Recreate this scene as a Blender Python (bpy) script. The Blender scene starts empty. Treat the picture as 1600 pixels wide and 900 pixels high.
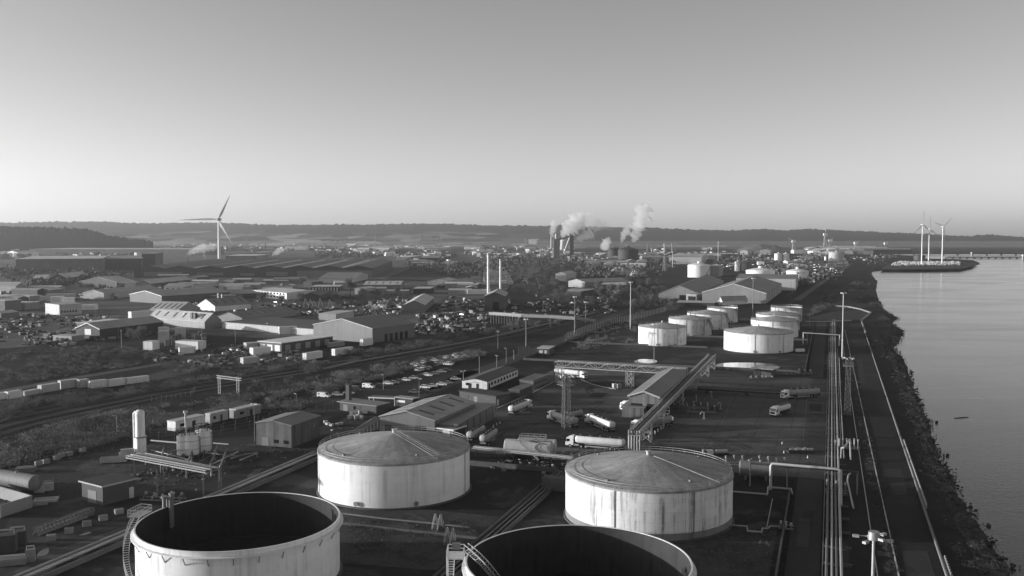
import bpy, math, random
from mathutils import Vector, noise as mnoise

# ------------------------------------------------------------------ camera, sky, sun, exposure
scn = bpy.context.scene
COL = scn.collection
F, YH, EYE = 1466.0, 368.0, 60.0          # focal length in photo pixels, horizon row, camera height
TH = math.atan((450 - YH) / F)
ST, CT = math.sin(TH), math.cos(TH)
cam = bpy.data.cameras.new('camera')
cam.sensor_width = 36.0
cam.lens = 36.0 * F / 1600.0
cam.clip_start, cam.clip_end = 1.0, 60000.0
cam_o = bpy.data.objects.new('camera', cam)
COL.objects.link(cam_o)
cam_o.location = (0, 0, EYE)
cam_o.rotation_euler = (math.pi / 2 - TH, 0, 0)
scn.camera = cam_o

SUN_EL, SUN_AZ = math.radians(6.3), math.radians(270.0)   # azimuth clockwise from the view direction: low, from the left
world = bpy.data.worlds.new('World')
scn.world = world
world.use_nodes = True
wn, wl = world.node_tree.nodes, world.node_tree.links
wn.clear()
sky = wn.new('ShaderNodeTexSky')
sky.sky_type = 'NISHITA'
sky.sun_disc = False
sky.sun_elevation, sky.sun_rotation = SUN_EL, SUN_AZ
sky.altitude, sky.air_density, sky.dust_density, sky.ozone_density = 50, 1.0, 1.1, 1.0
sep = wn.new('ShaderNodeSeparateColor')
mixg = wn.new('ShaderNodeMath'); mixg.operation = 'MULTIPLY_ADD'      # black-and-white film response
mixg.inputs[1].default_value = 1.0
mixg2 = wn.new('ShaderNodeMath'); mixg2.operation = 'MULTIPLY'
mixg2.inputs[1].default_value = 0.0
bg = wn.new('ShaderNodeBackground')
bg.inputs['Strength'].default_value = 0.142
wo = wn.new('ShaderNodeOutputWorld')
wl.new(sky.outputs[0], sep.inputs[0])
wl.new(sep.outputs[1], mixg2.inputs[0])
wl.new(sep.outputs[0], mixg.inputs[0])
wl.new(mixg2.outputs[0], mixg.inputs[2])
wl.new(mixg.outputs[0], bg.inputs['Color'])
wl.new(bg.outputs[0], wo.inputs['Surface'])

sun = bpy.data.lights.new('sun', 'SUN')
sun.energy, sun.angle, sun.color = 3.3, math.radians(0.55), (1, 1, 1)
sun_o = bpy.data.objects.new('sun', sun)
COL.objects.link(sun_o)
_d = Vector((math.sin(SUN_AZ) * math.cos(SUN_EL), math.cos(SUN_AZ) * math.cos(SUN_EL), math.sin(SUN_EL)))
sun_o.rotation_euler = _d.to_track_quat('Z', 'Y').to_euler()
sun_o.location = (-400, 0, 300)

vs = scn.view_settings
vs.view_transform, vs.look, vs.gamma, vs.use_curve_mapping = 'Standard', 'None', 1.0, False
vs.exposure = 0.8
scn.cycles.use_denoising = True
scn.cycles.max_bounces = 5
scn.cycles.diffuse_bounces = 2
scn.cycles.glossy_bounces = 2
scn.cycles.volume_bounces = 2
scn.cycles.transparent_max_bounces = 12

# ------------------------------------------------------------------ helpers
R_ = math.radians
def W(px, py, z=0.0):
    """the point of the place that the photo shows at (px, py), at height z"""
    u, v = (px - 800) / F, (py - 450) / F
    t = (EYE - z) / (ST + v * CT)
    return Vector((u * t, (CT - v * ST) * t, z))
def HT(bx, by, ty):
    """height of what rises from ground pixel (bx, by) up to pixel row ty"""
    y = W(bx, by).y
    v = (ty - 450) / F
    return y * (v * CT + ST) / (v * ST - CT) + EYE
HA = R_(18.8)                              # heading of the terminal's grid
def S(s, t, z=0.0):
    """terminal grid: s metres along the pipe track, t metres across it"""
    return Vector((s * math.sin(HA) + t * math.cos(HA), s * math.cos(HA) - t * math.sin(HA), z))
def toS(p):
    return (p[0] * math.sin(HA) + p[1] * math.cos(HA), p[0] * math.cos(HA) - p[1] * math.sin(HA))
ROTS = -HA                                 # z rotation that lines local y up with the pipe track

class MB:
    """collects shapes; build() links them as ONE mesh object"""
    def __init__(s): s.v, s.f = [], []
    def add(s, vs_, fs_):
        o = len(s.v); s.v += [tuple(p) for p in vs_]
        s.f += [tuple(i + o for i in f) for f in fs_]; return s
    def box(s, x0, y0, z0, x1, y1, z1):
        return s.add([(x0,y0,z0),(x1,y0,z0),(x1,y1,z0),(x0,y1,z0),(x0,y0,z1),(x1,y0,z1),(x1,y1,z1),(x0,y1,z1)],
                     [(0,3,2,1),(4,5,6,7),(0,1,5,4),(1,2,6,5),(2,3,7,6),(3,0,4,7)])
    def cbox(s, cx, cy, z0, sx, sy, sz, rz=0.0):
        c, n = math.cos(rz), math.sin(rz)
        P = [(a*sx/2, b*sy/2) for a, b in ((-1,-1),(1,-1),(1,1),(-1,1))]
        P = [(cx + x*c - y*n, cy + x*n + y*c) for x, y in P]
        return s.prism(P, z0, z0 + sz)
    def prism(s, P, z0, z1):
        n = len(P)
        v = [(p[0], p[1], z0) for p in P] + [(p[0], p[1], z1) for p in P]
        a = sum(P[i][0]*P[(i+1)%n][1] - P[(i+1)%n][0]*P[i][1] for i in range(n))
        if a < 0:
            v = [(p[0], p[1], z0) for p in P[::-1]] + [(p[0], p[1], z1) for p in P[::-1]]
        f = [tuple(range(n-1, -1, -1)), tuple(range(n, 2*n))]
        f += [(i, (i+1)%n, n+(i+1)%n, n+i) for i in range(n)]
        return s.add(v, f)
    def ext(s, prof, x0, x1):
        """profile in (y, z) pushed along x"""
        n = len(prof)
        v = [(x0, p[0], p[1]) for p in prof] + [(x1, p[0], p[1]) for p in prof]
        f = [tuple(range(n-1, -1, -1)), tuple(range(n, 2*n))] + [(i, (i+1)%n, n+(i+1)%n, n+i) for i in range(n)]
        return s.add(v, f)
    def beam(s, p, q, w, h=None):
        p, q = Vector(p), Vector(q); h = h or w
        d = (q - p)
        if d.length < 1e-6: return s
        d.normalize()
        up = Vector((0,0,1)) if abs(d.z) < 0.95 else Vector((0,1,0))
        a = d.cross(up).normalized() * (w/2); b = a.cross(d).normalized() * (h/2)
        v = [p-a-b, p+a-b, p+a+b, p-a+b, q-a-b, q+a-b, q+a+b, q-a+b]
        return s.add(v, [(0,3,2,1),(4,5,6,7),(0,1,5,4),(1,2,6,5),(2,3,7,6),(3,0,4,7)])
    def tube(s, pts, r, n=8, caps=True):
        pts = [Vector(p) for p in pts]; m = len(pts)
        rs = r if isinstance(r, (list, tuple)) else [r]*m
        d0 = (pts[1]-pts[0]).normalized()
        ref = Vector((0,0,1)) if abs(d0.z) < 0.9 else Vector((1,0,0))
        a = d0.cross(ref).normalized(); v = []; prev = d0
        for i in range(m):
            d = d0 if i == 0 else ((pts[i]-pts[i-1]).normalized() if i == m-1 else
                ((pts[i]-pts[i-1]).normalized() + (pts[i+1]-pts[i]).normalized()))
            if d.length < 1e-6: d = prev
            d = d.normalized()
            a = (a - d * a.dot(d))
            a = a.normalized() if a.length > 1e-6 else d.orthogonal().normalized()
            b = d.cross(a)
            k = 1.0
            if 0 < i < m-1:
                cs = max(0.5, (pts[i]-pts[i-1]).normalized().dot(d)); k = 1/cs
            for j in range(n):
                t = 2*math.pi*j/n
                v.append(pts[i] + (a*math.cos(t) + b*math.sin(t)) * rs[i] * (k if k < 1.5 else 1.2))
            prev = d
        f = []
        for i in range(m-1):
            for j in range(n):
                f.append((i*n+j, i*n+(j+1)%n, (i+1)*n+(j+1)%n, (i+1)*n+j))
        if caps: f += [tuple(range(n-1,-1,-1)), tuple(range((m-1)*n, m*n))]
        return s.add(v, f)
    def lathe(s, prof, n=32, c=(0,0,0), a0=0.0, a1=None):
        full = a1 is None; a1 = a0 + 2*math.pi if full else a1
        k = n if full else n+1; v = []
        for r, z in prof:
            for j in range(k):
                t = a0 + (a1-a0)*j/n
                v.append((c[0]+r*math.cos(t), c[1]+r*math.sin(t), c[2]+z))
        f = []
        for i in range(len(prof)-1):
            for j in range(n):
                j2 = (j+1) % k
                f.append((i*k+j, i*k+j2, (i+1)*k+j2, (i+1)*k+j))
        return s.add(v, f)
    def cyl(s, c, r, h, n=16, r2=None):
        r2 = r if r2 is None else r2
        return s.lathe([(0.001,0),(r,0),(r2,h),(0.001,h)], n, c)
    def sheet(s, P, z):
        P = [(p[0], p[1], z) for p in P]; n = len(P)
        a = sum(P[i][0]*P[(i+1)%n][1] - P[(i+1)%n][0]*P[i][1] for i in range(n))
        if a < 0: P = P[::-1]
        return s.add(P, [tuple(range(n))])
    def build(s, name, m, parent=None, w=False, smooth=None):
        me = bpy.data.meshes.new(name)
        V = s.v
        if w and parent is not None:
            l = parent.location; r = -parent.rotation_euler.z; c, n = math.cos(r), math.sin(r)
            V = [((p[0]-l.x)*c-(p[1]-l.y)*n, (p[0]-l.x)*n+(p[1]-l.y)*c, p[2]-l.z) for p in V]
        me.from_pydata(V, [], s.f)
        me.validate()
        me.materials.append(m)
        if smooth:
            me.polygons.foreach_set('use_smooth', [True]*len(me.polygons))
            me.set_sharp_from_angle(angle=R_(smooth))
        o = bpy.data.objects.new(name, me)
        COL.objects.link(o)
        if parent is not None: o.parent = parent
        return o

def tag(o, label=None, cat=None, group=None, kind=None):
    for k, x in (('label', label), ('category', cat), ('group', group), ('kind', kind)):
        if x: o[k] = x
    return o
def thing(name, label, cat, loc=(0,0,0), rz=0.0, group=None):
    o = bpy.data.objects.new(name, None)
    COL.objects.link(o)
    o.empty_display_size = 0.5
    o.location = loc; o.rotation_euler = (0, 0, rz)
    return tag(o, label, cat, group)
KIDS = {}
def copy_thing(o, loc, rz, label=None, group=None, scale=None):
    """copy of a thing with copies of its parts and sub-parts (mesh data shared)"""
    if o.name not in KIDS: KIDS[o.name] = [(c, list(c.children)) for c in o.children]
    r = o.copy(); COL.objects.link(r)
    r.location = loc; r.rotation_euler = (0, 0, rz)
    if scale: r.scale = (scale,)*3
    if label: r['label'] = label
    if group: r['group'] = group
    for c, sub in KIDS[o.name]:
        k = c.copy(); COL.objects.link(k); k.parent = r
        for g in sub:
            d = g.copy(); COL.objects.link(d); d.parent = k
    return r

# ------------------------------------------------------------------ materials (all greys: the photograph is black and white)
class NT:
    def __init__(s, name):
        s.m = bpy.data.materials.new(name); s.m.use_nodes = True
        s.n, s.l = s.m.node_tree.nodes, s.m.node_tree.links
        s.bsdf = s.n['Principled BSDF']; s.out = s.n['Material Output']
        s.tc = s.n.new('ShaderNodeTexCoord')
    def put(s, sock, x):
        if hasattr(x, 'is_output') or isinstance(x, bpy.types.NodeSocket): s.l.new(x, sock)
        else: sock.default_value = x
    def math(s, op, a, b=0.0, c=None, clamp=False):
        k = s.n.new('ShaderNodeMath'); k.operation = op; k.use_clamp = clamp
        s.put(k.inputs[0], a); s.put(k.inputs[1], b)
        if c is not None: s.put(k.inputs[2], c)
        return k.outputs[0]
    def coord(s, scale=(1,1,1), kind='Object', rz=0.0):
        k = s.n.new('ShaderNodeMapping'); k.inputs['Scale'].default_value = scale
        k.inputs['Rotation'].default_value = (0, 0, rz)
        s.l.new(s.tc.outputs[kind], k.inputs[0]); return k.outputs[0]
    def noise(s, scale, vec=None, det=4.0, rough=0.55, dist=0.0):
        k = s.n.new('ShaderNodeTexNoise'); k.inputs['Scale'].default_value = scale
        k.inputs['Detail'].default_value = det; k.inputs['Roughness'].default_value = rough
        k.inputs['Distortion'].default_value = dist
        s.l.new(vec if vec is not None else s.tc.outputs['Object'], k.inputs['Vector']); return k.outputs['Fac']
    def voro(s, scale, vec=None, feature='F1', out='Color'):
        k = s.n.new('ShaderNodeTexVoronoi'); k.inputs['Scale'].default_value = scale; k.feature = feature
        s.l.new(vec if vec is not None else s.tc.outputs['Object'], k.inputs['Vector']); return k.outputs[out]
    def ramp(s, x, lo, hi, a=0.0, b=1.0):
        k = s.n.new('ShaderNodeMapRange'); k.interpolation_type = 'SMOOTHSTEP'
        s.put(k.inputs[0], x); s.put(k.inputs[1], lo); s.put(k.inputs[2], hi); s.put(k.inputs[3], a); s.put(k.inputs[4], b)
        return k.outputs[0]
    def sepxyz(s, vec):
        k = s.n.new('ShaderNodeSeparateXYZ'); s.l.new(vec, k.inputs[0]); return k.outputs
    def white(s, x):
        k = s.n.new('ShaderNodeTexWhiteNoise'); k.noise_dimensions = '1D'; s.put(k.inputs['W'], x); return k.outputs['Value']
    def mix(s, f, a, b):
        k = s.n.new('ShaderNodeMix'); k.data_type = 'FLOAT'
        s.put(k.inputs[0], f); s.put(k.inputs[2], a); s.put(k.inputs[3], b); return k.outputs[0]
    def bump(s, h, strength=0.3, dist=0.05):
        k = s.n.new('ShaderNodeBump'); k.inputs['Strength'].default_value = strength; k.inputs['Distance'].default_value = dist
        s.put(k.inputs['Height'], h); s.l.new(k.outputs[0], s.bsdf.inputs['Normal'])
    def col(s, x): s.put(s.bsdf.inputs['Base Color'], x if not isinstance(x, (int, float)) else (x, x, x, 1))
    def done(s, rough=0.85, metal=0.0, spec=0.3):
        s.put(s.bsdf.inputs['Roughness'], rough); s.bsdf.inputs['Metallic'].default_value = metal
        s.bsdf.inputs['Specular IOR Level'].default_value = spec
        return s.m
MATS = {}
def mat(name, c, rough=0.85, var=0.25, scale=0.6, streak=0.0, panel=0.0, pw=1.0, rib=0.0, metal=0.0, spec=0.3, rnd=0.0, fine=0.12, spots=0.0, plates=0.0, radial=0.0):
    """grey surface: cloudy wear, optional vertical stains, sheet-to-sheet tone changes and corrugation"""
    if name in MATS: return MATS[name]
    t = NT(name)
    n1 = t.noise(scale, det=5.0); n2 = t.noise(scale*9, det=3.0)
    f = t.math('MULTIPLY_ADD', t.math('SUBTRACT', n1, 0.5), 2.4*var, 1.0)
    f = t.math('MULTIPLY_ADD', t.math('SUBTRACT', n2, 0.5), 2.0*fine, f)
    if streak:
        k = t.noise(1.0, t.coord((1.1, 1.1, 0.05)), det=5.0, rough=0.7)
        k2 = t.noise(0.35, det=3.0)
        d = t.math('MULTIPLY', t.ramp(k, 0.47, 0.70), t.ramp(k2, 0.32, 0.60))
        f = t.math('MULTIPLY', f, t.math('MULTIPLY_ADD', d, -streak, 1.0))
    if spots:
        k = t.noise(scale*4.5, det=6.0, rough=0.7)
        f = t.math('MULTIPLY', f, t.math('MULTIPLY_ADD', t.ramp(k, 0.55, 0.68), -spots, 1.0))
    if plates or radial:
        xyz = t.sepxyz(t.tc.outputs['Object'])
        ang = t.math('ARCTAN2', xyz[1], xyz[0])
        cv = t.n.new('ShaderNodeCombineXYZ')
    if plates:
        t.put(cv.inputs[0], t.math('MULTIPLY', ang, 17.5)); t.put(cv.inputs[1], xyz[2])
        b = t.n.new('ShaderNodeTexBrick'); t.l.new(cv.outputs[0], b.inputs['Vector'])
        b.inputs['Scale'].default_value = 1.0; b.inputs['Mortar Size'].default_value = .035; b.inputs['Mortar Smooth'].default_value = .6
        b.inputs['Brick Width'].default_value = 7.3; b.inputs['Row Height'].default_value = 1.95
        for k_, v_ in (('Color1', 1.0+plates*.25), ('Color2', 1.0-plates*.35), ('Mortar', 1.0-plates)): b.inputs[k_].default_value = (v_, v_, v_, 1)
        f = t.math('MULTIPLY', f, b.outputs['Color'])
    if radial:
        rr = t.math('SQRT', t.math('ADD', t.math('POWER', xyz[0], 2.0), t.math('POWER', xyz[1], 2.0)))
        t.put(cv.inputs[0], t.math('MULTIPLY', ang, 7.0)); t.put(cv.inputs[1], t.math('MULTIPLY', rr, .12))
        k = t.noise(1.0, cv.outputs[0], det=5.0, rough=.7)
        f = t.math('MULTIPLY', f, t.math('MULTIPLY_ADD', t.ramp(k, .38, .66), radial, 1.0-radial*.6))
        seg = t.math('FRACT', t.math('MULTIPLY', ang, 24/6.28319))
        f = t.math('MULTIPLY', f, t.math('MULTIPLY_ADD', t.ramp(seg, .0, .05), .14, .86))
    if panel or rib:
        x = t.sepxyz(t.tc.outputs['Object'])
        q = t.math('MULTIPLY_ADD', x[1], 1.0, x[0])
    if panel:
        p = t.white(t.math('FLOOR', t.math('DIVIDE', q, pw)))
        f = t.math('MULTIPLY', f, t.math('MULTIPLY_ADD', t.math('SUBTRACT', p, 0.5), panel*2, 1.0))
    if rnd:
        oi = t.n.new('ShaderNodeObjectInfo')
        f = t.math('MULTIPLY', f, t.math('MULTIPLY_ADD', t.math('SUBTRACT', oi.outputs['Random'], 0.5), rnd*2, 1.0))
    t.col(t.math('MULTIPLY', f, c, clamp=True))
    if rib: t.bump(t.math('SINE', t.math('MULTIPLY', q, 2*math.pi/0.35)), rib, 0.04)
    MATS[name] = t.done(rough, metal, spec)
    return MATS[name]

M_WHITE  = mat('white_paint', 0.78, 0.5, 0.08, 0.5, streak=0.25)
M_TANK   = mat('tank_paint', 0.80, 0.55, 0.10, 0.15, streak=0.30, fine=0.05, plates=.10)
M_TANKST = mat('stained_tank_paint', 0.78, 0.6, 0.16, 0.2, streak=0.74, fine=0.07, plates=.24)
M_TANKDK = mat('streaked_grey_tank_paint', 0.55, 0.65, 0.3, 0.12, streak=0.75, fine=0.08)
M_TROOF  = mat('weathered_tank_roof', 0.34, 0.75, 0.40, 0.22, spots=0.55, fine=0.3, radial=.28)
M_TROOF2 = mat('pale_tank_roof', 0.40, 0.75, 0.25, 0.3, spots=0.3, fine=0.15, radial=.3)
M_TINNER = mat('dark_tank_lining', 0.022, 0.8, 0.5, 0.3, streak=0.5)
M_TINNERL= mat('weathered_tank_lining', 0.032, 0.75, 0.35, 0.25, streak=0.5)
M_RAIL   = mat('galvanised_rail', 0.42, 0.5, 0.1, 1.0, metal=0.3)
M_STEEL  = mat('grey_steel', 0.22, 0.55, 0.2, 0.8, metal=0.3)
M_DSTEEL = mat('dark_steel', 0.06, 0.6, 0.3, 0.8, metal=0.2)
M_PIPE   = mat('pale_pipe', 0.42, 0.5, 0.2, 0.4, metal=0.2, spots=0.2)
M_DPIPE  = mat('dull_pipe', 0.14, 0.55, 0.3, 0.4, metal=0.2)
M_CONC   = mat('concrete', 0.26, 0.9, 0.25, 0.4, spots=0.3)
M_DCONC  = mat('dark_concrete', 0.10, 0.9, 0.3, 0.35, spots=0.3)
M_BRICK  = mat('brick', 0.12, 0.9, 0.2, 0.8)
M_GLASS  = mat('dark_glass', 0.02, 0.12, 0.1, 1.0, spec=0.6)
M_RUBBER = mat('rubber', 0.025, 0.9, 0.2, 2.0)
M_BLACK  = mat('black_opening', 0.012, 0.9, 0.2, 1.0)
# ------------------------------------------------------------------ setting: land, water, hills
WATER_Z = -4.0
def g(px, py): return W(px, py)
# shoreline (foot of the rock slope), near to far, in photo pixels at the water's height
SHORE = [(1640,980),(1590,900),(1560,850),(1522,800),(1492,745),(1470,700),(1457,660),(1442,628),(1428,591),(1416,562),(1400,545),(1407,536),
         (1413,527),(1415,517),(1396,507),(1406,498),(1384,485),(1379,474),(1367,459),(1372,448),(1373,440),(1366,432),(1364,425),(1384,421.8),
         (1440,422),(1500,421.5),(1520,417.5),(1533,412.5),(1529,409),(1490,407),(1450,406),(1440,402),(1400,400),(1360,398.5),(1330,397.6),(1420,396.6),(1520,396),(1640,395.4),(1700,395)]
shore = [W(x, y, WATER_Z) for x, y in SHORE]
# extend behind the camera along the terminal grid
back = shore[0] + (S(-260, 0) - S(0, 0))
line = [Vector((back.x, back.y, WATER_Z))] + shore
# refine the line with wiggles so that the bank is ragged
random.seed(3)
fine = []
for a, b in zip(line[:-1], line[1:]):
    L = (b - a).length; d = min(a.y, b.y)
    step = max(2.5, 0.01 * abs(a.y)); k = max(1, int(L / step))
    nrm = Vector((-(b-a).y, (b-a).x, 0)).normalized() if L > 0 else Vector((0,0,0))
    for i in range(k):
        p = a.lerp(b, i / k)
        amp = min(3.0, 0.9 + abs(p.y) * 0.0006)
        fine.append(p + nrm * (mnoise.noise(p * 0.13) * amp + mnoise.noise(p * 0.5) * 0.5 * amp))
fine.append(line[-1])
# top edge of the bank: inland of the foot
def inland(i, wdt):
    a, b = fine[max(0, i-3)], fine[min(len(fine)-1, i+3)]
    d = (b - a).normalized(); return Vector((-d.y, d.x, 0)) * wdt
top = []
for i, p in enumerate(fine):
    w_ = 8.5 if p.y < 1500 else 14
    q = p + inland(i, w_); q.z = 0.0
    top.append(q)
# fold-free: keep the top line only where it moves on
keep = [0]
for i in range(1, len(top)):
    d_foot = fine[i] - fine[keep[-1]]; d_top = top[i] - top[keep[-1]]
    if d_top.dot(d_foot) > 0: keep.append(i)
topk = [top[i] for i in keep]; footk = [fine[i] for i in keep]

t = NT('rough_ground')
a = t.noise(0.012, det=6.0, rough=0.6); b = t.noise(0.06, det=5.0, rough=0.65); c = t.noise(0.9, det=4.0, rough=0.7)
v = t.math('MULTIPLY_ADD', t.ramp(a, 0.35, 0.68), 0.020, 0.012)
v = t.math('ADD', v, t.math('MULTIPLY', t.ramp(b, 0.48, 0.72), 0.022))
v = t.math('MULTIPLY', v, t.math('MULTIPLY_ADD', t.ramp(c, 0.25, 0.75), 0.9, 0.55))
t.col(v); t.bump(c, 0.6, 0.3)
M_GROUND = t.done(0.95, spec=0.1)
far_y = 15500.0
mb = MB()
poly = [(-14000, -260), (topk[0].x, -260)] + [(p.x, p.y) for p in topk] + [(14000, topk[-1].y), (14000, far_y), (-14000, far_y)]
from mathutils.geometry import tessellate_polygon
tri = tessellate_polygon([[Vector((x, y, 0)) for x, y in poly]])
V = [(x, y, 0.0) for x, y in poly]
mb.add(V, [tuple(f) for f in tri])
gd = mb.build('ground', M_GROUND)
import bmesh
bm = bmesh.new(); bm.from_mesh(gd.data)
for f in bm.faces:
    if f.normal.z < 0: f.normal_flip()
bm.to_mesh(gd.data); bm.free()
tag(gd, kind='structure')

# rock slope between land and water, with loose boulders on it
t = NT('rock_slope')
n1 = t.noise(0.9, det=6.0, rough=0.7); n2 = t.voro(0.75, out='Distance'); n3 = t.noise(0.07, det=3)
v = t.math('MULTIPLY_ADD', t.ramp(n1, 0.35, 0.75), 0.13, 0.035)
v = t.math('MULTIPLY', v, t.ramp(n3, 0.3, 0.7, 0.55, 1.5))
t.col(v); t.bump(t.math('ADD', n1, n2), 1.0, 0.8)
M_ROCK = t.done(0.9, spec=0.2)
mb = MB(); nr = 7
vv = []
for i, (a_, b_) in enumerate(zip(topk, footk)):
    for j in range(nr):
        f_ = j / (nr - 1)
        p = a_.lerp(b_, f_); p.z = -0.05 + (WATER_Z - 0.5) * f_ ** 0.8
        if j == 0: p = a_.copy() + (a_ - b_) * 0.05; p.z = -0.02
        else:
            q = p * 0.45
            p.z += mnoise.noise(Vector((q.x, q.y, 3.1))) * 0.35 + mnoise.noise(Vector((q.x * 3, q.y * 3, 1.1))) * 0.2
        if j == nr - 1: p.z = WATER_Z - 1.2; p += (b_ - a_) * 0.12; p.z = WATER_Z - 1.2
        vv.append(p)
ff = []
for i in range(len(topk) - 1):
    for j in range(nr - 1):
        ff.append((i*nr+j, i*nr+j+1, (i+1)*nr+j+1, (i+1)*nr+j))
mb.add(vv, ff)
bank = mb.build('shore', M_ROCK); tag(bank, kind='structure')
bm = bmesh.new(); bm.from_mesh(bank.data)
for f in bm.faces:
    if f.normal.z < 0: f.normal_flip()
bm.to_mesh(bank.data); bm.free()
random.seed(8)
def rock(mb, p, r, seed):
    pts = []; rnd = random.Random(seed)
    for z, k in ((-0.6, 0.7), (0.0, 1.0), (0.55, 0.62)):
        for j in range(6):
            th = j * math.pi / 3 + rnd.uniform(-.3, .3); q = r * k * rnd.uniform(.75, 1.2)
            pts.append((p[0] + q*math.cos(th), p[1] + q*math.sin(th), p[2] + z*r*rnd.uniform(.7, 1.1)))
    f = [tuple(range(12, 18))]
    for i in (0, 6):
        f += [(i+j, i+(j+1) % 6, i+6+(j+1) % 6, i+6+j) for j in range(6)]
    mb.add(pts, f)
mb = MB()
for i in range(len(topk)):
    if topk[i].y > 900 or topk[i].y < 90: continue
    for _ in range(16):
        f_ = random.uniform(.0, .93)
        p = topk[i].lerp(footk[i], f_) + Vector((random.uniform(-1.5,1.5), random.uniform(-1.5,1.5), 0))
        rock(mb, (p.x, p.y, (WATER_Z) * max(0, f_) ** .8 + 0.05), random.choice((.12,.16,.2,.26,.3,.55))*random.uniform(.8,1.2), random.random())
tag(mb.build('shore_rocks', M_ROCK), 'dark loose boulders heaped along the estuary bank', 'rocks', kind='stuff')

# water
t = NT('estuary_water')
w1 = t.noise(0.5, t.coord((1.0, 1.7, 1), rz=.35), det=5.0, rough=0.65, dist=.6); w2 = t.noise(0.012, t.coord((0.6, 1.5, 1), rz=-.4), det=5.0, dist=1.0)
t.col(t.ramp(w2, 0.3, 0.75, 0.034, 0.062)); t.bump(t.math('MULTIPLY_ADD', w2, 2.0, w1), 0.13, 0.5)
t.bsdf.inputs['IOR'].default_value = 1.33
M_WATER = t.done(t.ramp(w2, 0.35, 0.7, 0.07, 0.16), spec=0.5)
mb = MB(); mb.sheet([(-200, -400), (14000, -400), (14000, 13000), (-200, 13000)], WATER_Z)
tag(mb.build('water', M_WATER), kind='structure')

# hills on the skyline
t = NT('hillside')
cells = t.voro(0.0062, t.coord((1, 0.55, 1), rz=.3), out='Color')
cs = t.n.new('ShaderNodeSeparateColor'); t.l.new(cells, cs.inputs[0])
wd = t.noise(0.0016, t.coord((1, 0.5, 1)), det=6.0, rough=0.65)
ed = t.noise(0.02, det=3.0)
pos_ = t.sepxyz(t.tc.outputs['Object']); z = pos_[2]
low = t.ramp(t.math('MULTIPLY_ADD', t.math('SUBTRACT', wd, 0.5), 150.0, z), 100.0, 60.0)
low = t.math('MULTIPLY', low, t.math('MULTIPLY', t.ramp(pos_[0], 700.0, -300.0), t.ramp(pos_[1], 4900.0, 5300.0)))
fld = t.math('MULTIPLY_ADD', t.math('POWER', cs.outputs[0], 3.0), 0.30, 0.012)
v = t.mix(low, 0.009, fld)
t.col(t.math('MULTIPLY', v, t.ramp(ed, .3, .7, .8, 1.2)))
M_HILL = t.done(0.95, spec=0.0)
SKYLINE = [(-120,347),(-60,348),(0,348),(90,346.5),(160,346),(215,348.5),(250,349),(300,347.5),(345,348),(400,350),(430,351.5),(500,351),(545,350.5),
  (570,350.5),(630,349.5),(700,349.5),(730,351),(760,352.5),(800,352.5),(850,353),(880,351),(905,353),(960,355),(1010,355.5),(1060,358),(1110,359.5),
  (1150,359.5),(1195,357),(1225,360),(1260,357.5),(1300,359),(1380,363),(1430,364.5),(1480,367.5),(1505,369),(1540,366.5),(1570,368),(1590,369.5),(1620,371),(1720,371)]
def interp(tab, x):
    for (x0, y0), (x1, y1) in zip(tab[:-1], tab[1:]):
        if x0 <= x <= x1: return y0 + (y1-y0)*(x-x0)/(x1-x0)
    return tab[0][1] if x < tab[0][0] else tab[-1][1]
def ridge(name, tab, x0, x1, n, d_foot, d_top, d_back, rough, seed, base=0.0):
    mb = MB(); rows = [0, .12, .25, .4, .55, .7, .82, .92, 1.0, 1.06, 1.3]
    vv = []
    for i in range(n + 1):
        px = x0 + (x1 - x0) * i / n
        u = (px - 800) / F
        ang = mnoise.noise(Vector((px * 0.013, seed, 0)))
        dt = d_top * (1 + 0.06 * ang)
        zt = EYE + (YH - interp(tab, px)) * dt / F
        for f_ in rows:
            d = d_foot + (dt - d_foot) * f_ if f_ <= 1 else dt + (d_back - dt) * (f_ - 1) / 0.3
            k = f_ if f_ <= 1 else 1 - 0.9 * ((f_ - 1) / 0.3) ** 1.5
            k = k ** 1.15 if f_ <= 1 else k
            p = Vector((u * d, d, 0))
            zz = base + (zt - base) * k
            zz += zt * 0.12 * mnoise.noise(Vector((p.x*.0011, p.y*.0011, seed))) * math.sin(min(1, f_)*math.pi)
            if .7 < f_ < 1.1: zz += rough * mnoise.noise(Vector((px*.9, f_*7, seed))) + rough*.6*mnoise.noise(Vector((px*.25, 4.2, seed)))
            p.z = max(zz, -2.0) if f_ > 0 else -2.0
            vv.append(p)
    m = len(rows)
    ff = [(i*m+j, (i+1)*m+j, (i+1)*m+j+1, i*m+j+1) for i in range(n) for j in range(m-1)]
    mb.add(vv, ff)
    return tag(mb.build(name, M_HILL, smooth=60), kind='structure')
ridge('hills', SKYLINE, -120, 1720, 900, 5600, 8200, 10500, 10.0, 1.7)
ridge('near_hill', [(-120,352),(0,353.5),(60,355),(115,356.5),(132,357),(150,361),(163,366),(185,370),(215,374),(240,377)], -120, 240, 220, 3000, 3700, 4600, 9.0, 6.1)

# the air: pale haze over the whole place
mb = MB(); mb.box(-13000, -240, -5.2, 13000, 12200, 235)
mh = bpy.data.materials.new('haze'); mh.use_nodes = True
mh.node_tree.nodes.clear()
vo = mh.node_tree.nodes.new('ShaderNodeVolumePrincipled')
vo.inputs['Color'].default_value = (1, 1, 1, 1)
vo.inputs['Density'].default_value = 0.000047
vo.inputs['Anisotropy'].default_value = 0.42
om = mh.node_tree.nodes.new('ShaderNodeOutputMaterial')
mh.node_tree.links.new(vo.outputs[0], om.inputs['Volume'])
hz = mb.build('haze', mh); tag(hz, 'thin pale winter haze over the whole estuary', 'haze', kind='stuff')

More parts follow.
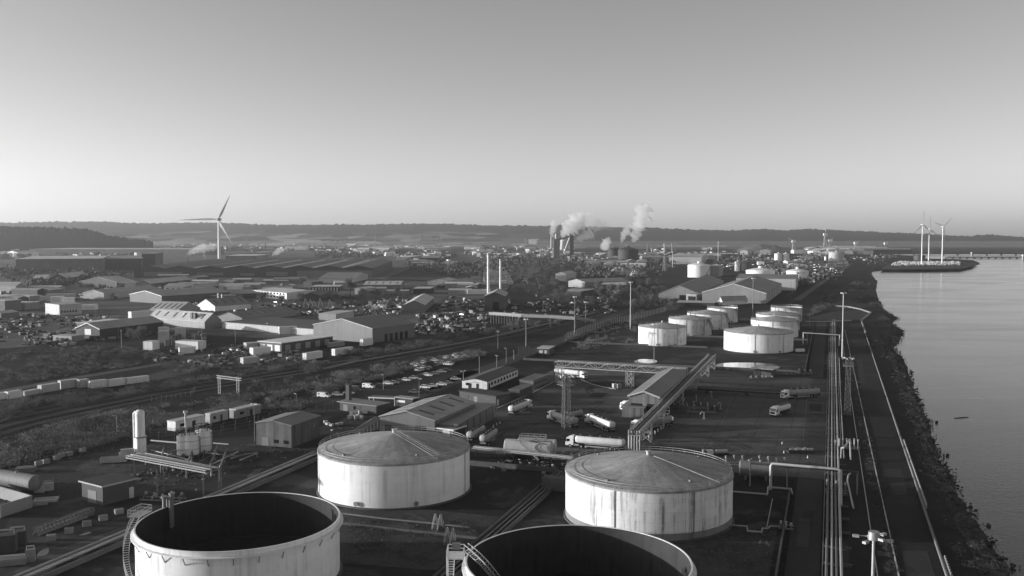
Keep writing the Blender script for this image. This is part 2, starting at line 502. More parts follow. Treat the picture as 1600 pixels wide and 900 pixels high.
# a low bank of mist lying on the plain before the hills
mb = MB(); mb.box(-6500, 4300, -4.6, 6500, 5400, 32)
mm = bpy.data.materials.new('mist'); mm.use_nodes = True; mm.node_tree.nodes.clear()
vo2 = mm.node_tree.nodes.new('ShaderNodeVolumePrincipled'); vo2.inputs['Color'].default_value = (1,1,1,1); vo2.inputs['Density'].default_value = 0.00009
om2 = mm.node_tree.nodes.new('ShaderNodeOutputMaterial'); mm.node_tree.links.new(vo2.outputs[0], om2.inputs['Volume'])
tag(mb.build('mist_bank', mm), 'low bank of pale mist before the hills', 'mist', kind='stuff')
# ------------------------------------------------------------------ storage tanks
def ring_rail(mb, R, z, n, h=1.1, a0=0.0, a1=2*math.pi, r=0.035):
    full = a1 - a0 > 6.2
    for k in range(n + (0 if full else 1)):
        t_ = a0 + (a1-a0)*k/n
        x, y = R*math.cos(t_), R*math.sin(t_)
        mb.beam((x, y, z), (x, y, z+h), r*2.2)
    m = max(24, n*2)
    for hh in (h, h*0.55):
        pts = [(R*math.cos(a0+(a1-a0)*k/m), R*math.sin(a0+(a1-a0)*k/m), z+hh) for k in range(m+1)]
        for p, q in zip(pts[:-1], pts[1:]): mb.beam(p, q, r*2)
def spiral_stair(root, R, H, a0, sweep, mt, w_=0.9, steps=40):
    mb = MB()
    for s_ in (0, 1):
        rr = R + 0.12 + s_*w_
        pts = [(rr*math.cos(a0+sweep*k/24), rr*math.sin(a0+sweep*k/24), 0.1+(H-0.1)*k/24) for k in range(25)]
        for p, q in zip(pts[:-1], pts[1:]):
            mb.beam(p, q, 0.06, 0.28)
            if s_:
                mb.beam((p[0],p[1],p[2]+1.05), (q[0],q[1],q[2]+1.05), 0.07)
                mb.beam((p[0],p[1],p[2]+.55), (q[0],q[1],q[2]+.55), 0.05)
                mb.beam(p, (p[0],p[1],p[2]+1.05), 0.06)
    for k in range(steps):
        t_ = a0+sweep*(k+.5)/steps; z = 0.1+(H-.1)*(k+.5)/steps
        mb.beam(((R+.12)*math.cos(t_), (R+.12)*math.sin(t_), z), ((R+.12+w_)*math.cos(t_), (R+.12+w_)*math.sin(t_), z), 0.26, 0.05)
    mb.build('stair', mt, root)
def cone_tank(label, c, R, H, rise, mshell, mroof, rail=28, stair=None, walk=None, ladder=None, band=None, seams=True, flat=False, n=96, group=None, extra=None):
    r = thing('storage_tank', label, 'storage tank', (c[0], c[1], 0), 0, group)
    MB().lathe([(R, 0), (R, H)], n).build('shell', mshell, r, smooth=30)
    MB().lathe([(R+.45, 0), (R+.45, .35), (R+.003, .36)], n).build('foundation', M_DCONC, r, smooth=30)
    if flat:
        MB().lathe([(R-.003, H-.9), (R*.6, H-.7), (0.01, H-.55)], n).build('roof', mroof, r, smooth=30)
    else:
        MB().lathe([(R+.12, H-.02), (R+.12, H+.10), (R*.55, H+rise*.48), (R*.2, H+rise*.85), (0.01, H+rise)], n).build('roof', mroof, r, smooth=30)
    MB().lathe([(R+.003, H-.35), (R+.16, H-.32), (R+.16, H-.06), (R+.003, H-.05)], n).build('curb_angle', M_STEEL if flat else mroof, r, smooth=30)
    if band:
        MB().lathe([(R+.02, .36), (R+.02, band), (R+.004, band+.003)], n).build('base_course', mat('stained_base_course', .22, .8, .4, .25, streak=.4, spots=.4), r, smooth=30)
    if rail:
        mb = MB(); ring_rail(mb, R-.25 if not flat else R+.05, H+.08, rail); mb.build('handrail', M_RAIL, r)
    if not flat:
        mb = MB(); mb.cyl((0,0,H+rise-.1), .45, .8, 12); mb.cyl((0,0,H+rise+.7), .65, .15, 12); mb.build('vent', M_RAIL, r, smooth=40)
        for a_, f_ in ((2.3,.82),(4.0,.85),(5.2,.8),(.6,.86)):
            z = H + rise*(1-f_)
            MB().cyl((R*f_*math.cos(a_), R*f_*math.sin(a_), z-.1), .35, .55, 10).build('roof_hatch', M_STEEL, r, smooth=40)
    if walk is not None:
        mb = MB()
        def P(f_, s_, up): return (R*f_*math.cos(walk)-s_*math.sin(walk), R*f_*math.sin(walk)+s_*math.cos(walk), H+rise*(1-f_)+up)
        for s_ in (-.4, .4):
            mb.beam(P(.03, s_, .15), P(.98, s_, .2), .06, .12)
            mb.beam(P(.03, s_, 1.2), P(.98, s_, 1.25), .08); mb.beam(P(.03, s_, .7), P(.98, s_, .75), .06)
            for k in range(13):
                f_ = .03+.95*k/12; mb.beam(P(f_, s_, .1), P(f_, s_, 1.22), .07)
        for k in range(46):
            f_ = .04+.94*k/46; mb.beam(P(f_, -.4, .22), P(f_, .4, .22), .18, .04)
        mb.build('roof_walkway', M_STEEL, r)
    if ladder is not None:
        mb = MB(); x, y = (R+.25)*math.cos(ladder), (R+.25)*math.sin(ladder)
        for s_ in (-.25, .25):
            px_, py_ = x - s_*math.sin(ladder), y + s_*math.cos(ladder)
            mb.beam((px_, py_, .3), (px_, py_, H+1), .07)
        for k in range(int(H/.4)):
            mb.beam((x+.25*math.sin(ladder), y-.25*math.cos(ladder), .5+k*.4), (x-.25*math.sin(ladder), y+.25*math.cos(ladder), .5+k*.4), .05)
        mb.build('ladder', M_STEEL, r)
    if stair: spiral_stair(r, R, H, stair[0], stair[1], M_DSTEEL if stair[2:] else M_RAIL)
    if seams:
        for a_ in ((3.6, 4.15, 5.35) if seams is True else seams):
            x, y = (R+.1)*math.cos(a_), (R+.1)*math.sin(a_)
            MB().tube([(x, y, .4), (x, y, H-.1)], .07, 6).build('downpipe', M_DSTEEL, r)
    for a_ in (4.35, 5.1):
        x, y = math.cos(a_), math.sin(a_)
        mb = MB()
        mb.tube([(R*x-.1*x, R*y-.1*y, 1.1), ((R+.35)*x, (R+.35)*y, 1.1)], .42, 14)
        mb.tube([((R+.34)*x, (R+.34)*y, 1.1), ((R+.45)*x, (R+.45)*y, 1.1)], .55, 14)
        mb.build('manhole', M_STEEL, r, smooth=40)
    return r
def rim_fit(xl, xr, yb, yf, h):
    """centre and radius of a tank whose rim circle at height h fits the photo"""
    xm = (xl+xr)/2
    b, f_ = W(xm, yb, h).y, W(xm, yf, h).y
    d = (b+f_)/2; Rr = (xr-xl)/2/F*(d*CT + (EYE-h)*ST)
    dirx = (xm-800)/F*(d*CT + (EYE-h)*ST)
    return Vector((dirx, d, 0)), Rr
def base_fit(xl, xr, ybase):
    n_ = W((xl+xr)/2, ybase)
    dist = n_.length; hw = (xr-xl)/2/F
    D = n_.y*CT + EYE*ST; Rr = hw*D/(1-hw)
    u = n_.copy(); u.z = 0; u.normalize()
    return Vector((n_.x, n_.y, 0)) + u*Rr, Rr

cC, RC = rim_fit(499, 733.5, 673, 727, 10.0)
cR, RR_ = rim_fit(884, 1142, 704, 769.5, 10.0)
tank_c = cone_tank('large clean white cone-roofed tank with a railed walkway down its roof', cC, RC, 10.0, 3.4, M_TANK, M_TROOF, rail=34, walk=R_(-48), seams=(R_(-18), ), ladder=R_(205))
tank_r = cone_tank('large rust-streaked white cone-roofed tank with a dark stained foot, nearest the pipe track', cR, RR_, 10.0, 3.3, M_TANKST, M_TROOF, rail=40, band=1.7, seams=(R_(-68), R_(240)), n=120)
# a pipe runs down the roof of the stained tank, and curved weld lines mark it
mb = MB()
a_ = R_(-42)
mb.tube([(RR_*f_*math.cos(a_), RR_*f_*math.sin(a_), 10.0+3.3*(1-f_)+.16) for f_ in (.08, .5, .97)], .09, 6)
mb.build('roof_pipe', M_PIPE, tank_r)
for f_ in (.9, .8, .7):
    mb = MB()
    pts = [(RR_*f_*math.cos(R_(b_)), RR_*f_*math.sin(R_(b_)), 10.0+3.3*(1-f_)+.06+(.0 if f_>.55 else .2)) for b_ in range(120, 262, 6)]
    mb.tube(pts, .07, 5)
    mb.build('roof_weld', M_DSTEEL, tank_r)

def open_tank(label, c, R, H, deck, lining, name='open_tank'):
    r = thing(name, label, 'storage tank', (c[0], c[1], 0), 0)
    MB().lathe([(R, 0), (R, H), (R-.12, H), (R-.12, 0.3)], 128).build('shell', M_TANK, r, smooth=30)
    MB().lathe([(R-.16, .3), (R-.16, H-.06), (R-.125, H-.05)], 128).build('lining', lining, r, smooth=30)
    MB().lathe([(R+.002, H-1.15), (R+.7, H-1.0), (R+.7, H-.86), (R+.05, H-.8), (R+.05, H-.1), (R+.13, H-.08), (R+.13, H+.04), (R-.13, H+.04), (R-.13, H-.1)], 128).build('wind_girder', M_WHITE, r, smooth=30)
    mb = MB(); mb.lathe([(R-.5, deck), (R-.5, deck+.5), (R-1.6, deck+.5), (R-1.7, deck+.15), (0.01, deck+.25)], 96)
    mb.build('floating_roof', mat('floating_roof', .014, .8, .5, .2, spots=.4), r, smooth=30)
    for k in range(28):
        a_ = 2*math.pi*k/28; x, y = math.cos(a_), math.sin(a_)
        MB().beam(((R+.02)*x, (R+.02)*y, H-2.3), ((R+.62)*x, (R+.62)*y, H-1.08), .12).build('girder_bracket', M_STEEL, r)
    MB().lathe([(R+.5, 0), (R+.5, .35), (R+.003, .36)], 96).build('foundation', M_DCONC, r, smooth=30)
    return r
cL, RL = rim_fit(205, 538, 764, 866.5, 10.0); RL -= 1.6; cL += Vector((.55, -.6, 0))
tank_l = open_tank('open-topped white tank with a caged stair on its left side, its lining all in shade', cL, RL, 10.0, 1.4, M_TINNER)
spiral_stair(tank_l, RL+.85, 10.0, R_(238), R_(-62), M_RAIL)
def top_platform(root, R, H, ang, w_, out, mt):
    mb = MB(); n = 8
    A0, A1 = ang-w_/2, ang+w_/2
    P = [((R+.9)*math.cos(A0+(A1-A0)*k/n), (R+.9)*math.sin(A0+(A1-A0)*k/n)) for k in range(n+1)]
    Q = [((R+out)*math.cos(A0+(A1-A0)*k/n), (R+out)*math.sin(A0+(A1-A0)*k/n)) for k in range(n+1)]
    mb.prism(P + Q[::-1], H-.12, H-.02)
    for L in (P, Q):
        for hh in (.55, 1.1):
            for p, q in zip(L[:-1], L[1:]): mb.beam((*p, H+hh), (*q, H+hh), .08)
        for p in L: mb.beam((*p, H), (*p, H+1.1), .08)
    for p, q in ((P[0], Q[0]), (P[-1], Q[-1])):
        for hh in (.55, 1.1): mb.beam((*p, H+hh), (*q, H+hh), .08)
    mb.build('platform', mt, root)
top_platform(tank_l, RL, 10.0, R_(170), R_(12), 3.2, M_RAIL)
mb = MB()
for a_, hh in ((R_(150), 2.2), (R_(153), 1.6), (R_(156), 2.0)):
    x, y = (RL+.2)*math.cos(a_), (RL+.2)*math.sin(a_)
    mb.cyl((x, y, 9.8), .35, hh, 10); mb.cyl((x, y, 9.8+hh), .6, .3, 10)
for dx in (0, .9):
    mb.tube([((RL-.5)*math.cos(R_(152)), (RL-.5)*math.sin(R_(152))-dx, 11.5), ((RL-.6)*math.cos(R_(152)), (RL-.6)*math.sin(R_(152))-dx, 6.2)], .28, 10)
mb.build('gauge_pipes', M_STEEL, tank_l, smooth=40)

cM_y = W(905, 819, 10.0).y - 17.8
RM = 17.3
cM = Vector((103.5/F*(cM_y*CT+50*ST), cM_y, 0))
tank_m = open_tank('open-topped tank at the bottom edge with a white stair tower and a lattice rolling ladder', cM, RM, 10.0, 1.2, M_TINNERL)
# stair tower at the tank's left and the rolling ladder that drops inside
mb = MB(); H = 10.0
bx, by = W(712, 868, H).x - cM.x, W(712, 868, H).y - cM.y
L, Wd = 3.4, 2.6
for x in (bx-Wd/2, bx+Wd/2):
    for y in (by-L/2, by+L/2): mb.beam((x, y, 0), (x, y, H+1.2), .16)
for hh in (0.0, .6, 1.2):
    q = [(bx-Wd/2, by-L/2), (bx+Wd/2, by-L/2), (bx+Wd/2, by+L/2), (bx-Wd/2, by+L/2)]
    for p, s_ in zip(q, q[1:]+q[:1]): mb.beam((*p, H+hh), (*s_, H+hh), .12)
for k in range(14): mb.beam((bx-Wd/2, by-L/2+L*k/13, H), (bx+Wd/2, by-L/2+L*k/13, H), .12, .05)
for i in range(3):
    z0, z1 = H*i/3, H*(i+1)/3
    y0, y1 = (by-L/2-3.5, by-L/2) if i % 2 == 0 else (by-L/2, by-L/2-3.5)
    for x in (bx-1.1, bx-.1) if i % 2 == 0 else (bx+.1, bx+1.1):
        mb.beam((x, y0, z0), (x, y1, z1), .1, .25); mb.beam((x, y0, z0+1), (x, y1, z1+1), .08)
    xs = -0.6 if i % 2 == 0 else .6
    for k in range(12): mb.beam((bx+xs-.5, y0+(y1-y0)*k/12, z0+(z1-z0)*k/12), (bx+xs+.5, y0+(y1-y0)*k/12, z0+(z1-z0)*k/12), .25, .05)
mb.build('stair_tower', M_WHITE, tank_m)
mb = MB()
p0 = Vector((bx+Wd/2+.4, by-.3, H+.9)); p1 = Vector((bx+13.0, by-9.0, 2.2))
side = Vector((.35, .75, 0)).normalized()*.55
def arch(f_): 
    q = p0.lerp(p1, f_); q.z += 0.9*math.sin(min(1, f_*2.2)*math.pi)*.5; return q
for s_ in (-1, 1):
    for up in (0, 1.0):
        for k in range(14): mb.beam(arch(k/14)+side*s_+Vector((0,0,up)), arch((k+1)/14)+side*s_+Vector((0,0,up)), .12)
    for k in range(15):
        mb.beam(arch(k/14)+side*s_, arch(k/14)+side*s_+Vector((0,0,1)), .09)
        if k < 14: mb.beam(arch(k/14)+side*s_, arch((k+1)/14)+side*s_+Vector((0,0,1)), .07)
for k in range(40): mb.beam(arch(k/40)-side, arch(k/40)+side, .2, .04)
mb.build('rolling_ladder', M_RAIL, tank_m)
mb = MB(); mb.cbox(bx+.1, by+.2, H+1.0, 1.3, .9, .9); mb.build('gauge_box', M_STEEL, tank_m)

# the two far rows of tanks
FT = [  # xl, xr, base front row, apex row, label, shell, flat, stair
 (997.5,1071.5,541.7,504,'squat white tank with a streaked right half, front of the left far row',M_TANKST,False,None,R_(262)),
 (1045,1111,526,491.5,'grey-streaked tank with a stair up its right side, second in the left far row',M_TANKDK,False,(R_(-5),R_(-45),1),None),
 (1074,1137,516,484,'white cone-roofed tank third in the left far row, with a stair on its right',M_TANKST,False,(R_(-8),R_(-40),1),None),
 (1105.5,1152,505,None,'white flat-topped tank at the back of the left far row',M_TANK,True,(R_(-5),R_(-45),1),None),
 (1132,1237,553,507.5,'broad clean white tank, front of the right far row beside the puddle',M_TANK,False,None,None),
 (1174,1245.5,529,494,'white tank second in the right far row, half hidden by the broad clean one',M_TANK,False,(R_(0),R_(-40),1),None),
 (1182,1248,518,486,'white tank third in the right far row with a low cone roof',M_TANK,False,(R_(2),R_(-42),1),None),
 (1205,1252,504,None,'flat-topped tank with a ringed rim at the back of the right far row',M_TANKDK,True,None,None)]
for xl, xr, yb, ya, lab, ms, fl, stt, ld in FT:
    c_, Rr = base_fit(xl, xr, yb)
    cone_tank(lab, c_, Rr, 10.0, 2.6*Rr/17, ms, M_TROOF2, rail=26, stair=stt, ladder=ld, flat=fl, n=72, seams=(R_(250), R_(300)) , group='far tank rows')
# ------------------------------------------------------------------ setting: roads, yards, tracks (flat sheets, each a little above the one below)
def ground_mat(name, c, var, scale, rough=.92, patch=None, pc=.05, stretch=(1,1,1), rz=0.0, pscale=.05, lo=.52, hi=.62, fine=.25, slab=0.0, bumpy=.15, stain=0.0):
    t = NT(name); v = t.coord(stretch, rz=rz)
    n1 = t.noise(scale, v, det=6.0, rough=.62); n2 = t.noise(scale*14, det=3.0)
    f = t.math('MULTIPLY_ADD', t.math('SUBTRACT', n1, .5), 2.6*var, 1.0)
    f = t.math('MULTIPLY_ADD', t.math('SUBTRACT', n2, .5), 2*fine, f)
    x = t.math('MULTIPLY', f, c, clamp=True)
    if patch:
        n3 = t.noise(pscale, v, det=6.0, rough=.65, dist=.4)
        x = t.mix(t.math('MULTIPLY', t.ramp(n3, lo, hi), patch), x, t.math('MULTIPLY', f, pc))
    if stain:
        n4 = t.noise(.22, t.coord(), det=5.0, rough=.6, dist=.8)
        x = t.math('MULTIPLY', x, t.math('MULTIPLY_ADD', t.ramp(n4, .54, .66), -stain, 1.0))
    if slab:
        b = t.n.new('ShaderNodeTexBrick'); t.l.new(t.coord((1,1,1), rz=HA), b.inputs['Vector'])
        b.inputs['Scale'].default_value = 1/slab; b.inputs['Mortar Size'].default_value = .012
        b.inputs['Color1'].default_value = (1.08,)*3+(1,); b.inputs['Color2'].default_value = (.9,)*3+(1,); b.inputs['Mortar'].default_value = (.45,)*3+(1,)
        b.inputs['Brick Width'].default_value = 1.0; b.inputs['Row Height'].default_value = .6; b.offset = 0
        x = t.math('MULTIPLY', x, b.outputs['Color'])
    t.col(x); t.bump(n2, bumpy, .05)
    return t.done(rough, spec=.25)
G_YARD = ground_mat('yard_asphalt', .076, .5, .05, patch=.9, pc=.12, stretch=(.30,1.9,1), pscale=.05, fine=.2, slab=11.0, stain=.35)  # pale streaks along x paint in sunlit strips between long shadows
G_SLAB = ground_mat('yard_slabs', .085, .35, .1, patch=.5, pc=.035, pscale=.12, slab=7.0, stain=.4)
G_BUND = ground_mat('bund_floor', .012, .5, .08, patch=.9, pc=.050, pscale=.05, lo=.5, hi=.6, fine=.6, bumpy=.5)
G_GRASSY = ground_mat('rough_turf', .050, .5, .12, patch=.8, pc=.026, pscale=.2, fine=.9, bumpy=.9)
G_ROAD = ground_mat('worn_road', .036, .4, .08, stretch=(1,.3,1), rz=HA, patch=.4, pc=.05, pscale=.07)
G_TRACK = ground_mat('track_gravel', .016, .5, .2, fine=.6, bumpy=.5)
G_SHORE = ground_mat('shore_road_tarmac', .016, .4, .06, patch=.6, pc=.028, pscale=.035, fine=.3)
G_VERGE = ground_mat('patchy_verge', .016, .5, .2, patch=1.0, pc=.075, pscale=.09, lo=.53, hi=.63, fine=.7)
G_BANKG = ground_mat('bank_grass', .015, .5, .15, patch=.8, pc=.024, pscale=.08, fine=.8, bumpy=.8)
G_BALL = ground_mat('ballast', .014, .6, .05, patch=.7, pc=.028, pscale=.05, fine=.5, bumpy=.5)
G_PALE = ground_mat('pale_track', .085, .4, .08, patch=.5, pc=.05, pscale=.1)
G_TOWN = ground_mat('town_ground', .07, .6, .03, patch=.9, pc=.14, pscale=.02, lo=.52, hi=.62, fine=.6)
G_PATH = ground_mat('concrete_path', .075, .4, .3, patch=.5, pc=.04, pscale=.3)
def zone(name, pts, m, z):
    return tag(MB().sheet(pts, z).build(name, m), kind='structure')
def szone(name, s0, s1, t0, t1, m, z): return zone(name, [S(s0,t0), S(s1,t0), S(s1,t1), S(s0,t1)], m, z)
def strip(name, pts, w_, m, z):
    pts = [Vector((p[0], p[1], 0)) for p in pts]; L, Rr = [], []
    for i, p in enumerate(pts):
        d = (pts[min(i+1, len(pts)-1)] - pts[max(0, i-1)]).normalized(); n = Vector((-d.y, d.x, 0))
        ww = w_[i] if isinstance(w_, (list, tuple)) else w_
        L.append(p + n*ww/2); Rr.append(p - n*ww/2)
    mb = MB(); k = len(pts)
    mb.add([(p.x,p.y,z) for p in Rr] + [(p.x,p.y,z) for p in L], [(i, i+1, k+i+1, k+i) for i in range(k-1)])
    return tag(mb.build(name, m), kind='structure')

szone('bund_floor', 60, 226.2, -131, -8.2, G_BUND, .02)
zone('turf_patch', [S(165,-103), S(186,-100), S(186,-66), S(152,-66), S(150,-84)], G_GRASSY, .035)
zone('turf_patch', [S(150,-60), S(176,-56), S(176,-34), S(150,-34)], G_GRASSY, .035)
zone('turf_patch', [S(176.5,-31), S(201,-13), S(200,-9.5), S(160,-9.5), S(160,-26)], G_GRASSY, .036)
szone('yard', 240.5, 412, -117, -.6, G_YARD, .022)
zone('yard_slabs', [S(241,-33), S(300,-30), S(300,-3), S(296,-.9), S(241,-.9)], G_SLAB, .034)
zone('yard_front', [S(412,-117), S(412,-8), S(425,-8), S(425,-125)], G_ROAD, .022)
szone('service_road', 60, 240, -6.9, -1.0, G_ROAD, .03)
szone('far_service_road', 414, 705, -8.8, -2.4, G_ROAD, .03)
szone('pipe_track_bed', 40, 705, -.3, 9.2, G_TRACK, .026)
zone('verge', [S(40,9.3), S(710,7.0), S(710,10.3), S(40,13.2)], G_VERGE, .024)
zone('shore_road', [S(40,13.3), S(612,10.4), S(702,10.2), S(702,19.8), S(40,19.8)], G_SHORE, .03)
zone('bank_top', [S(30,20.4), S(705,20.6), S(700,29), S(520,27.2), S(350,25.3), S(180,25.6), S(30,25.6)], G_BANKG, .02)
szone('far_bund_floor', 428, 700, -140, -10, G_BUND, .02)
zone('pale_dune', [W(1262,497), W(1300,487), W(1352,483), W(1378,490), W(1392,500), W(1345,506), W(1310,505)], ground_mat('dry_turf', .036, .5, .05, patch=.9, pc=.02, pscale=.05, fine=.5), .025)
zone('shore_turf', [W(1262,486), W(1290,462), W(1345,440), W(1368,450), W(1375,478), W(1310,484)], ground_mat('rank_turf', .022, .6, .02, patch=.9, pc=.05, pscale=.012, stretch=(.5,1.5,1), fine=.5), .022)
zone('road_patch', [W(1383,733), W(1408,733), W(1418,773), W(1396,773)], ground_mat('patched_tarmac', .034, .4, .2), .045)
zone('road_patch', [W(1409,861), W(1449,861), W(1463,905), W(1416,905)], ground_mat('patched_tarmac_pale', .040, .4, .2), .045)
zone('road_patch', [W(1338,560), W(1347,560), W(1352,600), W(1343,600)], ground_mat('patched_tarmac_dull', .03, .4, .2), .045)
# railway: a wide band of ballast with several tracks
RAIL = [(-160,716),(0,664),(200,622),(400,588),(560,563),(690,541),(830,513),(930,492),(1010,470),(1085,444),(1130,430)]
railw = [W(*p) for p in RAIL]
def smooth_line(P, n=6):
    out = []
    for i in range(len(P)-1):
        p0, p1, p2, p3 = P[max(0,i-1)], P[i], P[i+1], P[min(len(P)-1,i+2)]
        for k in range(n):
            t_ = k/n
            out.append(((p1*2) + (p2-p0)*t_ + (p0*2-p1*5+p2*4-p3)*t_*t_ + (p1*3-p0-p2*3+p3)*t_**3)*.5)
    out.append(P[-1]); return out
railw = smooth_line(railw, 8)
strip('railway_ballast', railw, 30, G_BALL, .02)
def offset(P, d):
    out = []
    for i, p in enumerate(P):
        q = (P[min(i+1, len(P)-1)] - P[max(0, i-1)]).normalized()
        out.append(p + Vector((-q.y, q.x, 0))*d)
    return out
M_RAILST = mat('worn_rail', .07, .5, .3, .2, metal=.4)
for k, d in enumerate((-11, -4.5, 3.5, 10.5)):
    lab = ['railway track nearest the terminal, with bright worn rails', 'second railway track out from the terminal', 'third railway track out from the terminal', 'railway track nearest the container yard'][k]
    c_ = railw[len(railw)//2]
    r = thing('railway_track', lab, 'railway track', (c_.x, c_.y, 0), 0, 'railway tracks')
    for e in (-.72, .72):
        P = offset(railw, d+e); mb = MB()
        for p, q in zip(P[:-1], P[1:]): mb.beam((p.x,p.y,.30), (q.x,q.y,.30), .10, .15)
        mb.build('rail', M_RAILST, r, w=True)
    P = offset(railw, d); mb = MB()
    for p, q in zip(P[:-1], P[1:]):
        if p.y > 620: continue
        n_ = int((q-p).length/.9)
        for i in range(n_):
            x = p.lerp(q, i/n_); a_ = (q-p).normalized()
            mb.beam((x.x-1.25*-a_.y, x.y-1.25*a_.x, .15), (x.x+1.25*-a_.y, x.y+1.25*a_.x, .15), .25, .14)
    tag(mb.build('sleepers', M_DCONC, r, w=True), kind='stuff')
# main road beside the railway and the town's ground
MAINR = smooth_line([W(640,622), W(735,585), W(815,556), W(880,529), W(945,500), W(1000,478), W(1060,458)], 5)
strip('main_road', MAINR, 9, G_ROAD, .024)
strip('car_park', [W(470,655), W(540,626), W(640,603), W(720,578)], [16, 22, 26, 20], ground_mat('car_park_tarmac', .030, .4, .05, patch=.5, pc=.05, pscale=.04), .024)
strip('yard_track', [W(-60,623), W(0,612), W(120,590), W(250,569), (W(330,553))], 6, G_PALE, .026)
strip('container_yard', [W(-60,632), W(60,613), W(160,600), W(250,588), W(330,566)], 14, ground_mat('yard_dirt', .045, .5, .05, patch=.8, pc=.025, pscale=.06), .022)
zone('compound_yard', [W(255,555), W(420,532), W(490,520), W(500,545), W(470,572), W(330,575), W(250,571)], ground_mat('compound_dirt', .048, .5, .03, patch=.9, pc=.026, pscale=.03), .021)
zone('town_ground', [W(-200,560), W(120,535), W(260,520), W(480,532), W(640,535), W(760,505), W(800,440), W(900,405), W(900,392), W(-300,392)], G_TOWN, .012)
zone('scrap_yard', [W(650,535), W(742,520), W(765,505), W(755,470), W(700,462), W(655,490)], ground_mat('scrap_yard_dirt', .038, .6, .05, patch=.9, pc=.018, pscale=.06, fine=.6), .02)
zone('depot_ground', [W(20,800), W(0,735), W(120,712), W(260,690), W(420,680), W(520,664), W(560,640), W(600,655), W(560,690), W(499,711), W(300,800), W(73,895), W(-60,960)], ground_mat('depot_gravel', .026, .5, .08, patch=.9, pc=.062, pscale=.06, lo=.52, hi=.62, fine=.5), .016)
zone('wet_patch', [W(385,745), W(398,733), W(412,732), W(405,739), W(390,747)], ground_mat('damp_concrete', .09, .3, .3), .022)
zone('depot_track', [W(22,893), W(78,862), W(150,838), W(196,822), W(203,838), W(150,858), W(92,884), W(40,910)], G_PATH, .024)

# kerbs, walls and lines along the shore road
def wall_line(name, label, pts, w_, h, m, cat='wall', group=None):
    mb = MB()
    for p, q in zip(pts[:-1], pts[1:]): mb.beam((p[0],p[1],h/2), (q[0],q[1],h/2), w_, h)
    o = mb.build(name, m); return tag(o, label, cat, group)
def sline(t0, s0, t1, s1, n=12): return [S(s0+(s1-s0)*k/n, t0+(t1-t0)*k/n) for k in range(n+1)]
wall_line('low_wall', 'pale low concrete wall along the seaward edge of the shore road', sline(20.1, 60, 20.5, 706), .32, .8, mat('pale_wall', .17, .9, .25, .3, spots=.3))
wall_line('kerb', 'pale kerb along the landward edge of the shore road', sline(13.2, 50, 8.9, 630), .22, .22, mat('pale_kerb', .42, .9, .2, .4))
wall_line('kerb', 'narrow pale kerb between the pipe track and the verge', sline(9.3, 50, 6.6, 600), .2, .25, mat('pale_kerb', .42))
wall_line('kerb', 'concrete edge between the service road and the pipe track', sline(-.55, 60, -.55, 640), .18, .25, M_CONC)
def post_fence(label, pts, h, step, m, wires=2, pw=.1, name='fence', crank=False):
    c_ = pts[len(pts)//2]; r = thing(name, label, 'fence', (c_[0], c_[1], 0))
    post = None; spots = []
    for p, q in zip(pts[:-1], pts[1:]):
        n_ = max(1, round((q-p).length/step)); spots += [p.lerp(q, i/n_) for i in range(n_)]
    spots.append(pts[-1])
    if len(spots) > 98: spots = [spots[int(i*(len(spots)-1)/97)] for i in range(98)]
    for p in spots:
        if post is None:
            mb = MB(); mb.cbox(0, 0, 0, pw, pw, h)
            if crank: mb.beam((0,0,h-.02), (.3,.25,h+.4), pw*.8)
            post = o = mb.build('post', m, r)
        else:
            o = post.copy(); COL.objects.link(o); o.parent = r
        o.location = (p.x - c_[0], p.y - c_[1], 0)
    if wires:
        mb = MB()
        for k in range(wires):
            z = h*(.95-.8*k/max(1, wires-1) if wires > 1 else .9)
            for p, q in zip(spots[:-1], spots[1:]): mb.beam((p.x,p.y,z), (q.x,q.y,z), .035)
        mb.build('wires', m, r, w=True)
    return r
post_fence('pale railing posts standing along the middle of the sea wall', sline(20.75, 222, 20.75, 290), 1.3, 1.5, M_RAIL, 0, .22)
post_fence('pale railing posts on the sea wall nearest the camera', sline(20.75, 168, 20.75, 186), 1.3, 1.5, M_RAIL, 0, .24)
wall_line('low_wall', 'pale rubble wall zigzagging over the shore turf', [W(1305,479), W(1325,480), W(1345,484), W(1361,489.5), W(1352,497), W(1345,502)], 1.2, 1.0, mat('pale_rubble', .22, .9, .4, .8))
for k, (a_, b_) in enumerate(((698, 672), (664, 648), (640, 612))):
    wall_line('barrier', ['farthest short pale barrier on the sea wall', 'middle short pale barrier on the sea wall', 'longest pale barrier on the far sea wall'][k], sline(20.6, b_, 20.6, a_, 3), .8, 1.1, M_CONC, 'barrier')

# bund walls round the tanks
bw = mat('bund_wall_concrete', .095, .9, .3, .3, spots=.4)
def bund(label, pts, h=.9, w_=.35, m=None): return wall_line('bund_wall', label, pts, w_, h, m or bw)
bund('near concrete wall of the pipe channel between the two bunds', sline(-64.6, 100, -64.6, 226, 4))
bund('far concrete wall of the pipe channel between the two bunds', sline(-61.2, 100, -61.2, 226, 4))
bund('long bund wall beside the parallel pipes on the left', sline(-129.0, 100, -129.0, 224, 4), 1.0)
bund('bund wall behind the clean cone-roofed tank', sline(-129, 225.8, -64.8, 225.8, 4), 1.3)
bund('bund wall behind the stained tank', sline(-61, 225.8, -21, 225.8, 4), 1.5, .5)
bund('right-hand bund wall beside the service road', sline(-8.2, 80, -8.2, 225, 4), 1.1)
bund('cross wall between the open tank and the clean tank', sline(-96, 170.5, -65, 170.5, 3), .5)
strip('bund_path', [S(172.6,-95), S(172,-80), S(171.5,-70)], 2.2, G_PATH, .05)
strip('bund_path', [S(182,-86), S(176,-75), S(171,-66.5)], 1.0, G_PATH, .052)
bund('left wall of the far tank compound', sline(-140, 430, -139, 640, 4), 1.2)
